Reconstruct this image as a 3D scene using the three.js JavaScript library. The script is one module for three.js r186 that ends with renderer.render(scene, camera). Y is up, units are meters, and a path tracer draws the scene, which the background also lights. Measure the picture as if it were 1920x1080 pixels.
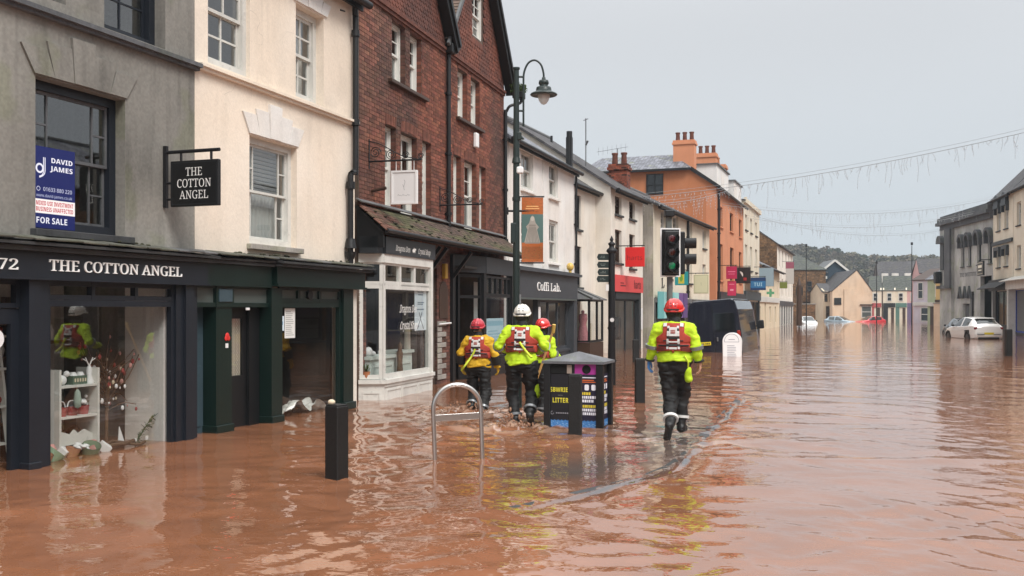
import * as THREE from 'three';
import { mergeGeometries } from 'three/addons/utils/BufferGeometryUtils.js';
import { RoundedBoxGeometry } from 'three/addons/geometries/RoundedBoxGeometry.js';
import { TextGeometry } from 'three/addons/geometries/TextGeometry.js';
import { FontLoader } from 'three/addons/loaders/FontLoader.js';

// ---------- camera, sky, sun, exposure ----------
const scene = new THREE.Scene();
const camera = new THREE.PerspectiveCamera(2 * Math.atan(540 / 1900) * 180 / Math.PI, 16 / 9, 0.1, 3000);
camera.position.set(0, 1.65, 0);
camera.rotation.y = 19.692 * Math.PI / 180;
camera.setViewOffset(1920, 1080, 0, -40, 1920, 1080);
camera.updateProjectionMatrix();
const renderer = new THREE.WebGLRenderer({ antialias: true });
renderer.toneMapping = THREE.LinearToneMapping;
renderer.toneMappingExposure = 2.08;
renderer.shadowMap.enabled = true;
const SKY = { horizon: [0.297, 0.328, 0.352], mid: [0.345, 0.357, 0.375], zenith: [1.02, 1.02, 1.03] };

let seed_ = 7;
function reseed(s) { seed_ = s; }
function rnd() { seed_ = (seed_ + 0x6d2b79f5) | 0; let t = Math.imul(seed_ ^ (seed_ >>> 15), 1 | seed_); t = (t + Math.imul(t ^ (t >>> 7), 61 | t)) ^ t; return ((t ^ (t >>> 14)) >>> 0) / 4294967296; }
const rr = (a, b) => a + (b - a) * rnd();
function hash3(x, y, z) { let h = Math.imul(x, 374761393) ^ Math.imul(y, 668265263) ^ Math.imul(z, 2147483647 ^ 0x5bd1e995); h = Math.imul(h ^ (h >>> 13), 1274126177); h ^= h >>> 16; return (h >>> 0) / 4294967296; }
const sm = (t) => t * t * (3 - 2 * t);
const mix = (a, b, t) => a + (b - a) * t;
const clamp = (x, a, b) => Math.max(a, Math.min(b, x));
const step01 = (a, b, x) => sm(clamp((x - a) / (b - a), 0, 1));
function noise3(x, y, z) {
  const i = Math.floor(x), j = Math.floor(y), k = Math.floor(z), u = sm(x - i), v = sm(y - j), w = sm(z - k);
  const L = (a, b, c) => hash3(i + a, j + b, k + c);
  return mix(mix(mix(L(0, 0, 0), L(1, 0, 0), u), mix(L(0, 1, 0), L(1, 1, 0), u), v), mix(mix(L(0, 0, 1), L(1, 0, 1), u), mix(L(0, 1, 1), L(1, 1, 1), u), v), w) * 2 - 1;
}
// tiling 2-D value noise with period p cells
function tnoise(x, y, p, s = 0) {
  const i = Math.floor(x), j = Math.floor(y), u = sm(x - i), v = sm(y - j), m = (a) => ((a % p) + p) % p;
  const L = (a, b) => hash3(m(i + a), m(j + b), s + 17);
  return mix(mix(L(0, 0), L(1, 0), u), mix(L(0, 1), L(1, 1), u), v) * 2 - 1;
}
function tfbm(u, v, p, o, s = 0) { let a = 0, w = 0.5; for (let k = 0; k < o; k++) { a += w * tnoise(u * p, v * p, p, s + k * 5); p *= 2; w *= 0.5; } return a; }

{ // overcast sky, a little brighter overhead, faint soft cloud
  const W = 512, H = 256, d = new Float32Array(W * H * 4);
  for (let j = 0; j < H; j++) {
    const e = ((j + 0.5) / H - 0.5) * Math.PI, s = Math.sin(e);
    for (let i = 0; i < W; i++) {
      const a = i / W * 2 * Math.PI, x = Math.cos(a) * Math.cos(e), z = Math.sin(a) * Math.cos(e);
      const n = noise3(x * 2.2 + 5, s * 6, z * 2.2) * 0.6 + noise3(x * 5 + 9, s * 12, z * 5) * 0.4;
      const t = step01(0, 0.32, s), t2 = step01(0.25, 1, s), k = s < 0 ? 0.35 : 1 + 0.085 * n;
      for (let c = 0; c < 3; c++) d[(j * W + i) * 4 + c] = mix(mix(SKY.horizon[c], SKY.mid[c], t), SKY.zenith[c], t2) * k;
      d[(j * W + i) * 4 + 3] = 1;
    }
  }
  const t = new THREE.DataTexture(d, W, H, THREE.RGBAFormat, THREE.FloatType);
  t.mapping = THREE.EquirectangularReflectionMapping; t.magFilter = THREE.LinearFilter; t.needsUpdate = true;
  scene.background = t; scene.environment = t;
}
const sun = new THREE.DirectionalLight(new THREE.Color(1, 0.97, 0.93), 1.5);
sun.position.set(60, 85, 45); sun.castShadow = true; sun.shadow.radius = 40;
Object.assign(sun.shadow.camera, { left: -80, right: 80, top: 80, bottom: -80, near: 1, far: 400 });
sun.name = 'sun'; scene.add(sun); scene.add(sun.target);
scene.fog = new THREE.FogExp2(new THREE.Color(0.62, 0.7, 0.76), 0.00045);

// ---------- naming ----------
const taken = new Map();
function numbered(n) { const k = taken.get(n) || 0; taken.set(n, k + 1); return k ? n + '_' + String(k).padStart(3, '0') : n; }
function tag(o, label, category, group, kind) { o.userData.label = label; if (category) o.userData.category = category; if (group) o.userData.group = group; if (kind) o.userData.kind = kind; return o; }
function thing(name, label, category, pos = [0, 0, 0], turn = 0, group) {
  const o = new THREE.Group(); o.name = numbered(name); o.position.set(...pos); o.rotation.y = turn; scene.add(o);
  return tag(o, label, category, group);
}
function copyOf(src, pos, turn, label) {
  const c = src.clone(); c.name = numbered(src.name.replace(/_\d{3}$/, '')); c.userData = { ...src.userData };
  c.position.set(...pos); c.rotation.y = turn; if (label) c.userData.label = label; scene.add(c); return c;
}
// ---------- geometry collector ----------
const V3 = (x, y, z) => new THREE.Vector3(x, y, z);
const R = Math.PI / 180;
function boxUV(g) {
  const p = g.attributes.position, n = g.attributes.normal, uv = new Float32Array(p.count * 2);
  for (let i = 0; i < p.count; i += 3) {
    let a = 0, b = 0, c = 0; for (let k = 0; k < 3; k++) { a += Math.abs(n.getX(i + k)); b += Math.abs(n.getY(i + k)); c += Math.abs(n.getZ(i + k)); }
    for (let k = i; k < i + 3; k++) {
      const x = p.getX(k), y = p.getY(k), z = p.getZ(k);
      if (a >= b && a >= c) { uv[k * 2] = z; uv[k * 2 + 1] = y; } else if (b >= c) { uv[k * 2] = x; uv[k * 2 + 1] = z; } else { uv[k * 2] = x; uv[k * 2 + 1] = y; }
    }
  }
  g.setAttribute('uv', new THREE.BufferAttribute(uv, 2));
}
class MB {
  constructor() { this.g = []; }
  add(geo, m) {
    let g = geo.index ? geo.toNonIndexed() : geo.clone();
    for (const k of Object.keys(g.attributes)) if (!['position', 'normal', 'uv'].includes(k)) g.deleteAttribute(k);
    if (!g.attributes.uv) g.setAttribute('uv', new THREE.BufferAttribute(new Float32Array(g.attributes.position.count * 2), 2));
    if (m) g.applyMatrix4(m); this.g.push(g); return this;
  }
  tf(x, y, z, rx = 0, ry = 0, rz = 0, s = 1) { return new THREE.Matrix4().compose(V3(x, y, z), new THREE.Quaternion().setFromEuler(new THREE.Euler(rx, ry, rz)), typeof s === 'number' ? V3(s, s, s) : V3(...s)); }
  box(cx, cy, cz, w, h, d, rx = 0, ry = 0, rz = 0) { return this.add(new THREE.BoxGeometry(w, h, d), this.tf(cx, cy, cz, rx, ry, rz)); }
  b2(x0, x1, y0, y1, z0, z1) { return this.box((x0 + x1) / 2, (y0 + y1) / 2, (z0 + z1) / 2, x1 - x0, y1 - y0, z1 - z0); }
  rbox(cx, cy, cz, w, h, d, r = 0.01, rx = 0, ry = 0, rz = 0, seg = 2) { return this.add(new RoundedBoxGeometry(w, h, d, seg, Math.min(r, w / 2.01, h / 2.01, d / 2.01)), this.tf(cx, cy, cz, rx, ry, rz)); }
  cyl(cx, cy, cz, r0, r1, h, seg = 16, rx = 0, ry = 0, rz = 0) { return this.add(new THREE.CylinderGeometry(r1, r0, h, seg), this.tf(cx, cy, cz, rx, ry, rz)); }
  sph(cx, cy, cz, r, s = [1, 1, 1], seg = 14) { return this.add(new THREE.SphereGeometry(r, seg, Math.ceil(seg * 0.7)), this.tf(cx, cy, cz, 0, 0, 0, s)); }
  tube(pts, r, seg = 24, rs = 8, closed = false, tens = 0.5) { return this.add(new THREE.TubeGeometry(new THREE.CatmullRomCurve3(pts.map((p) => V3(...p)), closed, 'catmullrom', tens), seg, r, rs, closed)); }
  bar(a, b, r, seg = 8) { const A = V3(...a), B = V3(...b), d = B.clone().sub(A), q = new THREE.Quaternion().setFromUnitVectors(V3(0, 1, 0), d.clone().normalize()); return this.add(new THREE.CylinderGeometry(r, r, d.length(), seg), new THREE.Matrix4().compose(A.add(B).multiplyScalar(0.5), q, V3(1, 1, 1))); }
  beam(a, b, w, h) { const A = V3(...a), B = V3(...b), d = B.clone().sub(A), m = new THREE.Matrix4().lookAt(V3(0, 0, 0), d, V3(0, 1, 0.001)); m.setPosition(A.clone().add(B).multiplyScalar(0.5)); return this.add(new THREE.BoxGeometry(w, h, d.length()), m); }
  lathe(pts, seg = 24, m) { return this.add(new THREE.LatheGeometry(pts.map((p) => new THREE.Vector2(...p)), seg), m); }
  prism(poly, d, m, holes, bevel = 0) { // poly in xy, from z=0 to z=d
    const s = new THREE.Shape(poly.map((p) => new THREE.Vector2(...p)));
    for (const h of holes || []) s.holes.push(new THREE.Path(h.map((p) => new THREE.Vector2(...p))));
    return this.add(new THREE.ExtrudeGeometry(s, { depth: d, bevelEnabled: bevel > 0, bevelSize: bevel, bevelThickness: bevel, bevelSegments: 2, curveSegments: 10 }), m);
  }
  quad(a, b, c, d) { // two-sided-looking thin sheet is avoided: plain quad
    const g = new THREE.BufferGeometry(); g.setAttribute('position', new THREE.Float32BufferAttribute([...a, ...b, ...c, ...a, ...c, ...d], 3)); g.computeVertexNormals(); return this.add(g);
  }
  slab(a, b, c, d, t) { // quad abcd thickened by t along its normal (downwards side)
    const A = [a, b, c, d].map((p) => V3(...p)), n = A[1].clone().sub(A[0]).cross(A[3].clone().sub(A[0])).normalize().multiplyScalar(-t), B = A.map((p) => p.clone().add(n)), pos = [];
    const f = (p, q, r, s) => pos.push(...p.toArray(), ...q.toArray(), ...r.toArray(), ...p.toArray(), ...r.toArray(), ...s.toArray());
    f(A[0], A[1], A[2], A[3]); f(B[3], B[2], B[1], B[0]); for (let i = 0; i < 4; i++) { const j = (i + 1) % 4; f(A[i], B[i], B[j], A[j]); }
    const g = new THREE.BufferGeometry(); g.setAttribute('position', new THREE.Float32BufferAttribute(pos, 3)); g.computeVertexNormals(); return this.add(g);
  }
  geo(uv = true) { const g = mergeGeometries(this.g); if (uv) boxUV(g); return g; }
  each(name, mat, parent) { const all = this.g; let m; for (const g of all) { this.g = [g]; m = this.build(name, mat, parent); } return m; }
  build(name, mat, parent, label, uv = true) {
    const m = new THREE.Mesh(this.geo(uv), mat); m.name = parent && parent !== scene ? name : numbered(name); m.castShadow = m.receiveShadow = true;
    if (label) m.userData.label = label; (parent || scene).add(m); return m;
  }
}
const mb = () => new MB();
const circ = (cx, cy, r, n = 24, a0 = 0, a1 = 2 * Math.PI) => Array.from({ length: n + (a1 - a0 < 6.28 ? 1 : 0) }, (_, i) => [cx + r * Math.cos(a0 + (a1 - a0) * i / n), cy + r * Math.sin(a0 + (a1 - a0) * i / n)]);
const rect = (x0, x1, y0, y1) => [[x0, y0], [x1, y0], [x1, y1], [x0, y1]];
const font = { serif: null, sans: null, sansb: null };
font.serif = await new FontLoader().loadAsync('fonts/droid/droid_serif_regular.typeface.json');
font.sansb = await new FontLoader().loadAsync('fonts/droid/droid_sans_bold.typeface.json');
function letters(text, f, x0, x1, y, h, z, mat, parent, name = 'lettering') {
  const g = new TextGeometry(text, { font: f, size: 1, depth: 0.02, curveSegments: 5 }); g.computeBoundingBox(); const b = g.boundingBox;
  const sx = (x1 - x0) / (b.max.x - b.min.x), sy = h / (b.max.y - Math.min(0, b.min.y) * 0);
  return mb().add(g, new THREE.Matrix4().compose(V3(x0 - b.min.x * sx, y, z), new THREE.Quaternion(), V3(sx, sy, 0.7))).build(name, mat, parent);
}
// ---------- textures ----------
function dtex(n, fn, color = true) { // fn(u,v) -> [r,g,b] 0..1 (sRGB values when color)
  const d = new Uint8Array(n * n * 4);
  for (let j = 0; j < n; j++) for (let i = 0; i < n; i++) { const c = fn(i / n, j / n), o = (j * n + i) * 4; const q = typeof c === 'number' ? [c, c, c] : c; for (let k = 0; k < 3; k++) d[o + k] = clamp(q[k], 0, 1) * 255; d[o + 3] = 255; }
  const t = new THREE.DataTexture(d, n, n, THREE.RGBAFormat); t.wrapS = t.wrapT = THREE.RepeatWrapping; t.magFilter = THREE.LinearFilter; t.minFilter = THREE.LinearMipmapLinearFilter; t.generateMipmaps = true;
  if (color) t.colorSpace = THREE.SRGBColorSpace; t.needsUpdate = true; return t;
}
const rep = (t, size, size2) => { const c = t.clone(); c.repeat.set(1 / size, 1 / (size2 || size)); c.needsUpdate = true; return c; };
// weathered render: mottling, rain streaks, hairline cracks
const T = {};
T.render = dtex(1024, (u, v) => {
  let n = 0.93 + 0.05 * tfbm(u, v, 4, 5, 1) + 0.02 * tnoise(u * 256, v * 256, 256, 3);
  const st = tfbm(u, v * 0.125, 64, 3, 9) * 0.5 + tnoise(u * 24, v * 3, 24, 11) * 0.5, patch = step01(-0.1, 0.5, tfbm(u, v, 3, 3, 21));
  n -= 0.065 * Math.max(0, st) * (0.25 + patch) + 0.025 * step01(0.25, 0.45, tfbm(u, v, 5, 5, 25));
  const cr = Math.abs(tfbm(u + 0.03 * tnoise(u * 20, v * 20, 20, 40), v, 4, 4, 33)); if (cr < 0.003 && tnoise(u * 5, v * 5, 5, 44) > 0.15) n -= 0.08;
  return [n, n * (0.995 - 0.015 * patch), n * (0.985 - 0.03 * patch)];
});
T.renderBump = dtex(512, (u, v) => 0.5 + 0.3 * tfbm(u, v, 24, 4, 2) + 0.2 * tfbm(u, v, 3, 2, 5), false);
T.grime = dtex(1024, (u, v) => { // heavier: dirty grey render with soot and lichen blotches
  const a = tfbm(u, v, 3, 5, 61), s = tfbm(u, v * 0.12, 48, 3, 63), l = step01(0.18, 0.4, tfbm(u, v, 8, 4, 66));
  const n = 0.88 + 0.2 * a - 0.16 * Math.max(0, s) + 0.04 * tnoise(u * 200, v * 200, 200, 4);
  return [n - 0.05 * l, n - 0.035 * l, n - 0.085 * l];
});
T.paint = dtex(512, (u, v) => { const n = 0.9 + 0.07 * tfbm(u, v, 6, 5, 71) - 0.05 * step01(0.32, 0.42, tfbm(u, v, 22, 3, 77)); return [n, n, n * 0.98]; });
T.paintR = dtex(512, (u, v) => 0.6 + 0.3 * tfbm(u, v, 10, 4, 81), false);
const slateCell = (u, v, rows, cols) => { const r = Math.floor(v * rows), o = (r % 2) * 0.5, x = u * cols + o, c = Math.floor(x); return { r, c: ((c % cols) + cols) % cols, fx: x - c, fy: v * rows - r }; };
T.slate = dtex(1024, (u, v) => {
  const s = slateCell(u, v, 16, 12), h = hash3(s.r, s.c, 3), e = s.fx < 0.035 || s.fy < 0.07 ? 0.42 : 1;
  let n = (0.66 + 0.3 * h + 0.1 * tfbm(u, v, 16, 4, 91)) * e; const l = step01(0.2, 0.45, tfbm(u, v, 7, 4, 95));
  return [n + 0.02 * l, n + 0.035 * l, n * (1.03 - 0.12 * l)];
});
T.slateB = dtex(1024, (u, v) => { const s = slateCell(u, v, 16, 12), h = hash3(s.r, s.c, 5); return (s.fx < 0.03 ? 0.1 : 0.35 + 0.15 * h) + 0.45 * (1 - s.fy) * (s.fx < 0.03 ? 0.3 : 1); }, false);
const brickAt = (u, v) => slateCell(u, v, 24, 8);
T.brick = dtex(1024, (u, v) => {
  const s = brickAt(u, v), h = hash3(s.r, s.c, 13), h2 = hash3(s.r, s.c, 14), m = s.fx < 0.045 || s.fy < 0.14, n = tfbm(u, v, 32, 4, 101) * 0.16;
  if (m) return [0.52 + n, 0.45 + n, 0.40 + n];
  const d = h2 > 0.8 ? 0.55 : 1; return [(0.62 + 0.2 * h + n) * d, (0.36 + 0.1 * h + n) * d, (0.29 + 0.05 * h + n) * d];
});
T.brickB = dtex(1024, (u, v) => { const s = brickAt(u, v); return s.fx < 0.045 || s.fy < 0.14 ? 0.15 : 0.6 + 0.2 * tfbm(u, v, 48, 3, 103); }, false);
T.stone = dtex(1024, (u, v) => { // coursed rubble
  const w = 0.02 * tnoise(u * 9, v * 9, 9, 7), r = Math.floor((v + w) * 14), q = 5 + Math.floor(hash3(r, 1, 1) * 4), x = u * q + hash3(r, 2, 2), c = Math.floor(x) % q, fx = x - Math.floor(x), fy = (v + w) * 14 - r;
  const h = hash3(r, c, 9), n = tfbm(u, v, 24, 4, 111) * 0.2; if (fx < 0.04 || fy < 0.1) return [0.5 + n, 0.45 + n, 0.38 + n];
  return [0.5 + 0.22 * h + n, 0.41 + 0.17 * h + n, 0.32 + 0.12 * h + n];
});
T.cloth = dtex(256, (u, v) => 0.88 + 0.08 * Math.sin(u * 2 * Math.PI * 32) * Math.sin(v * 2 * Math.PI * 32) + 0.1 * tfbm(u, v, 8, 4, 131));
// ---------- materials ----------
const lin = (r, g, b) => new THREE.Color().setRGB(r, g, b);
const std = (c, rough = 0.8, o = {}) => new THREE.MeshStandardMaterial({ color: c, roughness: rough, ...o });
const phy = (c, rough, o = {}) => new THREE.MeshPhysicalMaterial({ color: c, roughness: rough, ...o });
const rend = (c, size = 4, dirty = false) => std(c, 0.92, { map: rep(dirty ? T.grime : T.render, size), bumpMap: rep(T.renderBump, 1.5), bumpScale: 0.006 });
const painted = (c, rough = 0.45) => std(c, rough, { map: rep(T.paint, 1.7), bumpMap: rep(T.renderBump, 0.9), bumpScale: 0.0015 });
const M = {
  greyRender: rend(lin(0.3, 0.287, 0.257), 5, true), cream: rend(lin(0.87, 0.78, 0.675), 5), white: rend(lin(0.84, 0.83, 0.815), 4), offwhite: rend(lin(0.8, 0.765, 0.7), 4),
  cream2: rend(lin(0.76, 0.70, 0.58), 4), cream3: rend(lin(0.74, 0.64, 0.48), 4), beigeGrey: rend(lin(0.47, 0.43, 0.37), 3, true), orange: rend(lin(0.66, 0.28, 0.15), 4), orangeDark: rend(lin(0.55, 0.215, 0.1), 4),
  peach: rend(lin(0.74, 0.58, 0.43), 4), navy: rend(lin(0.03, 0.055, 0.085), 4), grey: rend(lin(0.5, 0.5, 0.48), 4, true), greyDark: rend(lin(0.13, 0.135, 0.145), 4, true), lilac: rend(lin(0.62, 0.58, 0.66), 4), pink: rend(lin(0.66, 0.42, 0.42), 4), mint: rend(lin(0.42, 0.5, 0.34), 4), yellow: rend(lin(0.66, 0.47, 0.2), 4),
  whitePaint: painted(lin(0.8, 0.79, 0.77)), trimWhite: painted(lin(0.72, 0.71, 0.69), 0.5), dark: painted(lin(0.014, 0.016, 0.02)), blueBlack: painted(lin(0.011, 0.015, 0.024)), green: painted(lin(0.003, 0.016, 0.013), 0.4), teal: painted(lin(0.05, 0.085, 0.11), 0.45), charcoal: painted(lin(0.03, 0.035, 0.042), 0.5), slateGrey: painted(lin(0.055, 0.062, 0.075), 0.5), brown: painted(lin(0.06, 0.03, 0.018), 0.5), black: std(lin(0.004, 0.0045, 0.0055), 0.5), iron: std(lin(0.012, 0.012, 0.014), 0.55, { metalness: 0.3 }),
  stone: std(lin(0.4, 0.37, 0.33), 0.9, { map: rep(T.grime, 2), bumpMap: rep(T.renderBump, 0.7), bumpScale: 0.008 }), lead: std(lin(0.16, 0.165, 0.17), 0.6, { map: rep(T.grime, 1.5) }), sillDark: std(lin(0.05, 0.052, 0.055), 0.8, { map: rep(T.grime, 1) }),
  slate: std(lin(0.24, 0.25, 0.27), 0.6, { map: rep(T.slate, 3, 3), bumpMap: rep(T.slateB, 3, 3), bumpScale: 0.02 }), slateGreen: std(lin(0.1, 0.11, 0.09), 0.8, { map: rep(T.slate, 3.2, 2.6), bumpMap: rep(T.slateB, 3.2, 2.6), bumpScale: 0.02 }), slateDark: std(lin(0.085, 0.08, 0.08), 0.7, { map: rep(T.slate, 3, 2.4), bumpMap: rep(T.slateB, 3, 2.4), bumpScale: 0.02 }),
  brick: std(lin(0.85, 0.72, 0.65), 0.9, { map: rep(T.brick, 1.8, 1.8), bumpMap: rep(T.brickB, 1.8, 1.8), bumpScale: 0.008 }), rubble: std(lin(0.42, 0.35, 0.27), 0.95, { map: rep(T.stone, 3.2), bumpMap: rep(T.stone, 3.2), bumpScale: 0.02 }),
  mortar: std(lin(0.15, 0.105, 0.085), 0.95, { map: rep(T.grime, 1.4) }),
  glass: phy(lin(0.93, 0.96, 0.95), 0.0, { transmission: 1, ior: 1.52, thickness: 0 }), glassOld: phy(lin(0.8, 0.84, 0.84), 0.0, { transmission: 1, ior: 2.3, thickness: 0 }),
  shopGlass: phy(lin(0.86, 0.88, 0.87), 0.0, { transmission: 1, ior: 1.95, thickness: 0, side: THREE.DoubleSide }), darkGlass: phy(lin(0.008, 0.01, 0.012), 0.03, { ior: 1.6 }), frosted: phy(lin(0.075, 0.09, 0.083), 0.3, {}),
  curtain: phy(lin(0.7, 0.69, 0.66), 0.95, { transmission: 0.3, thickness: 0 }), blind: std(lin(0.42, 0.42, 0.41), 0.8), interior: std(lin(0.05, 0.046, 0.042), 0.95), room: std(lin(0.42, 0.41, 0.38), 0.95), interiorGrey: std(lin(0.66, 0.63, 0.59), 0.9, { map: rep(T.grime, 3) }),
  pot: std(lin(0.5, 0.19, 0.08), 0.85, { map: rep(T.grime, 0.8) }), gold: std(lin(0.5, 0.3, 0.05), 0.4, { metalness: 0.5 }), steel: std(lin(0.55, 0.54, 0.52), 0.28, { metalness: 0.9 }), moss: std(lin(0.035, 0.06, 0.012), 1),
  lampGreen: std(lin(0.012, 0.022, 0.02), 0.4), red: std(lin(0.6, 0.03, 0.025), 0.5), signWhite: std(lin(0.75, 0.74, 0.73), 0.5), textWhite: std(lin(0.85, 0.85, 0.83), 0.5), wood: std(lin(0.16, 0.09, 0.05), 0.7, { map: rep(T.grime, 0.8) }),
};
M.blackDS = std(lin(0.008, 0.009, 0.011), 0.5, { side: THREE.DoubleSide }); M.pit = std(lin(0.002, 0.002, 0.002), 0.9); M.bollard = std(lin(0.006, 0.0058, 0.0055), 0.6, { map: rep(T.grime, 0.7), bumpMap: rep(T.renderBump, 0.4), bumpScale: 0.004 }); M.wire = std(lin(0.3, 0.31, 0.32), 0.6); M.bulb = std(lin(0.6, 0.6, 0.6), 0.3);
M.brickDark = std(lin(0.42, 0.34, 0.3), 0.9, { map: rep(T.brick, 1.8, 1.8) });
M.stoneDirty = std(lin(0.13, 0.13, 0.105), 0.9, { map: rep(T.grime, 0.7) }); M.mossBrown = std(lin(0.042, 0.042, 0.022), 1);
M.archA = std(lin(0.235, 0.08, 0.05), 0.9, { map: rep(T.grime, 0.5) }); M.archB = std(lin(0.17, 0.058, 0.038), 0.9, { map: rep(T.grime, 0.5) }); M.roofTile = std(lin(0.17, 0.115, 0.09), 0.9, { map: rep(T.grime, 0.45) });
for (const k of ['curtain', 'glass', 'glassOld']) M[k].side = THREE.DoubleSide;
// flat print: a canvas drawn at w x h metres
function print(w, h, pxm, draw, o = {}) {
  const c = document.createElement('canvas'); c.width = Math.round(w * pxm); c.height = Math.round(h * pxm); const x = c.getContext('2d'); draw(x, c.width, c.height);
  const t = new THREE.CanvasTexture(c); t.colorSpace = THREE.SRGBColorSpace;
  return o.cut ? std(0xffffff, 0.6, { map: t, transparent: true, ...(o.m || {}) }) : std(0xffffff, o.rough ?? 0.5, { map: t, ...(o.m || {}) });
}
function panel(name, mat, parent, x, y, z, w, h, rx = 0, ry = 0, rz = 0, label) {
  const m = new THREE.Mesh(new THREE.PlaneGeometry(w, h), mat); m.name = name; m.position.set(x, y, z); m.rotation.set(rx, ry, rz); m.receiveShadow = true; if (label) m.userData.label = label; parent.add(m); return m;
}
function txt(x, s, cx, cy, size, color, fontName = 'sans-serif', o = {}) {
  x.save(); x.translate(cx, cy); if (o.skew) x.transform(1, 0, -o.skew, 1, 0, 0); if (o.rot) x.rotate(o.rot); x.fillStyle = color; x.font = (o.bold ? 'bold ' : '') + size + 'px ' + fontName; x.textAlign = o.align || 'center'; x.textBaseline = 'middle';
  if (o.maxw) { const w = x.measureText(s).width; x.scale(o.maxw / w, 1); } x.fillText(s, 0, 0); x.restore();
}
// ---------- building kit ----------
const paneGeo = new Map();
function paneMesh(w, h) { const k = w.toFixed(3) + 'x' + h.toFixed(3); if (!paneGeo.has(k)) paneGeo.set(k, new THREE.PlaneGeometry(w, h)); return paneGeo.get(k); }
function pane(P, x0, x1, y0, y1, z, mat = M.glass, name = 'pane') { const m = new THREE.Mesh(paneMesh(x1 - x0, y1 - y0), mat); m.name = name; m.position.set((x0 + x1) / 2, (y0 + y1) / 2, z); m.rotation.y = rr(-0.006, 0.006); m.rotation.x = rr(-0.006, 0.006); m.castShadow = false; P.add(m); return m; }
function drape(x0, x1, y0, y1, z, folds = 9) {
  const g = new THREE.PlaneGeometry(x1 - x0, y1 - y0, folds * 4, 2), p = g.attributes.position;
  for (let i = 0; i < p.count; i++) p.setZ(i, 0.025 * Math.sin((p.getX(i) / (x1 - x0)) * folds * 6.28 + 0.4 * p.getY(i)) + 0.01 * noise3(p.getX(i) * 9, p.getY(i) * 2, x0));
  g.computeVertexNormals(); g.translate((x0 + x1) / 2, (y0 + y1) / 2, z); return g;
}
// sash or casement window: frame mesh > sash, pane, sill, curtain
function win(P, o) {
  const { x, y, w, h } = o, rec = o.rec ?? 0.12, fw = o.fw ?? 0.06, fm = o.frame || M.trimWhite, z = (o.z ?? 0) - rec, glass = o.glass || M.glass;
  const F = mb().b2(x, x + fw, y, y + h, z - 0.1, z).b2(x + w - fw, x + w, y, y + h, z - 0.1, z).b2(x + fw, x + w - fw, y + h - fw, y + h, z - 0.1, z).b2(x + fw, x + w - fw, y, y + fw, z - 0.1, z);
  const f = F.build('window', fm, P, o.label), ix0 = x + fw, ix1 = x + w - fw, iy0 = y + fw, iy1 = y + h - fw, sw = o.sw ?? 0.035, bw = o.bw ?? 0.02;
  const mid = mix(iy0, iy1, o.mid ?? 0.5), halves = o.single ? [[iy0, iy1, z - 0.055, o.rows?.[0] ?? 1]] : [[iy0, mid + 0.02, z - 0.075, (o.rows ?? [1, 1])[1]], [mid - 0.015, iy1, z - 0.035, (o.rows ?? [1, 1])[0]]];
  halves.forEach(([a, b, zz, rows]) => {
    const S = mb().b2(ix0 + 0.002, ix0 + sw, a, b, zz - 0.035, zz).b2(ix1 - sw, ix1 - 0.002, a, b, zz - 0.035, zz).b2(ix0 + sw, ix1 - sw, a, a + sw, zz - 0.034, zz - 0.001).b2(ix0 + sw, ix1 - sw, b - sw, b, zz - 0.034, zz - 0.001);
    const X0 = ix0 + sw, X1 = ix1 - sw, Y0 = a + sw, Y1 = b - sw;
    const cells = [];
    if (o.margin) {
      const m = o.margin, q = mix(Y0, Y1, 0.5);
      for (const c of [X0 + m, X1 - m]) S.b2(c - bw / 2, c + bw / 2, Y0, Y1, zz - 0.03, zz - 0.004);
      S.b2(X0, X0 + m - bw / 2, q - bw / 2, q + bw / 2, zz - 0.029, zz - 0.005).b2(X1 - m + bw / 2, X1, q - bw / 2, q + bw / 2, zz - 0.029, zz - 0.005);
      cells.push([X0 + m, X1 - m, Y0, Y1], [X0, X0 + m, Y0, q], [X0, X0 + m, q, Y1], [X1 - m, X1, Y0, q], [X1 - m, X1, q, Y1]);
    } else {
      const n = o.cols ?? 1; for (let i = 1; i < n; i++) { const c = mix(X0, X1, i / n); S.b2(c - bw / 2, c + bw / 2, Y0, Y1, zz - 0.03, zz - 0.004); }
      for (let j = 1; j < rows; j++) { const c = mix(Y0, Y1, j / rows); S.b2(X0, X1, c - bw / 2, c + bw / 2, zz - 0.029, zz - 0.005); }
      if (o.far) cells.push([X0, X1, Y0, Y1]); else for (let i = 0; i < n; i++) for (let j = 0; j < rows; j++) cells.push([mix(X0, X1, i / n), mix(X0, X1, (i + 1) / n), mix(Y0, Y1, j / rows), mix(Y0, Y1, (j + 1) / rows)]);
    }
    S.build('sash', o.sashMat || fm, f);
    for (const c of cells) pane(f, ...c, zz - 0.018, glass);
  });
  if (o.sill) mb().rbox(x + w / 2, y - 0.045, (o.z ?? 0) - rec / 2 + 0.03, w + 0.14, 0.08, rec + 0.12, 0.012).build('sill', o.sill, f);
  if (o.net) { const [a, b] = o.net === 2 ? [ix0, ix1] : [ix0, ix1]; const g = mb(); g.add(drape(a, b, iy0, o.net >= 2 ? mid : iy1, z - 0.2, Math.max(4, Math.round(w * 9)))); const m = g.build('curtain', M.curtain, f); m.castShadow = false; }
  if (o.blind) { const B = mb(); for (let q = o.blind < 0 ? iy0 : mix(iy1, iy0, o.blind); q < iy1; q += 0.06) B.box((ix0 + ix1) / 2, q, z - 0.17, ix1 - ix0, 0.045, 0.004, 0.5); B.build('blind', M.blind, f); }
  return f;
}
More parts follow.
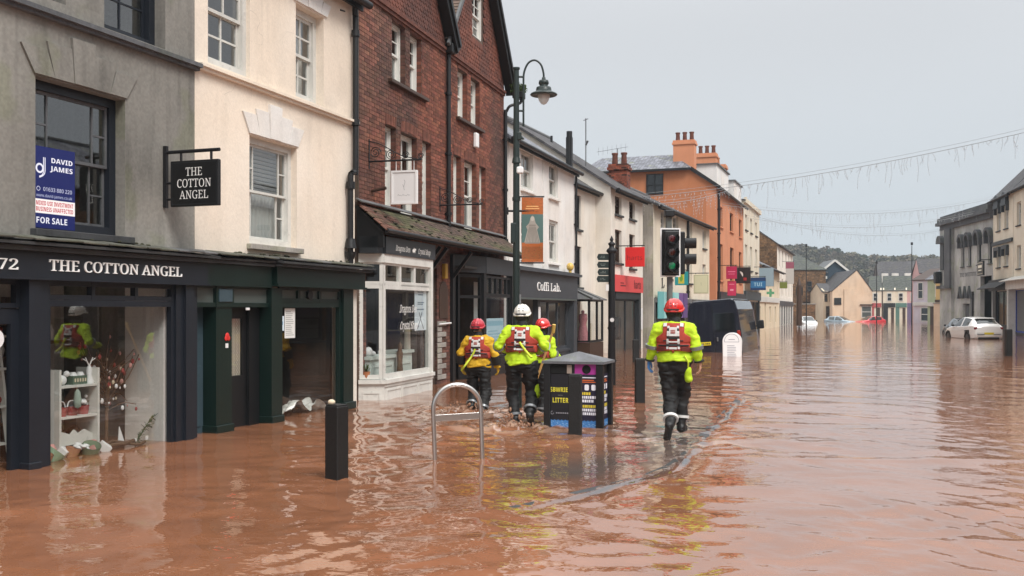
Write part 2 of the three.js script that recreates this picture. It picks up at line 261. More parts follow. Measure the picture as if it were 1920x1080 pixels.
// one building: wall with openings, rooms behind, gable roof along the street
function house(o) {
  const t = thing(o.name || 'terraced_house', o.label, o.category || 'house', [o.pos[0], 0, o.pos[1]], o.rot * R, o.group);
  const D = o.depth ?? 7, { x0, x1, h, mat } = o, base = -0.35;
  const holes = (o.windows || []).map((w) => rect(w.x, w.x + w.w, w.y, w.y + w.h)).concat((o.holes || []).map((q) => rect(...q)));
  const W = mb().prism(rect(x0, x1, base, h), 0.28, mb().tf(0, 0, -0.28), holes).b2(x0, x0 + 0.25, base, h, -D, -0.282).b2(x1 - 0.25, x1, base, h, -D, -0.282).b2(x0 + 0.25, x1 - 0.25, base, h, -D, -D + 0.25);
  const rf = o.roof;
  if (rf) { const rz = rf.ridgeZ ?? -D / 2; for (const [a, s] of [[x0, 1], [x1 - 0.25, 1]]) W.prism([[0, h - 0.01], [D, h - 0.01], [-rz, rf.h - 0.08]], 0.25, new THREE.Matrix4().makeRotationY(Math.PI / 2).setPosition(a, 0, 0)); }
  W.build('wall', mat, t);
  const I = mb(); for (const y of o.floors || []) I.b2(x0 + 0.26, x1 - 0.26, y - 0.12, y, -D + 0.26, -0.285); I.b2(x0 + 0.26, x1 - 0.26, base, h - 0.02, -3.2, -3.1); I.build('partition', M.room, t);
  if (rf) {
    const rz = rf.ridgeZ ?? -D / 2, ov = rf.over ?? 0.22, sl = (rf.h - h) / -rz, e = h - ov * sl + 0.06, sa = rf.side ?? 0.08, th = rf.t ?? 0.09;
    const Rf = mb().slab([x0 - sa, e, ov], [x1 + sa, e, ov], [x1 + sa, rf.h + 0.06, rz], [x0 - sa, rf.h + 0.06, rz], th).slab([x1 + sa, e, -D - ov], [x0 - sa, e, -D - ov], [x0 - sa, rf.h + 0.06, rz - 0.002], [x1 + sa, rf.h + 0.06, rz - 0.002], th);
    const r = Rf.build('roof', rf.mat || M.slate, t); mb().cyl((x0 + x1) / 2, rf.h + 0.06, rz, 0.1, 0.1, x1 - x0 + sa * 2, 10, 0, 0, Math.PI / 2).build('ridge', rf.ridgeMat || M.lead, r);
    if (rf.gutter !== false) { const g = mb().cyl((x0 + x1) / 2, e - 0.06, ov + 0.05, 0.065, 0.065, x1 - x0 + sa, 10, 0, 0, Math.PI / 2).b2(x0, x1, e - 0.16, e - 0.01, ov - 0.09, ov - 0.05); g.build('gutter', rf.gutterMat || M.black, t); }
  }
  for (const w of o.windows || []) win(t, { far: o.far, frame: o.frame, sill: o.sill, ...w });
  return t;
}
function downpipe(P, x, y0, y1, z = 0.08, r = 0.045, mat = M.black) { const g = mb().cyl(x, (y0 + y1) / 2, z, r, r, y1 - y0, 10); for (let y = y0 + 0.3; y < y1; y += 1.35) g.cyl(x, y, z, r * 1.45, r * 1.45, 0.07, 10).box(x, y, z - 0.05, 0.16, 0.03, 0.06); return g.build('downpipe', mat, P); }
function chimney(P, x, z, w, d, y0, y1, mat, pots, potMat = M.pot) { const c = mb().b2(x - w / 2, x + w / 2, y0, y1 - 0.25, z - d / 2, z + d / 2).b2(x - w / 2 - 0.06, x + w / 2 + 0.06, y1 - 0.25, y1 - 0.13, z - d / 2 - 0.06, z + d / 2 + 0.06).b2(x - w / 2 - 0.02, x + w / 2 + 0.02, y1 - 0.13, y1, z - d / 2 - 0.02, z + d / 2 + 0.02).build('chimney', mat, P);
  for (let i = 0; i < pots; i++) { const zl = d > w, px = pots === 1 || zl ? x : mix(x - w / 2 + 0.2, x + w / 2 - 0.2, i / (pots - 1)), pz = pots > 1 && zl ? mix(z - d / 2 + 0.2, z + d / 2 - 0.2, i / (pots - 1)) : z; mb().lathe([[0.1, 0], [0.13, 0], [0.11, 0.4], [0.14, 0.44], [0.14, 0.5], [0.1, 0.5], [0.1, 0.1]], 14, mb().tf(px, y1, pz)).build('chimney_pot', potMat, c); } return c; }
// shop window bay of frame bars and panes in one plane: xs / ys are bar centre lines
function glazed(P, xs, ys, z, bw, mat, name = 'shop_window', skip = [], glass = M.glass, bd = 0.07) {
  const F = mb(); xs.forEach((x) => F.b2(x - bw / 2, x + bw / 2, ys[0] - bw / 2, ys[ys.length - 1] + bw / 2, z - bd, z));
  for (const y of ys) for (let i = 0; i + 1 < xs.length; i++) F.b2(xs[i] + bw / 2, xs[i + 1] - bw / 2, y - bw / 2, y + bw / 2, z - bd + 0.003, z - 0.003);
  const f = F.build(name, mat, P);
  for (let i = 0; i + 1 < xs.length; i++) for (let j = 0; j + 1 < ys.length; j++) if (!skip.some((s) => s[0] === i && s[1] === j)) pane(f, xs[i] + bw / 2 - 0.005, xs[i + 1] - bw / 2 + 0.005, ys[j] + bw / 2 - 0.005, ys[j + 1] - bw / 2 + 0.005, z - bd / 2, glass);
  return f;
}
function voussoirs(P, cx, y0, w, h, n, mat, z = 0, key = 0.03) { // flat arch of wedge stones, stepped head
  const dx = w / n, top = (i) => y0 + h * (1 - Math.abs(i - (n - 1) / 2) / (n - 1) * 0.8), sp = 1.26;
  for (let i = 0; i < n; i++) {
    const a = cx - w / 2 + i * dx + 0.003, b = a + dx - 0.006, k = i === (n - 1) / 2 ? key : 0, ty = top(i) + k, A = cx + (a - cx) * sp, B = cx + (b - cx) * sp;
    mb().prism([[a, y0], [b, y0], [B, ty], [A, ty]], 0.028 + rr(0, 0.01) + k * 0.5, mb().tf(0, 0, z - 0.01), null, 0.003).build('voussoir', mat, P);
  }
}
// ---------- left side of the street ----------
reseed(11);
const place = {}; // frames of the street fronts: x along the front, y up, z towards the street
// A: grey rendered house with the shop
{
  const W = [{ x: -2.62, y: 2.5, w: 1.34, h: 1.6, margin: 0.2, frame: M.blueBlack, sashMat: M.greyDark, rec: 0.14, fw: 0.1, mid: 0.5, sill: M.sillDark, label: 'dark framed sash window with margin lights over the shop', glass: M.glassOld },
    { x: -1.62, y: 4.86, w: 1.05, h: 1.6, cols: 2, rows: [2, 2], frame: M.blueBlack, rec: 0.16, fw: 0.1, glass: M.glassOld }, { x: -3.4, y: 4.95, w: 1.75 - 0.55, h: 1.5, cols: 2, rows: [2, 2], frame: M.blueBlack, rec: 0.16, fw: 0.1 },
    { x: -5.6, y: 2.5, w: 1.34, h: 1.6, margin: 0.2, frame: M.blueBlack, rec: 0.14, fw: 0.1 }];
  const A = house({ name: 'rendered_house', label: 'grey rendered house with dark shopfront reading THE COTTON ANGEL', pos: [-8.253, -10.92], rot: 89.73, x0: -7, x1: -0.004, h: 7.3, mat: M.greyRender, windows: W, holes: [[-6.6, -0.06, -0.3, 1.99]], floors: [4.7], roof: { h: 9.6, mat: M.slate } });
  place.A = A;
  mb().b2(-7, 0.02, 4.72, 4.76, 0, 0.07).b2(-7, 0.03, 4.76, 4.81, 0, 0.11).b2(-7, 0.025, 4.81, 4.83, 0, 0.05).build('string_course', M.greyDark, A);
  voussoirs(A, -1.96, 4.12, 1.38, 0.46, 5, M.greyRender);
  // shopfront
  mb().b2(-7, 0.1, 1.985, 2.25, 0, 0.13).b2(-7, 0.12, 1.955, 1.985, 0, 0.15).build('fascia', M.blueBlack, A);
  mb().slab([-7, 2.335, 0.26], [0.2, 2.335, 0.26], [0.2, 2.38, 0], [-7, 2.38, 0], 0.03).b2(-7, 0.17, 2.25, 2.3, 0.002, 0.2).build('cornice', M.sillDark, A);
  letters('THE COTTON ANGEL', font.serif, -2.57, -0.43, 2.055, 0.12, 0.13, M.textWhite, A);
  letters('72', font.serif, -3.23, -2.98, 2.05, 0.11, 0.13, M.textWhite, A);
  mb().b2(-2.8, -2.66, -0.35, 1.955, -0.04, 0.1).b2(-2.66, -2.5, -0.35, 1.955, -0.05, 0.06).rbox(-2.73, 0.02, 0.05, 0.17, 0.1, 0.14, 0.01).build('pilaster', M.blueBlack, A);
  mb().b2(-0.44, -0.3, -0.35, 1.955, -0.05, 0.06).b2(-0.3, -0.14, -0.35, 1.955, -0.04, 0.1).b2(-0.14, 0.0, -0.35, 1.955, -0.05, 0.04).build('pilaster', M.blueBlack, A);
  const sw = glazed(A, [-2.48, -0.46], [-0.32, 1.715], 0.03, 0.07, M.blueBlack, 'shop_window', [], M.shopGlass); sw.children[0].rotation.set(0, 5.1 * R, 0);
  glazed(A, [-2.48, -1.82, -1.12, -0.46], [1.78, 1.93], 0.03, 0.055, M.blueBlack, 'transom_light');
  // door left of the window
  const dr = mb().b2(-3.95, -3.85, -0.3, 1.66, -0.1, -0.04).b2(-2.9, -2.8, -0.3, 1.66, -0.1, -0.04).b2(-3.85, -2.9, 1.5, 1.66, -0.1, -0.04).b2(-3.85, -2.9, -0.3, 0.0, -0.1, -0.04).build('door', M.blueBlack, A);
  pane(dr, -3.86, -2.89, -0.02, 1.52, -0.07);
  mb().prism(circ(-3.07, 1.35, 0.1), 0.006, mb().tf(0, 0, -0.062)).build('door_sticker', M.signWhite, dr);
  glazed(A, [-4.0, -2.83], [1.69, 1.93], -0.02, 0.05, M.blueBlack, 'transom_light');
  mb().b2(-6.6, -4.0, -0.35, 1.955, -0.2, -0.02).build('stall_riser', M.blueBlack, A);
  // shop inside: white end panel, back wall, floor under water
  const rm = mb().b2(-6.5, -0.3, -0.35, 2.05, -1.92, -1.85).b2(-6.5, -0.3, 2.05, 2.12, -2.55, -0.29).build('shop_back_wall', M.interiorGrey, A);
  mb().b2(-0.45, -0.41, -0.35, 2.05, -0.72, -0.1).build('window_end_panel', M.white, A);
  // for-sale board fixed at the window
  const fs = thing('sale_board', 'blue estate agent board reading DAVID JAMES FOR SALE in the grey house window', 'sign', [0, 0, 0]);
  const pr = print(0.56, 0.86, 700, (x, w, h) => {
    x.fillStyle = '#0b1a5c'; x.fillRect(0, 0, w, h); x.strokeStyle = '#dfe4f2'; x.lineWidth = 15; x.beginPath(); x.arc(w * 0.15, h * 0.27, 30, 0, 7); x.stroke(); x.lineWidth = 8; for (const k of [0, 14]) { x.beginPath(); x.moveTo(w * 0.24 + k, h * 0.13); x.lineTo(w * 0.24 + k, h * 0.29); x.quadraticCurveTo(w * 0.24 + k, h * 0.36, w * 0.14, h * 0.37 + k * 0.5); x.stroke(); }
    txt(x, 'DAVID', w * 0.68, h * 0.155, 52, '#e8ecf6', 'sans-serif', { bold: 1, maxw: w * 0.54 }); txt(x, 'JAMES', w * 0.68, h * 0.255, 52, '#e8ecf6', 'sans-serif', { bold: 1, maxw: w * 0.54 });
    x.lineWidth = 4; x.beginPath(); x.arc(w * 0.12, h * 0.52, 15, 0, 7); x.stroke(); txt(x, '01633 880 220', w * 0.58, h * 0.52, 40, '#cfd6ea', 'sans-serif', { maxw: w * 0.7 }); txt(x, 'www.david-james.co.uk', w * 0.5, h * 0.6, 30, '#b9c2dd', 'sans-serif', { maxw: w * 0.86 });
    x.fillStyle = '#f2efee'; x.fillRect(w * 0.04, h * 0.645, w * 0.96, h * 0.175); txt(x, 'MIXED USE INVESTMENT', w * 0.51, h * 0.695, 44, '#b5202f', 'sans-serif', { bold: 1, maxw: w * 0.9 }); txt(x, 'BUSINESS UNAFFECTED', w * 0.51, h * 0.768, 44, '#b5202f', 'sans-serif', { bold: 1, maxw: w * 0.9 });
    txt(x, 'FOR SALE', w * 0.44, h * 0.905, 62, '#e8ecf6', 'sans-serif', { bold: 1, maxw: w * 0.76 });
  });
  A.add(fs); // placed in the house frame, then freed below
  mb().rbox(0, 0, -0.012, 0.56, 0.86, 0.02, 0.004).build('board', std(lin(0.005, 0.012, 0.11), 0.5), fs); panel('print', pr, fs, 0, 0, 0.001, 0.56, 0.86);
  fs.position.set(-2.36, 2.94, 0.0); fs.rotation.y = -0.04; scene.attach(fs);
  // hanging sign on an iron frame, square to the wall
  const hs = thing('hanging_sign', 'black hanging sign reading THE COTTON ANGEL on iron bracket', 'sign'); A.add(hs);
  mb().box(0, 3.28, 0.03, 0.045, 0.76, 0.045).bar([0, 3.58, 0.02], [0, 3.58, 0.82], 0.022).bar([0, 3.2, 0.02], [0, 3.2, 0.14], 0.015).bar([0, 3.0, 0.02], [0, 3.0, 0.14], 0.015).bar([0, 3.58, 0.26], [0, 3.47, 0.26], 0.016).bar([0, 3.58, 0.7], [0, 3.47, 0.7], 0.016).build('bracket', M.iron, hs);
  mb().rbox(0, 3.185, 0.47, 0.06, 0.56, 0.7, 0.012).build('board', M.black, hs);
  const hp = print(0.68, 0.54, 600, (x, w, h) => { x.fillStyle = '#0a0b0d'; x.fillRect(0, 0, w, h); x.strokeStyle = '#2c2e33'; x.lineWidth = 3; x.strokeRect(10, 10, w - 20, h - 20); for (const [s, y, q] of [['THE', 0.24, 0.36], ['COTTON', 0.5, 0.74], ['ANGEL', 0.76, 0.62]]) txt(x, s, w / 2, h * y, 84, '#e9e9e6', 'serif', { maxw: w * q }); });
  panel('print', hp, hs, -0.0315, 3.185, 0.47, 0.68, 0.54, 0, -Math.PI / 2); panel('print', hp, hs, 0.0315, 3.185, 0.47, 0.68, 0.54, 0, Math.PI / 2);
  hs.position.set(-0.6, 0, 0); scene.attach(hs);
}
// B: cream house with the green shopfront
{
  const W = [{ x: 1.25, y: 2.58, w: 1.28, h: 1.53, margin: 0.17, rec: 0.1, fw: 0.09, sill: M.stone, blind: 0.46, net: 3, label: 'white sash window with margin lights and a slatted blind', glass: M.glassOld },
    { x: 0.28, y: 4.9, w: 0.98, h: 1.5, cols: 2, rows: [2, 2], rec: 0.06, fw: 0.09, sw: 0.045, bw: 0.028, glass: M.glassOld }, { x: 2.5, y: 4.9, w: 0.86, h: 1.42, cols: 2, rows: [2, 2], rec: 0.14, fw: 0.1, sw: 0.045, bw: 0.028, net: 1, glass: M.glassOld }];
  const B = house({ name: 'rendered_house', label: 'cream rendered house with dark green double shopfront', pos: [-8.253, -10.92], rot: 91.076, x0: 0.004, x1: 4.42, h: 6.95, mat: M.cream, windows: W, holes: [[0.04, 1.7, -0.3, 1.97], [1.98, 4.25, -0.3, 1.98]], floors: [4.7], roof: { h: 9.3, mat: M.slate, gutterMat: M.black } });
  place.B = B;
  mb().b2(0.03, 4.42, 4.76, 4.8, 0, 0.06).b2(0.03, 4.42, 4.8, 4.84, 0, 0.1).build('string_course', M.cream, B);
  voussoirs(B, 1.89, 4.13, 1.32, 0.46, 5, M.white); voussoirs(B, 2.93, 6.35, 1.0, 0.34, 5, M.white);
  // left half of the shopfront: two doorways under a shared fascia
  mb().b2(0.11, 1.68, 1.96, 2.26, 0, 0.1).build('fascia', M.green, B);
  mb().slab([0.2, 2.33, 0.2], [1.66, 2.34, 0.2], [1.66, 2.4, 0], [0.2, 2.4, 0], 0.03).b2(0.2, 1.66, 2.26, 2.3, 0.002, 0.16).build('cornice', M.sillDark, B);
  mb().b2(0.0, 0.4, 1.68, 1.74, -0.05, 0.04).b2(0.4, 0.8, 1.68, 1.96, -0.06, 0.05).b2(0.8, 1.7, 1.68, 1.74, -0.05, 0.04).b2(0.0, 1.7, 1.93, 1.958, -0.05, 0.04).build('transom', M.green, B);
  mb().rbox(0.6, 1.835, 0.055, 0.3, 0.17, 0.02, 0.006).build('transom_panel', M.teal, B);
  pane(B, 0.01, 0.4, 1.735, 1.935, 0.0, M.frosted, 'transom_light'); pane(B, 0.8, 1.69, 1.735, 1.935, 0.0, M.frosted, 'transom_light');
  mb().b2(0.42, 0.78, -0.35, 1.68, -0.45, 0.03).rbox(0.6, 0.03, -0.2, 0.4, 0.14, 0.52, 0.01).build('pilaster', M.green, B);
  mb().b2(1.68, 1.97, -0.35, 1.96, -0.3, 0.09).rbox(1.825, 0.03, 0.0, 0.33, 0.14, 0.24, 0.01).build('pilaster', M.green, B);
  // recessed teal door with small panes
  const d1 = mb().b2(0.02, 0.415, -0.3, 1.68, -0.22, -0.17).b2(0.06, 0.18, 0.1, 0.9, -0.17, -0.155).b2(0.24, 0.36, 0.1, 0.9, -0.17, -0.155).build('door', M.teal, B); for (const y of [1.2, 1.42]) pane(d1, 0.06, 0.18, y, y + 0.17, -0.166, M.darkGlass);
  
  // second door: lattice curtain in its glass, solid below
  const d2 = mb().b2(0.8, 0.9, -0.3, 1.68, -0.2, -0.15).b2(1.3, 1.68, -0.3, 1.68, -0.2, -0.15).b2(0.9, 1.3, -0.3, 0.72, -0.2, -0.15).b2(0.9, 1.3, 1.52, 1.68, -0.2, -0.15).rbox(0.95, 0.62, -0.14, 0.06, 0.06, 0.03, 0.01).build('door', M.black, B);
  const lace = print(0.5, 0.8, 256, (x, w, h) => { x.fillStyle = '#b5aa9b'; x.fillRect(0, 0, w, h); x.strokeStyle = '#7d7368'; x.lineWidth = 2.2; for (let i = -h; i < w; i += 14) { x.beginPath(); x.moveTo(i, 0); x.lineTo(i + h, h); x.stroke(); x.beginPath(); x.moveTo(i + h, 0); x.lineTo(i, h); x.stroke(); } for (let i = 0; i < w; i += 22) { x.fillStyle = 'rgba(90,80,70,.25)'; x.fillRect(i, 0, 6, h); } });
  panel('lace_curtain', lace, d2, 1.1, 1.12, -0.185, 0.4, 0.8); pane(d2, 0.9, 1.3, 0.72, 1.52, -0.165);
  mb().b2(0.44, 0.76, -0.3, 1.66, -0.55, -0.47).b2(1.4, 1.66, -0.3, 1.66, -0.145, -0.1).build('door_jamb', M.black, B);
  mb().sph(0.66, 1.29, 0.04, 0.045, [1, 1, 0.25]).sph(0.635, 1.26, 0.04, 0.035, [1, 1, 0.25]).sph(0.69, 1.26, 0.04, 0.035, [1, 1, 0.25]).build('poppy', M.red, B); mb().b2(0.63, 0.69, 1.13, 1.19, 0.031, 0.036).build('door_notice', M.signWhite, B);
  mb().rbox(1.13, 1.655, 0.05, 0.08, 0.035, 0.02, 0.005).build('number_plate', M.signWhite, B);
  // right half: green shop window
  mb().b2(1.72, 4.5, 2.02, 2.27, 0, 0.16).b2(1.7, 4.52, 1.985, 2.02, 0, 0.19).build('fascia', M.green, B);
  mb().slab([1.64, 2.34, 0.32], [4.6, 2.34, 0.32], [4.6, 2.4, 0], [1.64, 2.4, 0], 0.03).b2(1.66, 4.56, 2.27, 2.31, 0.002, 0.27).build('cornice', M.sillDark, B);
  const bw = glazed(B, [2.03, 3.86], [-0.32, 1.72], 0.03, 0.08, M.green, 'shop_window', [], M.shopGlass); bw.children[0].rotation.set(0, -9 * R, 0); bw.children[0].position.z -= 0.16;
  const tl = glazed(B, [2.03, 2.55, 3.2, 3.86], [1.78, 1.97], 0.03, 0.07, M.green, 'transom_light', [], M.frosted);
  mb().cyl(2.875, 1.875, 0.02, 0.075, 0.075, 0.04, 20, Math.PI / 2).build('vent', M.black, tl);
  mb().b2(3.9, 4.24, -0.35, 1.985, -0.05, 0.07).rbox(4.07, 0.05, 0.03, 0.38, 0.12, 0.18, 0.01).build('pilaster', M.green, B);
  mb().b2(4.26, 4.4, -0.35, 1.98, 0.002, 0.05).build('corner_board', M.offwhite, B);
  const po = print(0.32, 0.46, 300, (x, w, h) => { x.fillStyle = '#d9dad6'; x.fillRect(0, 0, w, h); x.fillStyle = '#9a9c9a'; for (let y = 14; y < h - 8; y += 9) x.fillRect(10, y, (w - 20) * (0.6 + 0.4 * hash3(y, 1, 1)), 3.5); });
  panel('notice', po, B, 2.38, 1.44, -0.03, 0.3, 0.45); panel('notice', print(0.2, 0.25, 200, (x, w, h) => { x.fillStyle = '#cfe0ea'; x.fillRect(0, 0, w, h); x.fillStyle = '#5d93b8'; x.fillRect(8, 18, w - 16, 12); }), B, 2.13, 1.44, -0.03, 0.17, 0.22);
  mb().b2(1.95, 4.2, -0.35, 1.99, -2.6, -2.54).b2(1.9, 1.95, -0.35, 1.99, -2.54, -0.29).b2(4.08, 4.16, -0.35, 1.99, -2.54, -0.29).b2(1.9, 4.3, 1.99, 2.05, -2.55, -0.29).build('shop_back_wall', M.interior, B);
  // downpipe in the corner with its swan neck
  mb().tube([[4.2, 6.9, 0.12], [4.25, 6.6, 0.1], [4.28, 6.4, 0.09], [4.28, 4.1, 0.09], [4.26, 3.98, 0.09], [4.14, 3.92, 0.09], [4.1, 3.8, 0.09], [4.1, 2.42, 0.09]], 0.05, 80, 10).cyl(4.28, 6.3, 0.09, 0.07, 0.07, 0.1).cyl(4.28, 4.8, 0.09, 0.07, 0.07, 0.1).cyl(4.1, 3.72, 0.09, 0.075, 0.075, 0.12).cyl(4.1, 2.75, 0.09, 0.1, 0.07, 0.16).cyl(4.1, 2.55, 0.09, 0.06, 0.1, 0.12).rbox(4.2, 6.86, 0.12, 0.2, 0.16, 0.16, 0.03).build('downpipe', M.black, B);
  mb().bar([4.14, 3.6, 0.04], [4.2, 2.5, 0.04], 0.008).bar([4.17, 3.95, 0.03], [4.16, 2.45, 0.05], 0.006).bar([4.05, 6.62, 0.01], [3.9, 6.6, 0.01], 0.012).build('cable', M.charcoal, B);
}
{ // weathered slates and moss along the top of the two shopfronts
  reseed(23); const row = (P, x0, x1, y, z) => { for (let x = x0; x < x1;) { const w = rr(0.22, 0.42), e = Math.min(x1, x + w); mb().rbox((x + e) / 2, y + rr(0, 0.008), z + rr(-0.012, 0.012), e - x - 0.008, 0.02, 0.26, 0.006, 0.17 + rr(-0.03, 0.03), rr(-0.02, 0.02), rr(-0.025, 0.025)).build('slate', rnd() < 0.5 ? M.lead : M.stoneDirty, P); x = e; }
    const g = mb(), n = Math.round((x1 - x0) * 15); for (let i = 0; i < n; i++) { const x = rr(x0, x1); if (noise3(x * 1.7, 3, 9) < -0.05) continue; g.sph(x, y + 0.03 + rr(-0.01, 0.02), rr(0.0, 0.1), rr(0.012, 0.032), [1.7, 0.6, 1], 6); } const m = g.build('moss', M.mossBrown, P); m.userData.kind = 'stuff'; };
  row(place.A, -4.2, 0.12, 2.385, 0.15); row(place.B, 0.22, 1.64, 2.395, 0.12); row(place.B, 1.66, 4.58, 2.395, 0.18);
}
// C: tall red brick house with two tile-hung gables, tiled canopy and two small shops
{
  const pos = [-8.785, -16.328], rot = 93.826;
  const ol = (x, y, w, h, o = {}) => ({ x, y, w, h, rec: 0.11, fw: 0.045, sw: 0.045, bw: 0.022, cols: 2, rows: [2, 1], frame: M.whitePaint, glass: M.glassOld, ...o });
  const W = [ol(1.52, 6.13, 0.72, 1.2), ol(2.47, 6.13, 0.68, 1.2), ol(5.47, 6.13, 0.7, 1.15), ol(6.45, 6.13, 0.72, 1.15),
    ol(1.18, 3.6, 0.56, 1.62, { cols: 1 }), ol(1.97, 3.58, 0.9, 1.62, { rows: [2, 1] }), ol(3.18, 3.6, 0.52, 1.62, { cols: 1 }),
    ol(5.17, 3.6, 0.54, 1.62, { cols: 1 }), ol(5.95, 3.58, 0.94, 1.62), ol(7.13, 3.6, 0.52, 1.62, { cols: 1 })];
  const holes = [[0.3, 3.75, -0.3, 2.6], [3.8, 4.08, -0.3, 2.55], [5.15, 9.0, -0.3, 2.9]];
  const C = house({ name: 'brick_house', label: 'tall red brick house with twin tile-hung gables and mossy tiled canopy', pos, rot, x0: -0.02, x1: 9.32, h: 7.45, mat: M.mortar, windows: W, holes, floors: [3.35, 5.8], roof: null, depth: 8 });
  place.C = C;
  // bricks: stretcher bond laid over the wall, one block each, joined as one course work
  const bw = 0.2265, bh = 0.0755, open = W.map((w) => [w.x, w.x + w.w, w.y, w.y + w.h]).concat(holes), list = [];
  for (let j = 0; j * bh < 7.42; j++) for (let i = -1; i < 43; i++) {
    let x0 = Math.max(0, i * bw + (j % 2) * bw / 2), x1 = Math.min(9.3, i * bw + (j % 2) * bw / 2 + bw - 0.01); const y0 = j * bh, y1 = y0 + bh - 0.01;
    if (x1 - x0 < 0.03) continue;
    let segs = [[x0, x1]];
    for (const q of open) if (y1 > q[2] + 0.01 && y0 < q[3] - 0.01) segs = segs.flatMap(([a, b]) => b <= q[0] || a >= q[1] ? [[a, b]] : [[a, Math.min(b, q[0])], [Math.max(a, q[1]), b]].filter((s) => s[1] - s[0] > 0.025));
    if (y0 < 2.9 && y0 > -1 && x0 < 3.8 && x0 > 0.3) segs = [];
    for (const s of segs) list.push([(s[0] + s[1]) / 2, (y0 + y1) / 2, s[1] - s[0]]);
  }
  // soldier / rubbed arches and reveals
  const brickMat = std(lin(1, 1, 1), 0.9, { map: rep(T.grime, 0.9), bumpMap: rep(T.renderBump, 0.35), bumpScale: 0.004 });
  const reveal = [];
  for (const w of W) for (let y = w.y; y < w.y + w.h - 0.03; y += bh) for (const s of [w.x, w.x + w.w]) reveal.push([s, y + bh / 2 - 0.005]);
  const bg = mb().box(0, 0, 0, 1, bh - 0.01, 0.05).geo(), inst = new THREE.InstancedMesh(bg, brickMat, list.length + reveal.length), m4 = new THREE.Matrix4(), col = new THREE.Color();
  const tone = (x, y) => {
    const p = noise3(x * 0.55, y * 0.6, 3), q = noise3(x * 1.7, y * 1.7, 8), h = rnd(); let r = 0.26, g = 0.085, b = 0.052;
    const soot = clamp(0.3 + 0.9 * noise3(x * 0.8 + 4, y * 0.35, 21) + 0.45 * q, 0, 1); r = mix(r, 0.125, soot); g = mix(g, 0.06, soot); b = mix(b, 0.046, soot);
    if (p > 0.25 && x < 2) { const k = (p - 0.25) * 0.9; r = mix(r, 0.33, k); g = mix(g, 0.17, k); b = mix(b, 0.125, k); }
    const d = mix(0.6, 1.45, h) * (h > 0.93 ? 0.5 : 1); return col.setRGB(r * d, g * d * mix(0.93, 1.1, rnd()), b * d);
  };
  list.forEach((q, i) => { m4.makeScale(q[2], 1, 1).setPosition(q[0], q[1], -0.017 + rr(-0.002, 0.003)); inst.setMatrixAt(i, m4); inst.setColorAt(i, tone(q[0], q[1])); });
  reveal.forEach((q, k) => { m4.makeScale(0.012, 1, 3.2).setPosition(q[0], q[1], -0.085); inst.setMatrixAt(list.length + k, m4); inst.setColorAt(list.length + k, tone(q[0], q[1]).multiplyScalar(1.0)); });
  inst.name = 'brickwork'; inst.userData.kind = 'stuff'; C.add(inst);
  mb().rbox(2.35, 6.09, 0.0, 2.05, 0.07, 0.2, 0.01).rbox(6.35, 6.09, 0.0, 2.0, 0.07, 0.2, 0.01).each('sill_course', M.brown, C);
  for (const w of W) { // shallow brick arches over the openings, each brick on edge
    const n = Math.max(5, Math.round(w.w / 0.078)); for (let i = 0; i < n; i++) { const u = (i + 0.5) / n * 2 - 1, ris = w.w > 0.8 && w.y < 5 ? 0.05 : 0.01; const a = mb().box(w.x + w.w / 2 + u * w.w / 2, w.y + w.h + 0.1 + ris * (1 - u * u), -0.008, 0.064, 0.2, 0.05, 0, 0, -u * 0.12); a.build('arch_brick', i % 3 ? M.archA : M.archB, C); }
  }
  // gables
  const sl = 1.28, gab = [[0, 4.64], [4.66, 9.3]], y0 = 7.45, tileGeo = mb().prism([[-0.078, 0.09], [-0.078, -0.03], [-0.045, -0.075], [0, -0.09], [0.045, -0.075], [0.078, -0.03], [0.078, 0.09]], 0.014).geo(), tiles = [];
  mb().b2(0, 9.3, 7.38, 7.45, -0.05, 0.05).b2(0, 9.3, 7.45, 7.51, -0.05, 0.08).build('brick_band', M.archB, C);
  gab.forEach(([a, b], gi) => {
    const c = (a + b) / 2, hw = (b - a) / 2, top = y0 + 0.25 + hw * sl, holesG = [rect(c - 0.42, c + 0.42, 8.35, 9.45)];
    mb().prism([[a, y0], [b, y0], [b, y0 + 0.25], [c, top], [a, y0 + 0.25]], 0.25, mb().tf(0, 0, -0.25), holesG).build('gable_wall', M.mortar, C);
    win(C, ol(c - 0.42, 8.35, 0.84, 1.1, { rec: 0.03, cols: 2, rows: [2, 2] }));
    for (let j = 0; j < 34; j++) for (let i = -1; i < 31; i++) { const y = y0 + 0.14 + j * 0.1, x = a + i * 0.16 + (j % 2) * 0.08 + 0.04; if (x < a + 0.02 || x > b - 0.02) continue; if (Math.abs(x - c) > (top - y) / sl - 0.06) continue; if (Math.abs(x - c) < 0.5 && y > 8.25 && y < 9.55) continue; tiles.push([x, y, gi]); }
    // roof slopes of the gable: courses of plain tiles
    const D = 7.6;
    for (const s of [-1, 1]) {
      const ov = gi === 1 && s < 0 ? 0.12 : 0.22, L = Math.hypot(hw + 0.12, (hw + 0.12) * sl), n = Math.round(L / 0.115), S = mb();
      for (let k = 0; k < n; k++) { const t0 = k / n, t1 = Math.min(1, (k + 1.35) / n), X0 = s * (hw + 0.12) * (1 - t0), X1 = s * (hw + 0.12) * (1 - t1), Y0 = top - Math.abs(X0) * sl + 0.18, Y1 = top - Math.abs(X1) * sl + 0.155;
        const p = [[c + X0, Y0, ov], [c + X0, Y0, -D], [c + X1, Y1, -D], [c + X1, Y1, ov]]; s > 0 ? S.slab(p[0], p[1], p[2], p[3], 0.022) : S.slab(p[3], p[2], p[1], p[0], 0.022); }
      const r = S.build('roof', M.roofTile, C);
      const p = (k, z, dy) => [c + s * (hw + 0.2) * k, top - (hw + 0.2) * k * sl + dy, z];
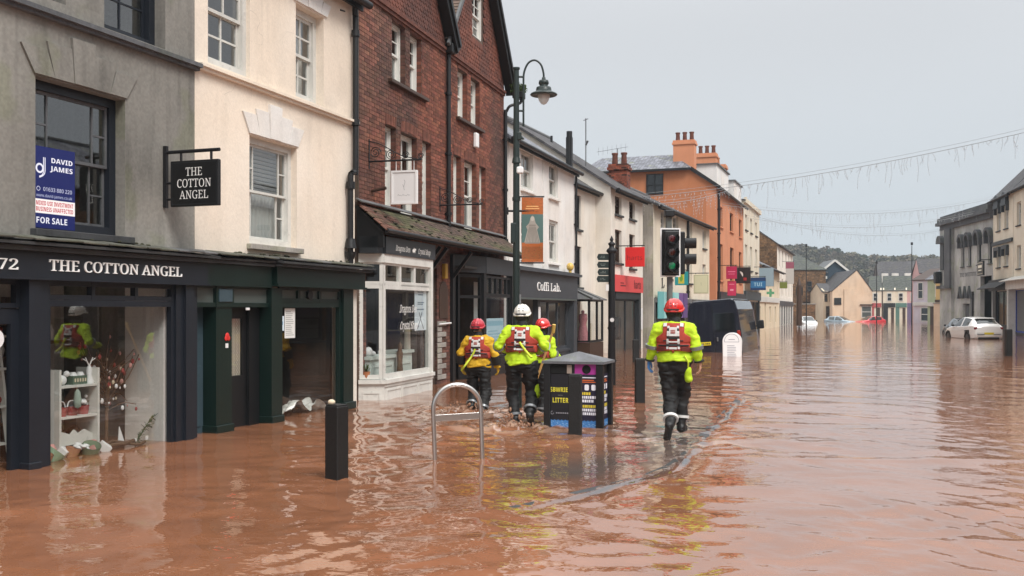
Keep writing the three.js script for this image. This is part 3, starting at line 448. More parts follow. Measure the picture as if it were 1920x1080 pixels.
      if (gi === 1 && s < 0) mb().beam(p(0, ov + 0.02, 0.12), p(1, ov + 0.02, 0.12), 0.06, 0.09).build('lead_verge', M.lead, C); else mb().beam(p(0, ov + 0.03, 0.06), p(1, ov + 0.03, 0.06), 0.05, 0.26).beam(p(0, ov + 0.075, 0.14), p(1, ov + 0.075, 0.14), 0.05, 0.1).build('bargeboard', M.black, C);
      if (gi === 1 && s < 0) continue; const q = mb(), A1 = p(0, ov, 0.0), B1 = p(1, ov, 0.0), A2 = p(0, 0.02, 0.0), B2 = p(1, 0.02, 0.0); s > 0 ? q.slab(A1, B1, B2, A2, 0.03) : q.slab(A2, B2, B1, A1, 0.03); q.build('soffit', M.black, C);
    }
  });
  const ti = new THREE.InstancedMesh(tileGeo, std(lin(1, 1, 1), 0.85, { map: rep(T.grime, 0.6) }), tiles.length);
  tiles.forEach((q, i) => { m4.makeRotationX(-0.1 + rr(-0.03, 0.03)).setPosition(q[0], q[1], 0.012 + rr(0, 0.004)); ti.setMatrixAt(i, m4); const h = rnd(), s = clamp(0.5 + 0.8 * noise3(q[0] * 1.2, q[1] * 1.2, 31), 0, 1), d = mix(0.7, 1.25, h); ti.setColorAt(i, col.setRGB(mix(0.24, 0.14, s) * d, mix(0.075, 0.052, s) * d, mix(0.045, 0.038, s) * d)); });
  ti.name = 'hung_tiles'; ti.userData.kind = 'stuff'; C.add(ti);
  // canopy
  const cz = 0.52, cy0 = 3.06, cy1 = 3.52, xs0 = -0.12, xs1 = 9.25, cl = Math.hypot(cz, cy1 - cy0), ang = Math.atan2(cy1 - cy0, cz);
  mb().slab([xs0, cy0, cz], [xs1, cy0, cz], [xs1, cy1, 0.01], [xs0, cy1, 0.01], 0.05).build('canopy_deck', M.black, C);
  const cg = mb().box(0, 0, 0, 0.158, 0.014, 0.15).geo(), ct = []; for (let j = 0; j < 8; j++) for (let i = 0; i < 58; i++) ct.push([xs0 + 0.08 + i * 0.1625 + (j % 2) * 0.08 - 0.04, j]);
  const ci = new THREE.InstancedMesh(cg, std(lin(1, 1, 1), 0.95, { map: rep(T.grime, 0.5) }), ct.length), qn = new THREE.Quaternion(), ax = V3(1, 0, 0);
  ct.forEach((q, i) => { const t = (q[1] + 0.35) / 8; qn.setFromEuler(new THREE.Euler(ang - 0.07 + rr(-0.02, 0.02), 0, rr(-0.02, 0.02))); m4.compose(V3(q[0], mix(cy0, cy1, t) + 0.03 + rr(0, 0.006), mix(cz + 0.05, 0.03, t)), qn, V3(1, 1, 1)); ci.setMatrixAt(i, m4);
    const ms = clamp(0.35 + 1.3 * noise3(q[0] * 1.3, q[1] * 0.5, 5) + rr(-0.2, 0.2), 0, 1), d = rr(0.6, 1.3), red = q[0] < 1.2 ? 0.7 : 0.15; ci.setColorAt(i, col.setRGB(mix(mix(0.13, 0.22, red), 0.105, ms) * d, mix(mix(0.095, 0.085, red), 0.1, ms) * d, mix(mix(0.075, 0.055, red), 0.045, ms) * d)); });
  ci.name = 'canopy_tiles'; ci.userData.kind = 'stuff'; C.add(ci);
  { reseed(77); const g = mb(); for (let i = 0; i < 34; i++) { const x = rnd() < 0.25 ? rr(2.2, 2.7) : rr(0.2, 9), t = Math.pow(rnd(), 1.5); g.sph(x, mix(cy0, cy1, t) + 0.045, mix(cz + 0.05, 0.05, t), rr(0.02, 0.05), [1.5, 0.45, 1.2], 7); } const m = g.build('moss', M.mossBrown, C); m.userData.kind = 'stuff'; }
  mb().cyl((xs0 + xs1) / 2, cy0 + 0.0, cz + 0.07, 0.04, 0.04, xs1 - xs0, 10, 0, 0, Math.PI / 2).b2(xs0, xs1, cy0 - 0.06, cy0 + 0.0, cz - 0.05, cz).build('canopy_gutter', M.black, C);
  mb().slab([xs0, cy1 + 0.07, 0.12], [xs1, cy1 + 0.07, 0.12], [xs1, cy1 + 0.14, 0.0], [xs0, cy1 + 0.14, 0.0], 0.02).build('lead_flashing', M.lead, C);
  mb().prism([[0, cy0 - 0.3], [0, cy1], [cz, cy0], [cz, cy0 - 0.3]], 0.05, new THREE.Matrix4().makeRotationY(-Math.PI / 2).setPosition(xs0 + 0.07, 0, 0)).build('canopy_cheek', M.black, C);
  for (const x of [2.95, 3.35, 5.0]) mb().beam([x, 2.35, 0.04], [x + (x > 3 ? 0.0 : 0), 2.95, 0.5], 0.07, 0.07).b2(x - 0.07, x + 0.07, -0.35, 2.9, 0.0, 0.08).build('canopy_post', M.black, C);
  // white shop bay
  const bay = 0.43, wp = M.whitePaint, f0 = 0.16, f1 = 2.66, sx = -0.02, sz = 0.0;
  const fm = mb().b2(f0, f1, -0.35, 0.3, bay - 0.1, bay).b2(f0 - 0.02, f1 + 0.02, 0.3, 0.37, bay - 0.14, bay + 0.05).b2(f0, f1, 0.24, 0.3, bay, bay + 0.02); 
  for (const [a, b] of [[f0 + 0.1, 0.95], [1.02, 1.78], [1.85, 2.56]]) fm.b2(a, b, 0.16, 0.19, bay, bay + 0.012).b2(a, b, -0.3, -0.27, bay, bay + 0.012).b2(a, a + 0.03, -0.27, 0.16, bay, bay + 0.012).b2(b - 0.03, b, -0.27, 0.16, bay, bay + 0.012);
  fm.build('stall_riser', wp, C);
  glazed(C, [f0 + 0.05, f1 - 0.09], [0.42, 2.07], bay - 0.02, 0.1, wp, 'shop_window'); glazed(C, [f0 + 0.05, 0.98, 1.72, f1 - 0.09], [2.13, 2.5], bay - 0.02, 0.08, wp, 'transom_light');
  mb().b2(f0, f1, 2.5, 2.66, bay - 0.1, bay + 0.012).b2(f1 - 0.14, f1 - 0.02, 0.37, 2.5, bay - 0.1, bay + 0.02).build('bay_frame', wp, C);
  { // left return of the bay
    const L = new THREE.Group(); L.name = 'bay_side'; const len = Math.hypot(f0 - sx, bay - sz), an = Math.atan2(bay - sz, f0 - sx); L.position.set(sx, 0, sz); L.rotation.y = -an; C.add(L);
    mb().b2(0, len, -0.35, 0.3, -0.1, 0).b2(0, len + 0.02, 0.3, 0.37, -0.1, 0.05).b2(0.07, len - 0.07, 0.12, 0.15, 0, 0.012).b2(0.07, 0.1, -0.2, 0.12, 0, 0.012).b2(len - 0.1, len - 0.07, -0.2, 0.12, 0, 0.012).b2(0, len, 2.5, 2.66, -0.1, 0.01).each('stall_riser', wp, L);
    glazed(L, [0.04, len - 0.06], [0.42, 2.07], -0.02, 0.08, wp, 'shop_window'); glazed(L, [0.04, len - 0.06], [2.13, 2.5], -0.02, 0.06, wp, 'transom_light');
  }
  mb().b2(0.1, 3.7, -0.35, 2.62, -2.6, -2.5).b2(0.02, 0.1, -0.35, 2.62, -2.5, -0.29).b2(3.7, 3.78, -0.35, 2.62, -2.5, -0.29).build('shop_back_wall', std(lin(0.17, 0.165, 0.155), 0.9, { map: rep(T.grime, 2) }), C);
  mb().b2(f0, f1, 2.55, 2.6, -0.29, bay - 0.11).build('bay_ceiling', M.charcoal, C);
  mb().b2(f0 - 0.02, f1 + 0.06, 2.66, 2.97, bay - 0.06, bay + 0.04).b2(-0.1, f0 - 0.02, 2.66, 2.97, 0.05, bay - 0.02).build('fascia', M.charcoal, C);
  const script = (x, s, cx, cy, sz, o) => txt(x, s, cx, cy, sz, '#ecebe6', 'serif', { skew: 0.28, ...o });
  const dragon = (x, cx, cy, s) => { x.fillStyle = '#ecebe6'; x.beginPath(); x.ellipse(cx, cy, s, s * 0.42, -0.1, 0, 7); x.fill(); for (const k of [-0.7, -0.3, 0.3, 0.7]) x.fillRect(cx + k * s - 3, cy, 7, s * 0.62); x.beginPath(); x.ellipse(cx + s, cy - s * 0.3, s * 0.34, s * 0.22, 0.3, 0, 7); x.fill(); x.beginPath(); x.moveTo(cx - s * 0.3, cy - s * 0.2); x.lineTo(cx + s * 0.1, cy - s * 0.8); x.lineTo(cx + s * 0.4, cy - s * 0.2); x.fill(); };
  panel('lettering', print(2.3, 0.28, 380, (x, w, h) => { x.clearRect(0, 0, w, h); script(x, 'Dragons Den', w * 0.29, h * 0.5, 60, { maxw: w * 0.33 }); dragon(x, w * 0.54, h * 0.5, 34); script(x, 'Crystal Shop', w * 0.8, h * 0.5, 60, { maxw: w * 0.31 }); }, { cut: 1 }), C, 1.42, 2.79, bay + 0.045, 2.2, 0.25);
  panel('window_lettering', print(0.8, 0.62, 400, (x, w, h) => { x.clearRect(0, 0, w, h); script(x, 'Dragons Den', w * 0.5, h * 0.25, 78, { maxw: w * 0.9 }); script(x, 'Crystal Shop', w * 0.52, h * 0.75, 78, { maxw: w * 0.9 }); }, { cut: 1 }), C, 1.42, 1.5, bay - 0.03, 1.0, 0.64);
  panel('window_poster', print(0.6, 0.85, 300, (x, w, h) => { x.fillStyle = '#c9d2d8'; x.fillRect(0, 0, w, h); x.fillStyle = '#6f7d88'; for (const [y, a, b] of [[0.1, 0.25, 0.75], [0.16, 0.3, 0.7], [0.34, 0.25, 0.8], [0.38, 0.25, 0.7], [0.5, 0.2, 0.8]]) x.fillRect(w * a, h * y, w * (b - a), 7); x.strokeStyle = '#4a5560'; x.lineWidth = 9; for (const s of [-1, 1]) { x.beginPath(); x.moveTo(w * (0.5 - 0.12 * s), h * 0.58); x.lineTo(w * (0.5 + 0.02 * s), h * 0.75); x.lineTo(w * (0.5 + 0.26 * s), h * 0.97); x.stroke(); } }), C, 2.17, 1.66, bay - 0.075, 0.66, 0.86);
  // passage pier: brick with pale toothed quoins, lamp
  for (let i = 0; i < 11; i++) mb().rbox(4.08 + (i % 2 ? 0.14 : 0.28), 0.15 + i * 0.118, 0.005, i % 2 ? 0.26 : 0.54, 0.105, 0.05, 0.008).build('quoin', M.stone, C);
  mb().prism([...rect(4.2, 4.75, 1.45, 2.0).slice(0, 2), ...circ(4.475, 2.0, 0.275, 12, 0, Math.PI)], 0.02, mb().tf(0, 0, 0.008)).build('blind_arch', M.brown, C);
  mb().rbox(4.45, 2.5, 0.06, 0.16, 0.34, 0.1, 0.02).build('wall_lamp', M.gold, C); mb().bar([4.1, 1.32, 0.06], [4.85, 1.34, 0.06], 0.02).build('rail', M.signWhite, C);
  // dark second shop with leaded top lights
  const s2 = 0.36, ch = M.charcoal;
  mb().b2(6.5, 9.05, 2.52, 2.92, s2 - 0.05, s2 + 0.03).slab([5.1, 2.92, 0.02], [6.5, 2.92, s2 + 0.02], [6.5, 2.52, s2 + 0.02], [5.1, 2.52, 0.02], -0.04).build('fascia', ch, C);
  mb().b2(6.42, 6.6, -0.35, 2.52, s2 - 0.1, s2).b2(8.85, 9.1, -0.35, 2.52, s2 - 0.1, s2 + 0.01).b2(6.6, 8.85, -0.35, 0.42, s2 - 0.08, s2 - 0.02).b2(5.08, 5.2, -0.35, 2.6, -0.06, 0.05).b2(5.2, 5.5, -0.35, 2.6, -0.7, -0.6).each('shop_post', M.black, C);
  glazed(C, [6.62, 7.1, 7.55, 8.0, 8.45, 8.83], [2.02, 2.45], s2 - 0.03, 0.05, M.black, 'leaded_light'); glazed(C, [6.62, 8.83], [0.46, 1.98], s2 - 0.03, 0.06, M.black, 'shop_window');
  { const L = new THREE.Group(); L.name = 'bay_side'; const a = [5.55, 0.0], b = [6.42, s2 - 0.05], len = Math.hypot(b[0] - a[0], b[1] - a[1]); L.position.set(a[0], 0, a[1]); L.rotation.y = -Math.atan2(b[1] - a[1], b[0] - a[0]); C.add(L); mb().b2(0, len, -0.35, 0.4, -0.08, 0).build('stall_riser', M.black, L); glazed(L, [0.05, len - 0.03], [0.45, 1.95, 2.45], -0.02, 0.07, M.black, 'shop_window'); }
  panel('window_poster', print(0.9, 0.5, 200, (x, w, h) => { x.fillStyle = '#b4cdd8'; x.fillRect(0, 0, w, h); x.fillStyle = '#8db4c4'; x.fillRect(8, 8, w - 16, 14); for (let i = 0; i < 6; i++) x.fillRect(20, 36 + i * 9, w * (0.5 + 0.3 * hash3(i, 2, 2)), 3); }), C, 7.55, 1.0, s2 - 0.07, 1.5, 0.85);
  mb().b2(5.2, 8.95, -0.35, 2.7, -2.3, -2.2).b2(5.2, 5.28, -0.35, 2.7, -2.2, -0.7).b2(5.2, 9, 2.6, 2.66, -2.2, 0.28).build('shop_back_wall', M.interior, C);
  panel('draped_cloth', M.curtain, C, 7.9, 1.7, -0.3, 0.55, 1.3);
  // rainwater goods, alarm box, stub
  downpipe(C, 4.65, 3.5, 7.4, 0.08, 0.05); downpipe(C, 9.22, 3.2, 7.0, 0.08, 0.05); mb().rbox(4.65, 7.5, 0.12, 0.24, 0.22, 0.2, 0.03).build('hopper', M.black, C);
  mb().tube([[9.22, 6.95, 0.1], [9.24, 7.1, 0.2], [9.42, 7.2, 0.42], [9.46, 7.3, 0.45]], 0.04, 20, 8).rbox(9.4, 7.4, 0.4, 0.3, 0.18, 0.3, 0.03).build('gutter_end', M.black, C);
  { reseed(5); const g = mb(); for (let i = 0; i < 260; i++) { const p = V3(9.42 + rr(-0.22, 0.22), 7.5 + rr(0, 0.2), 0.38 + rr(-0.2, 0.2)); g.box(p.x, p.y, p.z, 0.012, rr(0.03, 0.1), 0.02, rr(-1, 1), rr(0, 3), rr(-1, 1)); } const m = g.build('gutter_weeds', M.moss, C); m.userData.kind = 'stuff'; }
  mb().rbox(6.72, 5.78, 0.06, 0.2, 0.36, 0.1, 0.03).build('alarm_box', M.signWhite, C); mb().bar([0.55, 3.85, 0], [0.55, 3.9, 0.3], 0.03).build('pipe_stub', M.brown, C);
  // two scrolled iron sign brackets; the first still carries a white hanging sign
  const bracket = (label, s, y, len) => {
    const t = thing('sign_bracket', label, 'bracket'); C.add(t); const g = mb().box(0, y + 0.14, 0.012, 0.035, 0.55, 0.02).bar([0, y, 0], [0, y, len], 0.017);
    const sc = (z, yy, r, dir) => { const p = []; for (let i = 0; i <= 26; i++) { const a = i / 26 * 4 * Math.PI, q = r * (1 - i / 34); p.push([0, yy + q * Math.sin(a) * dir, z + q * Math.cos(a)]); } g.tube(p, 0.008, 60, 5); };
    sc(0.14, y + 0.16, 0.11, 1); sc(len * 0.42, y + 0.12, 0.1, -1); sc(len * 0.7, y + 0.09, 0.07, 1); sc(len * 0.98, y + 0.06, 0.06, 1); g.tube([[0, y + 0.38, 0.01], [0, y + 0.3, len * 0.25], [0, y + 0.1, len * 0.6], [0, y + 0.02, len * 0.9]], 0.009, 24, 5); g.build('scrollwork', M.iron, t);
    t.position.set(s, 0, 0); scene.attach(t); return t;
  };
  bracket('scrolled iron bracket holding the white hanging sign on the brick wall', 0.42, 4.38, 1.05); bracket('scrolled iron bracket without a sign beside the brick house downpipe', 4.25, 3.95, 1.0);
  const hs = thing('hanging_sign', 'white framed hanging sign with faint grey emblem under the iron bracket', 'sign'); C.add(hs);
  mb().rbox(0, 3.88, 0.72, 0.07, 0.62, 0.5, 0.01).build('board', M.signWhite, hs); mb().box(-0.04, 4.17, 0.72, 0.02, 0.035, 0.5).box(-0.04, 3.59, 0.72, 0.02, 0.035, 0.5).box(-0.04, 3.88, 0.955, 0.02, 0.545, 0.03).box(-0.04, 3.88, 0.485, 0.02, 0.545, 0.03).bar([0, 4.19, 0.55], [0, 4.38, 0.55], 0.006).bar([0, 4.19, 0.9], [0, 4.38, 0.9], 0.006).build('sign_frame', M.signWhite, hs);
  panel('print', print(0.44, 0.54, 400, (x, w, h) => { x.fillStyle = '#dcdad9'; x.fillRect(0, 0, w, h); x.strokeStyle = '#a7a5a6'; x.lineWidth = 4; x.beginPath(); x.moveTo(w * 0.5, h * 0.25); x.bezierCurveTo(w * 0.62, h * 0.35, w * 0.42, h * 0.45, w * 0.52, h * 0.6); x.stroke(); x.beginPath(); x.moveTo(w * 0.44, h * 0.4); x.lineTo(w * 0.5, h * 0.52); x.stroke(); x.lineWidth = 3; x.beginPath(); x.moveTo(w * 0.22, h * 0.78); for (let i = 0; i < 8; i++) x.quadraticCurveTo(w * (0.25 + i * 0.07), h * (0.7 + 0.05 * (i % 3)), w * (0.28 + i * 0.07), h * 0.78); x.stroke(); }), hs, -0.037, 3.88, 0.72, 0.44, 0.54, 0, -Math.PI / 2);
  hs.position.set(0.42, 0, 0); scene.attach(hs);
}
// D: white rendered house with the dark coffee shop
reseed(31);
{
  const w = (x, y, ww, h, o = {}) => ({ x, y, w: ww, h, rec: 0.06, fw: 0.09, sw: 0.05, bw: 0.03, cols: 2, rows: [1, 1], ...o });
  const D = house({ name: 'rendered_house', label: 'white rendered house with dark grey Coffi Lab shopfront', pos: [-9.42, -25.68], rot: 91.757, x0: 0, x1: 7.66, h: 6.4, mat: M.white, windows: [w(1.55, 5.1, 1.2, 1.16, { net: 1 }), w(4.45, 5.18, 1.05, 1.12, { net: 2 }), w(4.45, 3.13, 1.08, 1.33), w(1.55, 3.13, 1.1, 1.33)], holes: [[0.3, 6.75, -0.3, 2.05]], floors: [2.85, 4.8], sill: M.white, roof: { h: 8.55, mat: M.slate, ridgeZ: -3.3, side: 0.0 } });
  mb().b2(3.72, 3.78, 2.95, 6.2, 0, 0.03).b2(0.35, 0.4, 2.95, 6.2, 0, 0.03).b2(0.35, 3.78, 6.2, 6.25, 0, 0.032).build('render_band', M.white, D);
  mb().b2(0.2, 6.95, 1.98, 2.72, 0, 0.28).b2(0.1, 7.05, 2.72, 2.8, 0.002, 0.42).b2(0.15, 7.0, 2.8, 2.84, 0.002, 0.34).build('fascia', M.slateGrey, D);
  mb().b2(0.4, 6.75, 1.93, 1.98, 0.02, 0.3).build('fascia_strip', M.frosted, D);
  letters('Coffi Lab.', font.serif, 2.2, 4.75, 2.2, 0.26, 0.28, M.textWhite, D);
  mb().b2(0.2, 0.5, -0.35, 1.96, -0.05, 0.2).b2(6.55, 6.95, -0.35, 1.98, -0.05, 0.26).b2(2.86, 3.1, -0.35, 1.96, -0.05, 0.1).b2(3.1, 6.55, -0.35, 0.3, -0.05, 0.1).b2(3.1, 6.55, 0.3, 0.38, -0.05, 0.14).b2(0.5, 1.1, -0.35, 1.96, -0.1, 0.02).each('shop_post', M.slateGrey, D);
  glazed(D, [3.14, 4.2, 5.3, 6.5], [0.42, 1.9], 0.05, 0.09, M.slateGrey, 'shop_window');
  mb().b2(1.1, 2.86, -0.35, 2.0, -0.9, -0.85).b2(0.6, 6.6, -0.35, 2.0, -2.6, -2.5).b2(0.4, 6.7, 2.0, 2.06, -2.6, -0.29).build('shop_back_wall', M.interior, D);
  mb().rbox(2.98, 1.25, 0.12, 0.2, 0.95, 0.02, 0.01).build('menu_board', M.signWhite, D);
  const gl = mb().cyl(6.2, 2.88, 0.22, 0.05, 0.05, 0.12).sph(6.2, 3.04, 0.22, 0.12, [1, 1.15, 1]).build('globe_light', std(lin(0.62, 0.42, 0.1), 0.35), D);
  downpipe(D, 7.6, 0.2, 6.3, 0.07, 0.04); mb().b2(7.62, 7.8, 6.1, 7.55, -0.3, -0.1).cyl(7.71, 7.0, -0.2, 0.1, 0.1, 1.5).build('flue', M.black, D);
  // E: lower cream house set back, with a glazed bay shop window
  const E = house({ name: 'rendered_house', label: 'set back cream house with lead-roofed bay shop window', pos: [-10, -34.0], rot: 90, x0: -0.6, x1: 3.4, h: 6.15, mat: M.offwhite, windows: [w(0.34, 4.52, 0.98, 1.22, { frame: M.black, sill: M.sillDark }), w(0.34, 2.45, 1.05, 1.46, { frame: M.black, sill: M.sillDark })], holes: [[-0.4, 1.2, -0.3, 1.95]], floors: [2.3, 4.2], roof: { h: 8.2, mat: M.slateDark, ridgeZ: -3.2 } });
  const e0 = -0.55, e1 = 1.28, ez = 0.85;
  mb().b2(e0, e1, -0.35, 0.5, 0.1, ez).build('stall_riser', M.brown, E);
  glazed(E, [e0 + 0.04, 0.5, e1 - 0.04], [0.55, 1.95], ez, 0.07, M.black, 'bay_window');
  { const L = new THREE.Group(); L.name = 'bay_side'; L.position.set(e0, 0, 0.1); L.rotation.y = -Math.PI / 2; E.add(L); glazed(L, [0.05, ez - 0.14], [0.55, 1.95], 0.02, 0.06, M.black, 'bay_window'); }
  mb().slab([e0 - 0.1, 2.0, ez + 0.12], [e1 + 0.1, 2.0, ez + 0.12], [e1 - 0.2, 2.42, 0.0], [e0 + 0.3, 2.42, 0.0], 0.04).slab([e0 - 0.1, 2.0, 0.0], [e0 - 0.1, 2.0, ez + 0.12], [e0 + 0.3, 2.42, 0.0], [e0 + 0.3, 2.42, -0.01], 0.03).bar([e0 + 0.3, 2.44, 0], [e0 - 0.1, 2.03, ez + 0.12], 0.03).bar([0.4, 2.44, 0], [0.4, 2.03, ez + 0.12], 0.02).build('bay_roof', M.lead, E);
  mb().b2(e0, e1, -0.35, 2.0, -1.3, -1.25).b2(e0, e1, 1.97, 2.0, -0.2, ez).build('shop_back_wall', M.interiorGrey, E);
  const mn = thing('shop_mannequin', 'headless mannequin in pink dress inside the bay shop window', 'mannequin'); E.add(mn);
  mb().lathe([[0.02, 1.62], [0.06, 1.58], [0.05, 1.5], [0.15, 1.46], [0.16, 1.3], [0.11, 1.12], [0.15, 1.0], [0.2, 0.6], [0.26, 0.2], [0.01, 0.2]], 18).build('dress', std(lin(0.5, 0.2, 0.22), 0.9, { map: rep(T.cloth, 0.3) }), mn); mb().cyl(0, 0, 0, 0.03, 0.03, 0.6).build('stand', M.iron, mn); mn.position.set(0.0, 0, 0.45); scene.attach(mn);
  mb().b2(0.7, 0.95, 0.5, 1.5, 0.3, 0.34).b2(0.9, 1.2, 0.5, 1.15, 0.4, 0.43).build('hung_garment', M.cream3, E);
}
// F: taller white house with the red shop
{
  const w = (x, y, ww, h, o = {}) => ({ x, y, w: ww, h, rec: 0.1, fw: 0.06, cols: 1, rows: [2, 2], frame: M.brown, sill: M.sillDark, far: 1, ...o });
  const Fh = house({ name: 'rendered_house', label: 'white gable-ended house with red shop fascia and black window sills', pos: [-9.4, -37.34], rot: 88.41, x0: 0, x1: 5.0, h: 6.35, mat: M.offwhite, windows: [w(0.6, 5.32, 0.98, 0.72), w(2.75, 5.32, 0.92, 0.72), w(0.6, 3.45, 0.98, 1.28), w(2.75, 3.32, 0.92, 1.38)], holes: [[0.3, 4.2, -0.3, 2.3]], floors: [2.9, 5], roof: { h: 9.1, mat: M.slateDark, ridgeZ: -4.2, side: 0.12, over: 0.28 }, depth: 8.4 });
  mb().b2(-0.1, 4.35, 2.33, 2.97, 0, 0.18).build('fascia', std(lin(0.62, 0.06, 0.06), 0.5), Fh);
  panel('lettering', print(4, 0.6, 120, (x, ww, h) => { x.clearRect(0, 0, ww, h); txt(x, 'harts', ww * 0.8, h * 0.52, 52, '#5a0f14', 'sans-serif', { bold: 1 }); x.fillStyle = '#5a0f14'; x.fillRect(ww * 0.17, h * 0.6, 90, 5); x.fillRect(ww * 0.17, h * 0.44, 60, 4); }, { cut: 1 }), Fh, 2.12, 2.65, 0.186, 4.2, 0.6);
  mb().b2(0.0, 0.3, -0.35, 2.33, -0.1, 0.1).b2(3.95, 4.3, -0.35, 2.33, -0.1, 0.1).b2(0.3, 3.95, 2.05, 2.33, -0.1, 0.12).each('shop_post', M.charcoal, Fh);
  glazed(Fh, [0.35, 2.2, 3.92], [-0.2, 2.02], 0.0, 0.07, M.charcoal, 'shop_window');
  mb().b2(0.1, 4.4, -0.35, 2.3, -1.9, -1.8).b2(0.1, 4.4, 2.3, 2.36, -1.85, -0.29).build('shop_back_wall', M.interiorGrey, Fh);
  const rail = thing('clothes_rail', 'rail of dark coats hanging in the red shop window', 'clothes rail'); Fh.add(rail);
  mb().bar([0.6, 1.45, -0.7], [3.6, 1.45, -0.7], 0.02).bar([0.6, 0, -0.7], [0.6, 1.45, -0.7], 0.02).bar([3.6, 0, -0.7], [3.6, 1.45, -0.7], 0.02).build('rail', M.steel, rail);
  for (let i = 0; i < 13; i++) mb().rbox(0.8 + i * 0.21, 0.98 - rr(0, 0.12), -0.7, 0.13, 0.86 + rr(-0.1, 0.15), 0.42, 0.05, 0, rr(-0.2, 0.2)).build('coat', [M.black, M.charcoal, M.slateGrey, M.brown][i % 4], rail); scene.attach(rail);
  mb().rbox(4.62, 1.25, 0.04, 0.3, 0.9, 0.03, 0.01).build('notice_board', M.signWhite, Fh);
  chimney(Fh, 4.75, -0.95, 0.55, 0.8, 6.5, 7.8, M.brickDark, 2, M.archB); mb().cyl(3.0, 8.35, -3.4, 0.05, 0.05, 1.1).build('flue', M.black, Fh);
  { const a = thing('tv_aerial', 'tall thin television aerial mast above the white gable house roof', 'aerial', [-10.75, 0, -38.7]); mb().bar([0, 7.2, 0], [0, 9.2, 0], 0.022, 6).bar([-0.1, 9.12, 0], [0.1, 9.18, 0], 0.015, 5).bar([0, 8.15, 0], [0.1, 8.3, 0.05], 0.045, 5).build('mast', M.lead, a); }
  { const a = thing('tv_aerial', 'yagi television aerial lying low over the slate roof', 'aerial', [-13.9, 0, -55.6]); mb().bar([-0.9, 10.55, 0], [0.9, 10.75, 0], 0.011, 5).build('boom', M.lead, a); const g = mb(); for (let i = 0; i < 7; i++) g.bar([-0.8 + i * 0.26, 10.35 + i * 0.028, 0], [-0.8 + i * 0.26, 10.8 + i * 0.028, 0], 0.006, 5); g.bar([0.3, 9.6, 0], [0.3, 10.68, 0], 0.025, 5).build('element', M.lead, a); }
  // G: long cream house with a bare grey end wall
  const G = house({ name: 'rendered_house', label: 'long cream house with grey end wall and teal shopfront', pos: [-8.9, -42.78], rot: 88.41, x0: 0, x1: 13.2, h: 6.2, mat: M.cream2, far: 1, windows: [w(1.4, 4.9, 1.0, 1.15, { frame: M.trimWhite }), w(3.9, 4.9, 1.2, 1.15, { frame: M.trimWhite }), w(7.4, 4.9, 1.0, 1.1, { frame: M.trimWhite }), w(11.2, 4.9, 0.95, 1.0, { frame: M.trimWhite }), w(11.2, 2.85, 0.95, 1.2, { frame: M.trimWhite }), w(7.4, 2.95, 0.95, 1.2, { frame: M.trimWhite })], holes: [[0.3, 12.8, -0.3, 2.0]], floors: [2.4, 4.5], roof: { h: 7.9, mat: M.slateDark, ridgeZ: -3.4, over: 0.3 }, sill: M.cream2 });
  mb().b2(-0.02, 0, -0.35, 6.1, -7, 0.0).prism([[0, 6.1], [6.8, 6.1], [3.4, 7.75]], 0.02, new THREE.Matrix4().makeRotationY(Math.PI / 2).setPosition(-0.02, 0, 0)).build('end_wall_render', M.beigeGrey, G);
  mb().b2(0.1, 13.1, 1.95, 2.15, 0, 0.14).build('fascia', M.lead, G); const tl = [lin(0.14, 0.42, 0.42), lin(0.3, 0.58, 0.57), lin(0.2, 0.5, 0.5), lin(0.3, 0.58, 0.57), lin(0.14, 0.07, 0.24), lin(0.1, 0.05, 0.18)];
  tl.forEach((c, i) => mb().b2(0.15 + i * 1.05, 0.15 + i * 1.05 + (i < 4 ? 0.98 : 0.9), 1.25, 2.42, 0.15, 0.2).build('fascia_panel', std(c, 0.5), G));
  mb().b2(0.1, 0.9, -0.35, 1.95, -0.1, 0.06).b2(3.0, 3.3, -0.35, 1.95, -0.1, 0.06).b2(6.2, 6.5, -0.35, 1.95, -0.1, 0.06).b2(9.4, 9.7, -0.35, 1.95, -0.1, 0.06).b2(12.7, 13.1, -0.35, 1.95, -0.1, 0.06).each('shop_post', M.lead, G);
  glazed(G, [0.95, 2.95], [0.1, 1.2], 0, 0.07, M.lead, 'shop_window'); glazed(G, [3.35, 4.8, 6.15], [0.1, 1.9], 0, 0.07, M.lead, 'shop_window'); glazed(G, [6.55, 8, 9.35], [0.1, 1.9], 0, 0.07, M.lead, 'shop_window'); glazed(G, [9.75, 11.2, 12.65], [0.1, 1.9], 0, 0.07, M.lead, 'shop_window');
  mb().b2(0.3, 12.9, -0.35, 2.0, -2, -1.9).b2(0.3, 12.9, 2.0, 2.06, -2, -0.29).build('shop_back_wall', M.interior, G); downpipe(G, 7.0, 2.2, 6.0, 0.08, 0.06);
  for (const [s, x] of [['L', 1.5], ['T', 3.4]]) letters(s, font.serif, x, x + 0.5, 2.62, 0.42, 0.02, M.charcoal, G);
}
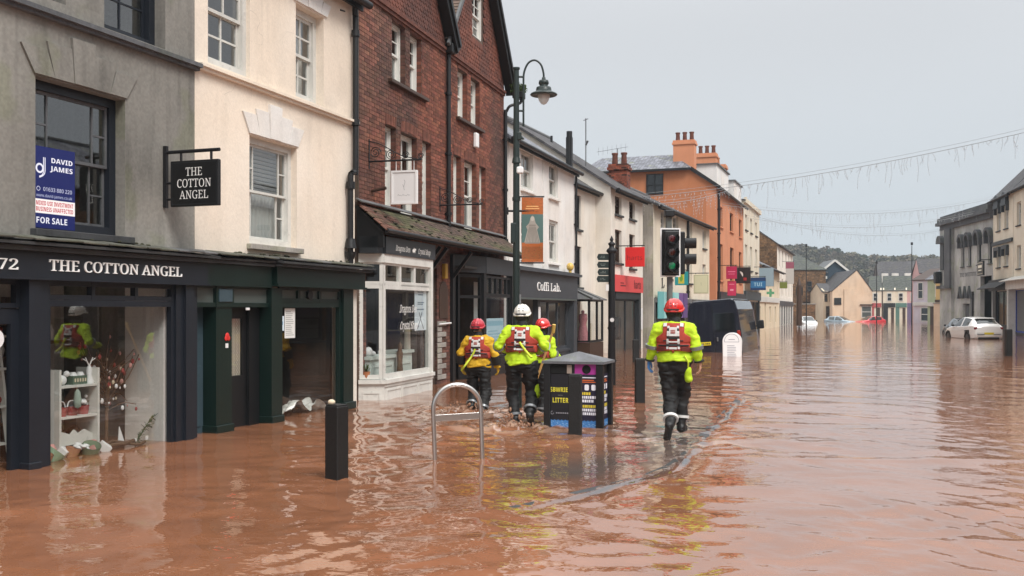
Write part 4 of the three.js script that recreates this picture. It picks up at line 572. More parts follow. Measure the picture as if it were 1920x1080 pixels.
// H: orange house with half-hipped slate end, chimneys and white dormers
{
  const far = (x, y, ww, h, o = {}) => ({ x, y, w: ww, h, rec: 0.12, fw: 0.08, cols: 1, rows: [1, 1], far: 1, frame: M.brown, ...o });
  const H = house({ name: 'townhouse', label: 'tall orange rendered townhouse with slate roof and orange chimneys', pos: [-8.3, -56.93], rot: 90, x0: 0, x1: 12.3, h: 8.45, mat: M.orange, far: 1, depth: 6, windows: [far(1.3, 6.38, 1.2, 1.15), far(5.6, 6.42, 1.6, 1.15), far(10.0, 6.38, 1.4, 1.15), far(1.4, 3.3, 1.2, 2.1), far(5.7, 3.4, 1.7, 2.05), far(10.0, 3.4, 1.4, 2.0)], holes: [[0.6, 11.8, -0.3, 2.0]], floors: [2.5, 5.8], sill: M.orange, roof: null });
  const gw = [[0.02, 8.44], [-1.45, 9.6], [-7.5, 9.6], [-7.5, -0.35], [-5.9, -0.35], [-5.9, 8.44]]; // gable wall facing the camera, in (across, up)
  const q = mb().prism(gw, 0.3, new THREE.Matrix4().makeRotationY(Math.PI / 2).multiply(new THREE.Matrix4().makeScale(-1, 1, 1)).setPosition(-0.02, 0, 0));
  const xw = (c, y, x) => [x, y, c]; // c: distance across (negative = away from street)
  mb().slab([-0.03, 8.43, 0.02], [-0.03, 8.43, -5.9], [-0.03, 9.6, -5.9], [-0.03, 9.6, -1.45], -0.28).slab([-0.03, 8.43, -5.9], [-0.03, -0.35, -5.9], [-0.03, -0.35, -7.5], [-0.03, 9.6, -7.5], -0.28).b2(-0.03, 0.25, 8.43, 9.6, -7.5, -5.9).b2(-0.04, -0.004, -0.35, 8.44, -5.9, -0.55).build('gable_wall', M.orangeDark, H);
  win(H, far(0, 0, 0.01, 0.01)).removeFromParent();
  { const L = new THREE.Group(); L.name = 'gable_window'; L.position.set(-0.045, 0, -3.9); L.rotation.y = -Math.PI / 2; H.add(L); mb().b2(0, 0.9, 8.2, 9.3, -0.02, 0.0).build('reveal', M.darkGlass, L); const g = mb(); for (const x of [0, 0.44, 0.9]) g.b2(x - 0.035, x + 0.035, 8.16, 9.34, 0, 0.05); for (const y of [8.2, 8.7, 9.3]) g.b2(0.04, 0.865, y - 0.03, y + 0.03, 0, 0.045); g.build('frame', M.black, L); }
  mb().slab([-0.3, 9.56, -1.45], [-0.3, 9.56, -7.9], [2.4, 10.75, -7.2], [2.4, 10.75, -2.75], -0.12).slab([-0.3, 9.56, -7.9], [2.4, 10.75, -7.2], [12.4, 10.75, -7.2], [12.4, 9.5, -7.9], 0.1).slab([-0.1, 8.42, 0.25], [12.35, 8.42, 0.25], [12.35, 10.75, -2.75], [2.4, 10.75, -2.75], 0.1).slab([-0.1, 8.42, 0.25], [2.4, 10.75, -2.75], [-0.12, 9.6, -1.45], [-0.12, 9.58, -1.46], 0.1).slab([2.4, 10.75, -2.75], [12.35, 10.75, -2.75], [12.35, 10.75, -7.2], [2.4, 10.75, -7.2], 0.1).build('roof', M.slate, H);
  mb().beam([-0.14, 8.42, 0.24], [-0.14, 9.58, -1.4], 0.08, 0.16).beam([-0.3, 9.52, -1.4], [-0.3, 9.52, -7.6], 0.1, 0.12).cyl(6.1, 8.36, 0.28, 0.08, 0.08, 12.3, 8, 0, 0, Math.PI / 2).build('gutter', M.black, H);
  const zc = -2.0; chimney(H, 1.4, zc, 0.8, 1.2, 9.2, 11.35, M.orange, 3, M.archB); chimney(H, 6.4, -1.5, 0.8, 1.2, 9.4, 11.3, M.orange, 3, M.archB); chimney(H, 11.0, -1.5, 1.0, 1.1, 9.4, 11.2, M.orange, 1, M.pot);
  mb().b2(2.6, 7.6, 8.6, 10.1, -3.2, -0.35).build('dormer', M.white, H); mb().b2(8.3, 12.1, 8.6, 9.8, -3.2, -0.1).build('dormer', M.white, H); mb().b2(2.5, 7.7, 10.1, 10.17, -3.3, -0.25).b2(8.2, 12.2, 9.8, 9.87, -3.3, 0.0).build('dormer_roof', M.lead, H);
  mb().b2(0.4, 12.1, 2.0, 2.65, 0, 0.2).build('fascia', M.charcoal, H); mb().b2(0.5, 1.2, -0.35, 2.0, -0.1, 0.1).b2(4, 4.4, -0.35, 2.0, -0.1, 0.1).b2(8, 8.4, -0.35, 2.0, -0.1, 0.1).b2(11.4, 11.9, -0.35, 2.0, -0.1, 0.1).each('shop_post', M.charcoal, H); glazed(H, [1.2, 4], [0.1, 1.95], 0, 0.08, M.charcoal, 'shop_window'); glazed(H, [4.4, 8], [0.1, 1.95], 0, 0.08, M.charcoal, 'shop_window'); glazed(H, [8.4, 11.4], [0.1, 1.95], 0, 0.08, M.charcoal, 'shop_window');
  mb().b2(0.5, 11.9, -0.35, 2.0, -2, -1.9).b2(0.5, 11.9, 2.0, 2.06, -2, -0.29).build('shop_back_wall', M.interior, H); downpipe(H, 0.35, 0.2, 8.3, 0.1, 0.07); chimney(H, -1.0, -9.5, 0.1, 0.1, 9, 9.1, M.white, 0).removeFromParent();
  // I: three-storey cream house
  const I = house({ name: 'townhouse', label: 'three-storey cream townhouse next to the orange house', pos: [-8.3, -69.35], rot: 90, x0: 0, x1: 10, h: 9.0, mat: M.cream2, far: 1, sill: M.sillDark, frame: M.trimWhite, windows: [far(0.9, 7.1, 1.3, 1.05), far(3.9, 7.1, 1.25, 1.0), far(7.1, 7.1, 1.3, 1.0), far(0.9, 4.4, 1.3, 1.7), far(3.9, 4.4, 1.25, 1.7), far(7.1, 4.4, 1.3, 1.7)].map((q) => ({ ...q, frame: M.trimWhite })), holes: [[0.5, 9.5, -0.3, 2.2]], floors: [2.6, 6.5], roof: { h: 9.6, ridgeZ: -3.5, mat: M.slateDark, over: 0.15, gutter: false } });
  mb().b2(0, 10, 8.85, 9.15, 0, 0.16).build('cornice', M.cream2, I); mb().b2(0.2, 9.8, 2.3, 2.9, 0, 0.15).build('fascia', M.teal, I); mb().slab([0.3, 3.55, 1.0], [9.7, 3.55, 1.0], [9.7, 3.9, 0], [0.3, 3.9, 0], 0.06).build('canopy', M.charcoal, I); mb().b2(0.6, 1, -0.3, 2.3, -0.1, 0.1).b2(9, 9.4, -0.3, 2.3, -0.1, 0.1).each('shop_post', M.charcoal, I); glazed(I, [1, 3.7, 6.3, 9], [0.1, 2.2], 0, 0.1, M.charcoal, 'shop_window'); mb().b2(0.5, 9.5, -0.35, 2.2, -2, -1.9).build('shop_back_wall', M.interior, I);
  // K: low cream house, J: tall house with brown stone gable
  const K = house({ name: 'rendered_house', label: 'low cream two-storey house with dark curved roof and pharmacy below', pos: [-8.6, -80.2], rot: 90, x0: 0, x1: 20, h: 5.3, mat: M.cream3, far: 1, windows: [far(4, 3.5, 1, 1.1), far(8.5, 3.5, 1, 1.1), far(13, 3.5, 1, 1.1), far(2, 0.5, 1.1, 1.4), far(6, 0.2, 1.1, 2), far(10, 0.5, 1.5, 1.4), far(15, 0.5, 1.5, 1.4)].map((q) => ({ ...q, frame: M.trimWhite })), floors: [2.7], roof: { h: 7.3, ridgeZ: -4, mat: M.slate, over: 0.5 }, depth: 8 });
  mb().b2(1, 19, 2.25, 2.7, 0, 0.12).build('fascia', M.trimWhite, K);
  const J = house({ name: 'townhouse', label: 'tall white house with brown stone gable end and chimney', pos: [-8.9, -101.06], rot: 90, x0: 0, x1: 20, h: 8.05, mat: M.offwhite, far: 1, windows: [1.7, 5.5, 9.5, 13.5, 17].flatMap((x) => [far(x, 5.9, 1.4, 1.75), far(x, 3.0, 1.4, 1.75)]).map((q) => ({ ...q, frame: M.trimWhite })), holes: [[1, 19, -0.3, 2]], floors: [2.5, 5.3], roof: { h: 11.3, ridgeZ: -4.5, mat: M.slateDark }, depth: 9 });
  mb().b2(-0.04, -0.004, -0.3, 8, -9, -0.0).prism([[0, 8], [9, 8], [4.5, 11.2]], 0.035, new THREE.Matrix4().makeRotationY(Math.PI / 2).setPosition(-0.04, 0, 0)).build('stone_gable', M.rubble, J); chimney(J, 0.6, -3.6, 1.1, 1.5, 10.3, 12.2, M.cream3, 2, M.cream3); mb().b2(0.4, 19.6, 2, 2.5, 0, 0.12).build('fascia', M.charcoal, J); for (const x of [0.5, 3, 6, 9, 12, 15, 18.6]) mb().b2(x, x + 0.5, -0.3, 2, -0.1, 0.1).each('shop_post', M.trimWhite, J); for (let i = 0; i < 6; i++) glazed(J, [[1, 3], [3.5, 6], [6.5, 9], [9.5, 12], [12.5, 15], [15.5, 18.6]][i], [0.1, 1.95], 0, 0.1, M.charcoal, 'shop_window'); mb().b2(0.5, 19.5, -0.35, 2.0, -2, -1.9).build('shop_back_wall', M.interior, J);
}
// ---------- far end of the street ----------
reseed(41);
const farWin = (P, x, y, w, h, frame = M.trimWhite, z = 0, glass = M.darkGlass) => { const g = mb(); g.b2(x, x + 0.1, y, y + h, z, z + 0.06).b2(x + w - 0.1, x + w, y, y + h, z, z + 0.06).b2(x + 0.1, x + w - 0.1, y, y + 0.1, z, z + 0.06).b2(x + 0.1, x + w - 0.1, y + h - 0.1, y + h, z, z + 0.06).b2(x + 0.1, x + w - 0.1, y + h / 2 - 0.04, y + h / 2 + 0.04, z, z + 0.05); const f = g.build('window', frame, P); pane(f, x + 0.08, x + w - 0.08, y + 0.08, y + h - 0.08, z + 0.02, glass); return f; };
// block with a ridge along local x (axis 'x') or along local z (axis 'z', gable to the front)
function block(o) {
  const t = thing(o.name || 'distant_house', o.label, 'house', [o.pos[0], 0, o.pos[1]], (o.rot || 0) * R, o.group), { w, d, h, rh } = o, g = mb().b2(-w / 2, w / 2, -0.4, h, -d, 0), th = 0.12, ov = o.over ?? 0.2;
  if (o.axis === 'z') { g.prism([[-w / 2, h], [w / 2, h], [o.peak || 0, rh]], d, mb().tf(0, 0, -d)); const r = mb(), p = o.peak || 0; r.slab([-w / 2 - ov, h - ov * (rh - h) / (w / 2 + p), ov], [p, rh + 0.08, ov], [p, rh + 0.08, -d - ov], [-w / 2 - ov, h - ov * (rh - h) / (w / 2 + p), -d - ov], -th).slab([p, rh + 0.08, ov], [w / 2 + ov, h - ov * (rh - h) / (w / 2 - p), ov], [w / 2 + ov, h - ov * (rh - h) / (w / 2 - p), -d - ov], [p, rh + 0.08, -d - ov], -th); r.build('roof', o.roof || M.slateDark, t); if (o.barge) mb().beam([-w / 2 - ov, h - 0.15, ov + 0.05], [p, rh + 0.05, ov + 0.05], 0.1, 0.3).beam([w / 2 + ov, h - 0.15, ov + 0.05], [p, rh + 0.05, ov + 0.05], 0.1, 0.3).build('bargeboard', o.barge, t); } else {
    const hip = o.hip || 0; if (!hip) for (const s of [-w / 2, w / 2 - 0.2]) g.prism([[0, h], [d, h], [d / 2, rh]], 0.2, new THREE.Matrix4().makeRotationY(Math.PI / 2).setPosition(s, 0, 0));
    const r = mb().slab([-w / 2 - ov, h - 0.1, ov], [w / 2 + ov, h - 0.1, ov], [w / 2 - hip, rh + 0.08, -d / 2], [-w / 2 + hip, rh + 0.08, -d / 2], th).slab([w / 2 + ov, h - 0.1, -d - ov], [-w / 2 - ov, h - 0.1, -d - ov], [-w / 2 + hip, rh + 0.08, -d / 2], [w / 2 - hip, rh + 0.08, -d / 2], th); if (hip) r.slab([w / 2 + ov, h - 0.1, ov], [w / 2 + ov, h - 0.1, -d - ov], [w / 2 - hip, rh + 0.08, -d / 2], [w / 2 - hip, rh + 0.08, -d / 2 - 0.01], th).slab([-w / 2 - ov, h - 0.1, -d - ov], [-w / 2 - ov, h - 0.1, ov], [-w / 2 + hip, rh + 0.08, -d / 2 + 0.01], [-w / 2 + hip, rh + 0.08, -d / 2], th); r.build('roof', o.roof || M.slateDark, t);
  }
  g.build('wall', o.mat, t); return t;
}
{
  const L = block({ name: 'pub_building', label: 'brown stone building with low hipped roof beside the navy house', pos: [-10.6, -155], rot: 18, w: 8, d: 9, h: 7.6, rh: 10.0, hip: 3.2, mat: M.rubble, roof: M.slateGreen }); farWin(L, -2, 4.4, 0.8, 1.6, M.brown); farWin(L, 1.2, 4.2, 0.8, 1.6, M.brown); farWin(L, 0.6, 1.2, 1.2, 1.6, M.brown);
  { const t = thing('garden_wall', 'low stone yard wall in front of the brown stone building', 'wall', [-9.6, 0, -140], 0); mb().b2(-2.2, 2.2, -0.4, 2.3, -0.2, 0.2).build('wall', M.rubble, t); mb().b2(-2.3, 2.3, 2.3, 2.42, -0.26, 0.26).build('coping', M.stone, t); }
  const Mv = block({ name: 'navy_house', label: 'dark navy house with white windows and pale metal roof', pos: [-5.6, -158], rot: 15, w: 5.4, d: 7, h: 6.7, rh: 8.9, axis: 'z', mat: M.navy, roof: M.lead, barge: M.trimWhite });
  const Mf = block({ name: 'navy_house', label: 'navy flat-fronted wing with tall white-framed windows', pos: [-7.9, -156.2], rot: 15, w: 2.6, d: 6, h: 7.2, rh: 7.6, mat: M.navy, roof: M.slateDark });
  for (const y of [4.2, 1.9]) for (const x of [-1.05, 0.45]) mb().b2(x, x + 0.55, y, y + 1.9, 0, 0.08).build('window', M.trimWhite, Mf); mb().b2(-1.3, 1.3, 6.15, 6.55, 0, 0.2).build('cornice', M.trimWhite, Mf); mb().b2(-0.95, 0.9, -0.3, 1.5, 0, 0.06).build('shopfront', M.slateGrey, Mf);
  const N = block({ name: 'gabled_house', label: 'large beige gable-ended house facing down the flooded street', pos: [-2.9, -146.5], rot: 15, w: 5.3, d: 12, h: 4.15, rh: 6.95, peak: 0.62, axis: 'z', mat: M.peach, roof: M.slateDark, over: 0.06 });
  mb().b2(-1.1, 1.2, -0.3, 4.45, 0, 0.12).build('chimney_breast', M.peach, N); mb().rbox(-1.95, 2.75, 0.05, 0.95, 0.95, 0.08, 0.02).build('sign_panel', M.black, N); farWin(N, 1.2, 0.5, 1.4, 1.6, M.trimWhite, 0.02, M.frosted); mb().b2(1.0, 2.75, 2.2, 2.35, 0, 0.3).build('window_hood', M.brown, N);
  const N2 = block({ name: 'gabled_house', label: 'narrow cream side wing with dark roof left of the beige gable', pos: [-6.0, -147.5], rot: 15, w: 1.5, d: 9, h: 4.2, rh: 5.3, mat: M.cream3, roof: M.slateDark }); for (const x of [-0.6, 0.05]) farWin(N2, x, 2.7, 0.4, 1.1, M.brown); farWin(N2, -0.4, 0.3, 0.5, 1.8, M.brown);
  // cream terrace with coloured shopfronts
  const cols = [[std(lin(0.34, 0.06, 0.06), 0.6), 'red', -0.6, M.cream2], [M.black, 'black', 1.6, M.cream2], [std(lin(0.07, 0.16, 0.13), 0.6), 'green', 3.4, M.cream2], [std(lin(0.12, 0.09, 0.17), 0.6), 'purple', 5.3, M.pink]];
  const labels = ['cream terraced house with red shopfront at the far end', 'cream terraced house with black shop doorway at the far end', 'cream terraced house with green shopfront at the far end', 'dusky pink terraced house with purple shopfront at the far end'];
  cols.forEach(([m, c, x, wm], i) => { const t = block({ label: labels[i], pos: [x + 0.7, -181 - i * 0.3], rot: 0, w: 1.98, d: 7, h: 4.9, rh: 7.3, mat: wm, roof: M.slateGreen, over: 0.12, group: 'terrace at the far end of the street' }); farWin(t, -0.35, 3.0, 0.75, 1.4); mb().b2(-0.95, 0.95, 2.0, 2.7, 0, 0.12).build('fascia', m, t); mb().b2(-0.95, -0.2, -0.3, 2.0, 0, 0.08).build('shopfront', m, t); mb().b2(0.3, 0.75, -0.3, 1.9, 0, 0.05).build('door', M.brown, t); });
  const P = block({ label: 'dark tall-roofed house with white dormer windows behind the terrace', pos: [4.6, -200], rot: 8, w: 7.6, d: 8, h: 7.2, rh: 10.6, axis: 'x', mat: M.brown, roof: M.slateDark }); for (const x of [-3.4, -1.6, 0.6]) { mb().b2(x, x + 1.1, 6.6, 8.3, -0.6, 0.3).build('dormer', M.trimWhite, P); }
  const Q = block({ label: 'pink house with slate gable behind the lilac house', pos: [8.5, -140], rot: 6, w: 6, d: 7, h: 6.4, rh: 8.2, mat: M.pink, roof: M.slateDark }); farWin(Q, -2.6, 4.6, 0.9, 1.3); chimney(Q, 2.4, -2.5, 0.8, 0.8, 7, 10, M.brick, 2);
  const Q2 = block({ label: 'lilac white house with tall sash windows before the pink gable', pos: [6.0, -130], rot: -50, w: 5.0, d: 5, h: 5.3, rh: 6.5, mat: M.lilac, roof: M.brown }); farWin(Q2, -1.7, 2.9, 0.9, 2.0); farWin(Q2, 0.5, 2.9, 0.9, 2.0); farWin(Q2, -1.2, 0.2, 1.4, 1.7); mb().b2(-2.4, 2.4, 2.1, 2.5, 0, 0.2).build('fascia', M.trimWhite, Q2);
  const Rr = block({ label: 'pale green gabled house between lilac and yellow houses', pos: [6.75, -117.5], rot: -55, w: 4.6, d: 5, h: 5.0, rh: 6.4, mat: M.mint, roof: M.slate }); farWin(Rr, -1, 3.0, 1.0, 1.3); mb().b2(-2.2, 2.2, 2.0, 2.4, 0, 0.2).build('fascia', M.trimWhite, Rr); mb().b2(-1.8, 1.8, -0.3, 1.9, 0, 0.06).build('shopfront', M.brown, Rr);
  const S = block({ label: 'yellow house with dark upper window beside the grey institute', pos: [7.1, -107], rot: -58, w: 5.2, d: 6, h: 5.2, rh: 6.6, mat: M.yellow, roof: M.slate }); farWin(S, -1.4, 3.3, 1.8, 1.4, M.brown); mb().b2(-2.4, 2.4, 2.35, 2.6, 0, 0.25).build('fascia', M.brown, S); farWin(S, 0.4, 0.3, 1.2, 1.6);
  { const t = thing('brick_pier', 'pale orange boarded kiosk wall standing in the water before green house', 'wall', [6.1, 0, -108], -30 * R); mb().b2(-0.55, 0.55, -0.4, 2.2, -0.3, 0.3).build('pier', M.peach, t); mb().b2(-0.62, 0.62, 2.2, 2.32, -0.36, 0.36).build('coping', M.stone, t); }
}
// ---------- right side of the street ----------
{
  // T: grey institute with dark dressings; local x runs towards the camera
  const t = thing('institute_building', 'grey two-storey institute with dark cornice and hooded windows', 'building', [8, 0, -80.1], (102.49 - 180) * R), W = 13.2;
  const ws = [[1.05, 0.85], [3.45, 0.9], [5.6, 0.8], [7.25, 0.75]].map(([u, w]) => ({ x: -u, y: 5.0, w, h: 2.2, rec: 0.15, fw: 0.08, cols: 1, rows: [1, 1], far: 1, frame: M.charcoal, sill: M.greyDark }));
  const gr = [[-2.6, -1.0], [-0.5, 1.0]];
  const hs = [[-2.75, -0.3, -0.3, 4.1], [-6.9, -5.2, -0.3, 2.1]];
  mb().prism(rect(-9.2, -0.02, -0.35, 8.2), 0.3, mb().tf(0, 0, -0.3), ws.map((q) => rect(q.x, q.x + q.w, q.y, q.y + q.h)).concat(hs.map((q) => rect(...q)))).b2(-12.3, -9.2, -0.35, 8.2, -0.3, 0.2).b2(-12.3, -12.0, -0.35, 8.2, -9, -0.3).b2(-0.3, -0.02, -0.35, 8.2, -9, -0.3).b2(-12.3, -0.3, -0.35, 8.2, -9, -8.7).build('wall', M.grey, t);
  mb().b2(-12.3, -0.3, -0.35, 8, -3.2, -3.1).b2(-12.3, -0.3, 4.5, 4.6, -3.1, -0.31).b2(-12.3, -0.3, 8.1, 8.2, -8.7, -0.31).build('partition', M.interior, t);
  for (const q of ws) { const f = win(t, q); mb().prism(circ(q.x + q.w / 2, q.y + q.h - 0.25, q.w / 2 + 0.22, 12, 0, Math.PI).concat(circ(q.x + q.w / 2, q.y + q.h - 0.25, q.w / 2 + 0.0, 12, 0, Math.PI).reverse()), 0.32).b2(q.x - 0.22, q.x - 0.02, q.y + q.h - 0.75, q.y + q.h - 0.25, 0, 0.28).b2(q.x + q.w + 0.02, q.x + q.w + 0.22, q.y + q.h - 0.75, q.y + q.h - 0.25, 0, 0.28).build('window_hood', M.greyDark, f); }
  mb().b2(-12.4, 0, 8.2, 8.6, -9, 0.2).b2(-12.6, 0, 8.6, 8.85, -9, 0.5).b2(-12.5, 0, 8.85, 9.2, -9, 0.38).b2(-12.6, 0, 9.2, 9.4, -8.8, 0.1).build('cornice', M.greyDark, t);
  mb().b2(-10.6, -9.1, 3.6, 8.2, 0.25, 0.36).b2(-12.6, -9.0, 3.35, 3.6, 0.25, 0.42).build('corner_band', M.greyDark, t);
  for (const u of [11.4]) { mb().b2(-u - 0.5, -u + 0.4, 4.9, 7.3, 0.25, 0.3).build('window', M.charcoal, t); mb().prism(circ(-u - 0.05, 7.1, 0.65, 12, 0, Math.PI), 0.35, mb().tf(0, 0, 0.25)).build('window_hood', M.greyDark, t); }
  mb().rbox(-11.9, 4.3, 0.5, 0.7, 1.0, 0.5, 0.1).build('bay_lantern', M.black, t);
  letters('THE INSTITUTE', font.serif, -7.6, -3.6, 4.2, 0.3, 0.0, M.greyDark, t);
  for (const u of [7.4, 6.2, 5.1]) mb().prism([[-u - 0.45, 2.5], [-u - 0.3, 2.5], [-u, 3.15], [-u + 0.3, 2.5], [-u + 0.45, 2.5], [-u, 3.45]], 0.16).build('gothic_hood', M.greyDark, t);
  mb().b2(-6.85, -5.25, -0.3, 2.0, -0.25, -0.2).build('door', M.greyDark, t); mb().b2(-2.75, -0.3, -0.3, 4.05, -1.2, -1.15).build('door', M.brown, t); mb().b2(-5.0, -4.6, -0.3, 3, 0, 0.02).build('recess_panel', M.greyDark, t); downpipe(t, -4.2, -0.2, 3.0, 0.08, 0.06);
  // U and V: cream shops nearer the camera
  const uw = (x, y, w, h, o = {}) => ({ x, y, w, h, rec: 0.12, fw: 0.07, cols: 1, rows: [2, 2], far: 1, frame: M.trimWhite, sill: M.sillDark, ...o });
  const U = house({ name: 'shop_building', label: 'cream gabled shop building with dark hooded windows and shopfront', category: 'shop', pos: [8.0, -80.1], rot: -84.2, x0: 0, x1: 6.0, h: 9.6, mat: M.cream2, windows: [uw(1.2, 7.15, 1.15, 1.65), uw(3.5, 7.15, 1.15, 1.65), uw(1.2, 4.6, 1.15, 1.25), uw(3.5, 4.6, 1.15, 1.25)], holes: [[0.5, 5.5, -0.3, 2.9]], floors: [3.4, 6.3], roof: { h: 13.6, ridgeZ: -4, mat: M.slateDark, over: 0.3 }, depth: 8 });
  for (const x of [1.2, 3.5]) { mb().b2(x - 0.2, x + 1.35, 8.7, 8.95, 0, 0.25).prism(circ(x + 0.575, 8.95, 0.7, 12, 0, Math.PI), 0.22).b2(x - 0.2, x, 8.3, 8.7, 0, 0.2).b2(x + 1.15, x + 1.35, 8.3, 8.7, 0, 0.2).build('window_hood', M.charcoal, U); mb().b2(x - 0.2, x + 1.35, 5.75, 6.0, 0, 0.2).b2(x - 0.2, x, 5.3, 5.75, 0, 0.2).b2(x + 1.15, x + 1.35, 5.3, 5.75, 0, 0.2).build('window_hood', M.charcoal, U); }
  mb().b2(0, 6, 6.15, 6.4, 0, 0.12).build('string_course', M.charcoal, U); mb().b2(0.2, 5.9, 2.95, 3.7, 0, 0.35).slab([0, 3.1, 1.1], [6, 3.1, 1.1], [6, 3.75, 0], [0, 3.75, 0], 0.06).build('fascia', M.black, U);
  mb().b2(0.3, 1.3, -0.3, 2.95, -0.1, 0.1).b2(5.0, 5.7, -0.3, 2.95, -0.1, 0.1).b2(1.3, 5.0, -0.3, 0.5, -0.1, 0.05).each('shop_post', M.black, U); glazed(U, [1.35, 3.2, 4.95], [0.55, 2.9], 0, 0.09, M.black, 'shop_window'); mb().b2(0.4, 5.6, -0.35, 2.9, -2, -1.9).build('shop_back_wall', M.interiorGrey, U);
  { const s = thing('shop_sign', 'black projecting sign reading MAAZE over the dark shopfront', 'sign', [7.55, 0, -77.4], -84.2 * R); mb().rbox(0, 4.5, 0.6, 1.9, 1.0, 0.12, 0.02).bar([0, 5.1, 0], [0, 5.1, 0.7], 0.03).bar([-0.6, 5.1, 0.6], [-0.6, 5.0, 0.6], 0.02).build('board', M.black, s); panel('print', print(1.8, 0.9, 120, (x, w, h) => { x.fillStyle = '#131313'; x.fillRect(0, 0, w, h); x.strokeStyle = '#d8d0b8'; x.lineWidth = 4; x.strokeRect(8, 8, w - 16, h - 16); x.fillStyle = '#e8e2cc'; x.fillRect(w * 0.15, h * 0.25, w * 0.7, h * 0.22); x.fillRect(w * 0.2, h * 0.6, w * 0.6, h * 0.1); }), s, 0, 4.5, 0.665, 1.8, 0.9); s.userData.label = 'black projecting board with pale lettering over the dark shopfront'; }
  const V = house({ name: 'shop_building', label: 'pale yellow shop building with white canopy at right edge', category: 'shop', pos: [8.62, -74.1], rot: -84.2, x0: 0.02, x1: 8, h: 9.6, mat: M.cream2, windows: [uw(0.9, 7.1, 1.1, 1.5), uw(4, 7.1, 1.1, 1.5), uw(0.9, 4.3, 1.1, 1.5), uw(4, 4.3, 1.1, 1.5)], holes: [[0.4, 7.5, -0.3, 2.9]], floors: [3.4, 6], roof: { h: 13.4, ridgeZ: -4, mat: M.slateDark }, depth: 8 });
  chimney(V, 0.7, -2.0, 1.0, 1.0, 10.5, 12.6, M.brick, 2); mb().b2(0, 8, 2.95, 3.5, 0, 0.5).slab([0, 3.5, 0.9], [8, 3.5, 0.9], [8, 3.8, 0], [0, 3.8, 0], 0.05).build('fascia', M.trimWhite, V); mb().b2(0.2, 0.6, -0.3, 2.95, 0, 0.45).b2(3.8, 4.2, -0.3, 2.95, 0, 0.2).b2(7.4, 7.8, -0.3, 2.95, 0, 0.2).each('shop_post', M.trimWhite, V); glazed(V, [0.65, 3.75], [0.2, 2.9], 0, 0.1, std(lin(0.03, 0.06, 0.3), 0.5), 'shop_window'); glazed(V, [4.25, 7.35], [0.2, 2.9], 0, 0.1, M.trimWhite, 'shop_window'); mb().b2(0.4, 7.6, -0.35, 2.9, -1, -0.9).build('shop_back_wall', std(lin(0.03, 0.06, 0.3), 0.6), V);
  // the rest of the right-hand terrace, outside the frame: it is what the left-hand windows mirror
  const mats = [M.cream2, M.brick, M.beigeGrey, M.rubble, M.offwhite, M.brick, M.grey, M.rubble]; const names = ['cream', 'brick', 'drab', 'stone', 'off-white', 'second brick', 'grey', 'second stone'];
  for (let i = 0; i < 8; i++) { const q = house({ label: names[i] + ' terraced house along the right side beyond the frame', pos: [9.4, -65.5 + i * 9.5], rot: -90, x0: 0, x1: 9.4, h: 5.9 + (i % 3) * 0.4, mat: mats[i], far: 1, windows: [uw(1.5, 3.9, 1.1, 1.4), uw(5.8, 3.9, 1.1, 1.4), uw(1.2, 0.4, 2.6, 1.8, { frame: M.charcoal }), uw(5.4, 0.4, 2.6, 1.8, { frame: M.charcoal })], floors: [2.9], roof: { h: 7.9 + (i % 3) * 0.4, mat: M.slate } }); mb().b2(0.1, 9.3, 2.2, 2.8, 0, 0.2).b2(0.1, 1.1, -0.3, 2.2, 0, 0.12).b2(3.9, 5.3, -0.3, 2.2, 0, 0.12).b2(8.1, 9.3, -0.3, 2.2, 0, 0.12).build('shopfront', [M.charcoal, M.green, M.brown][i % 3], q); }
}
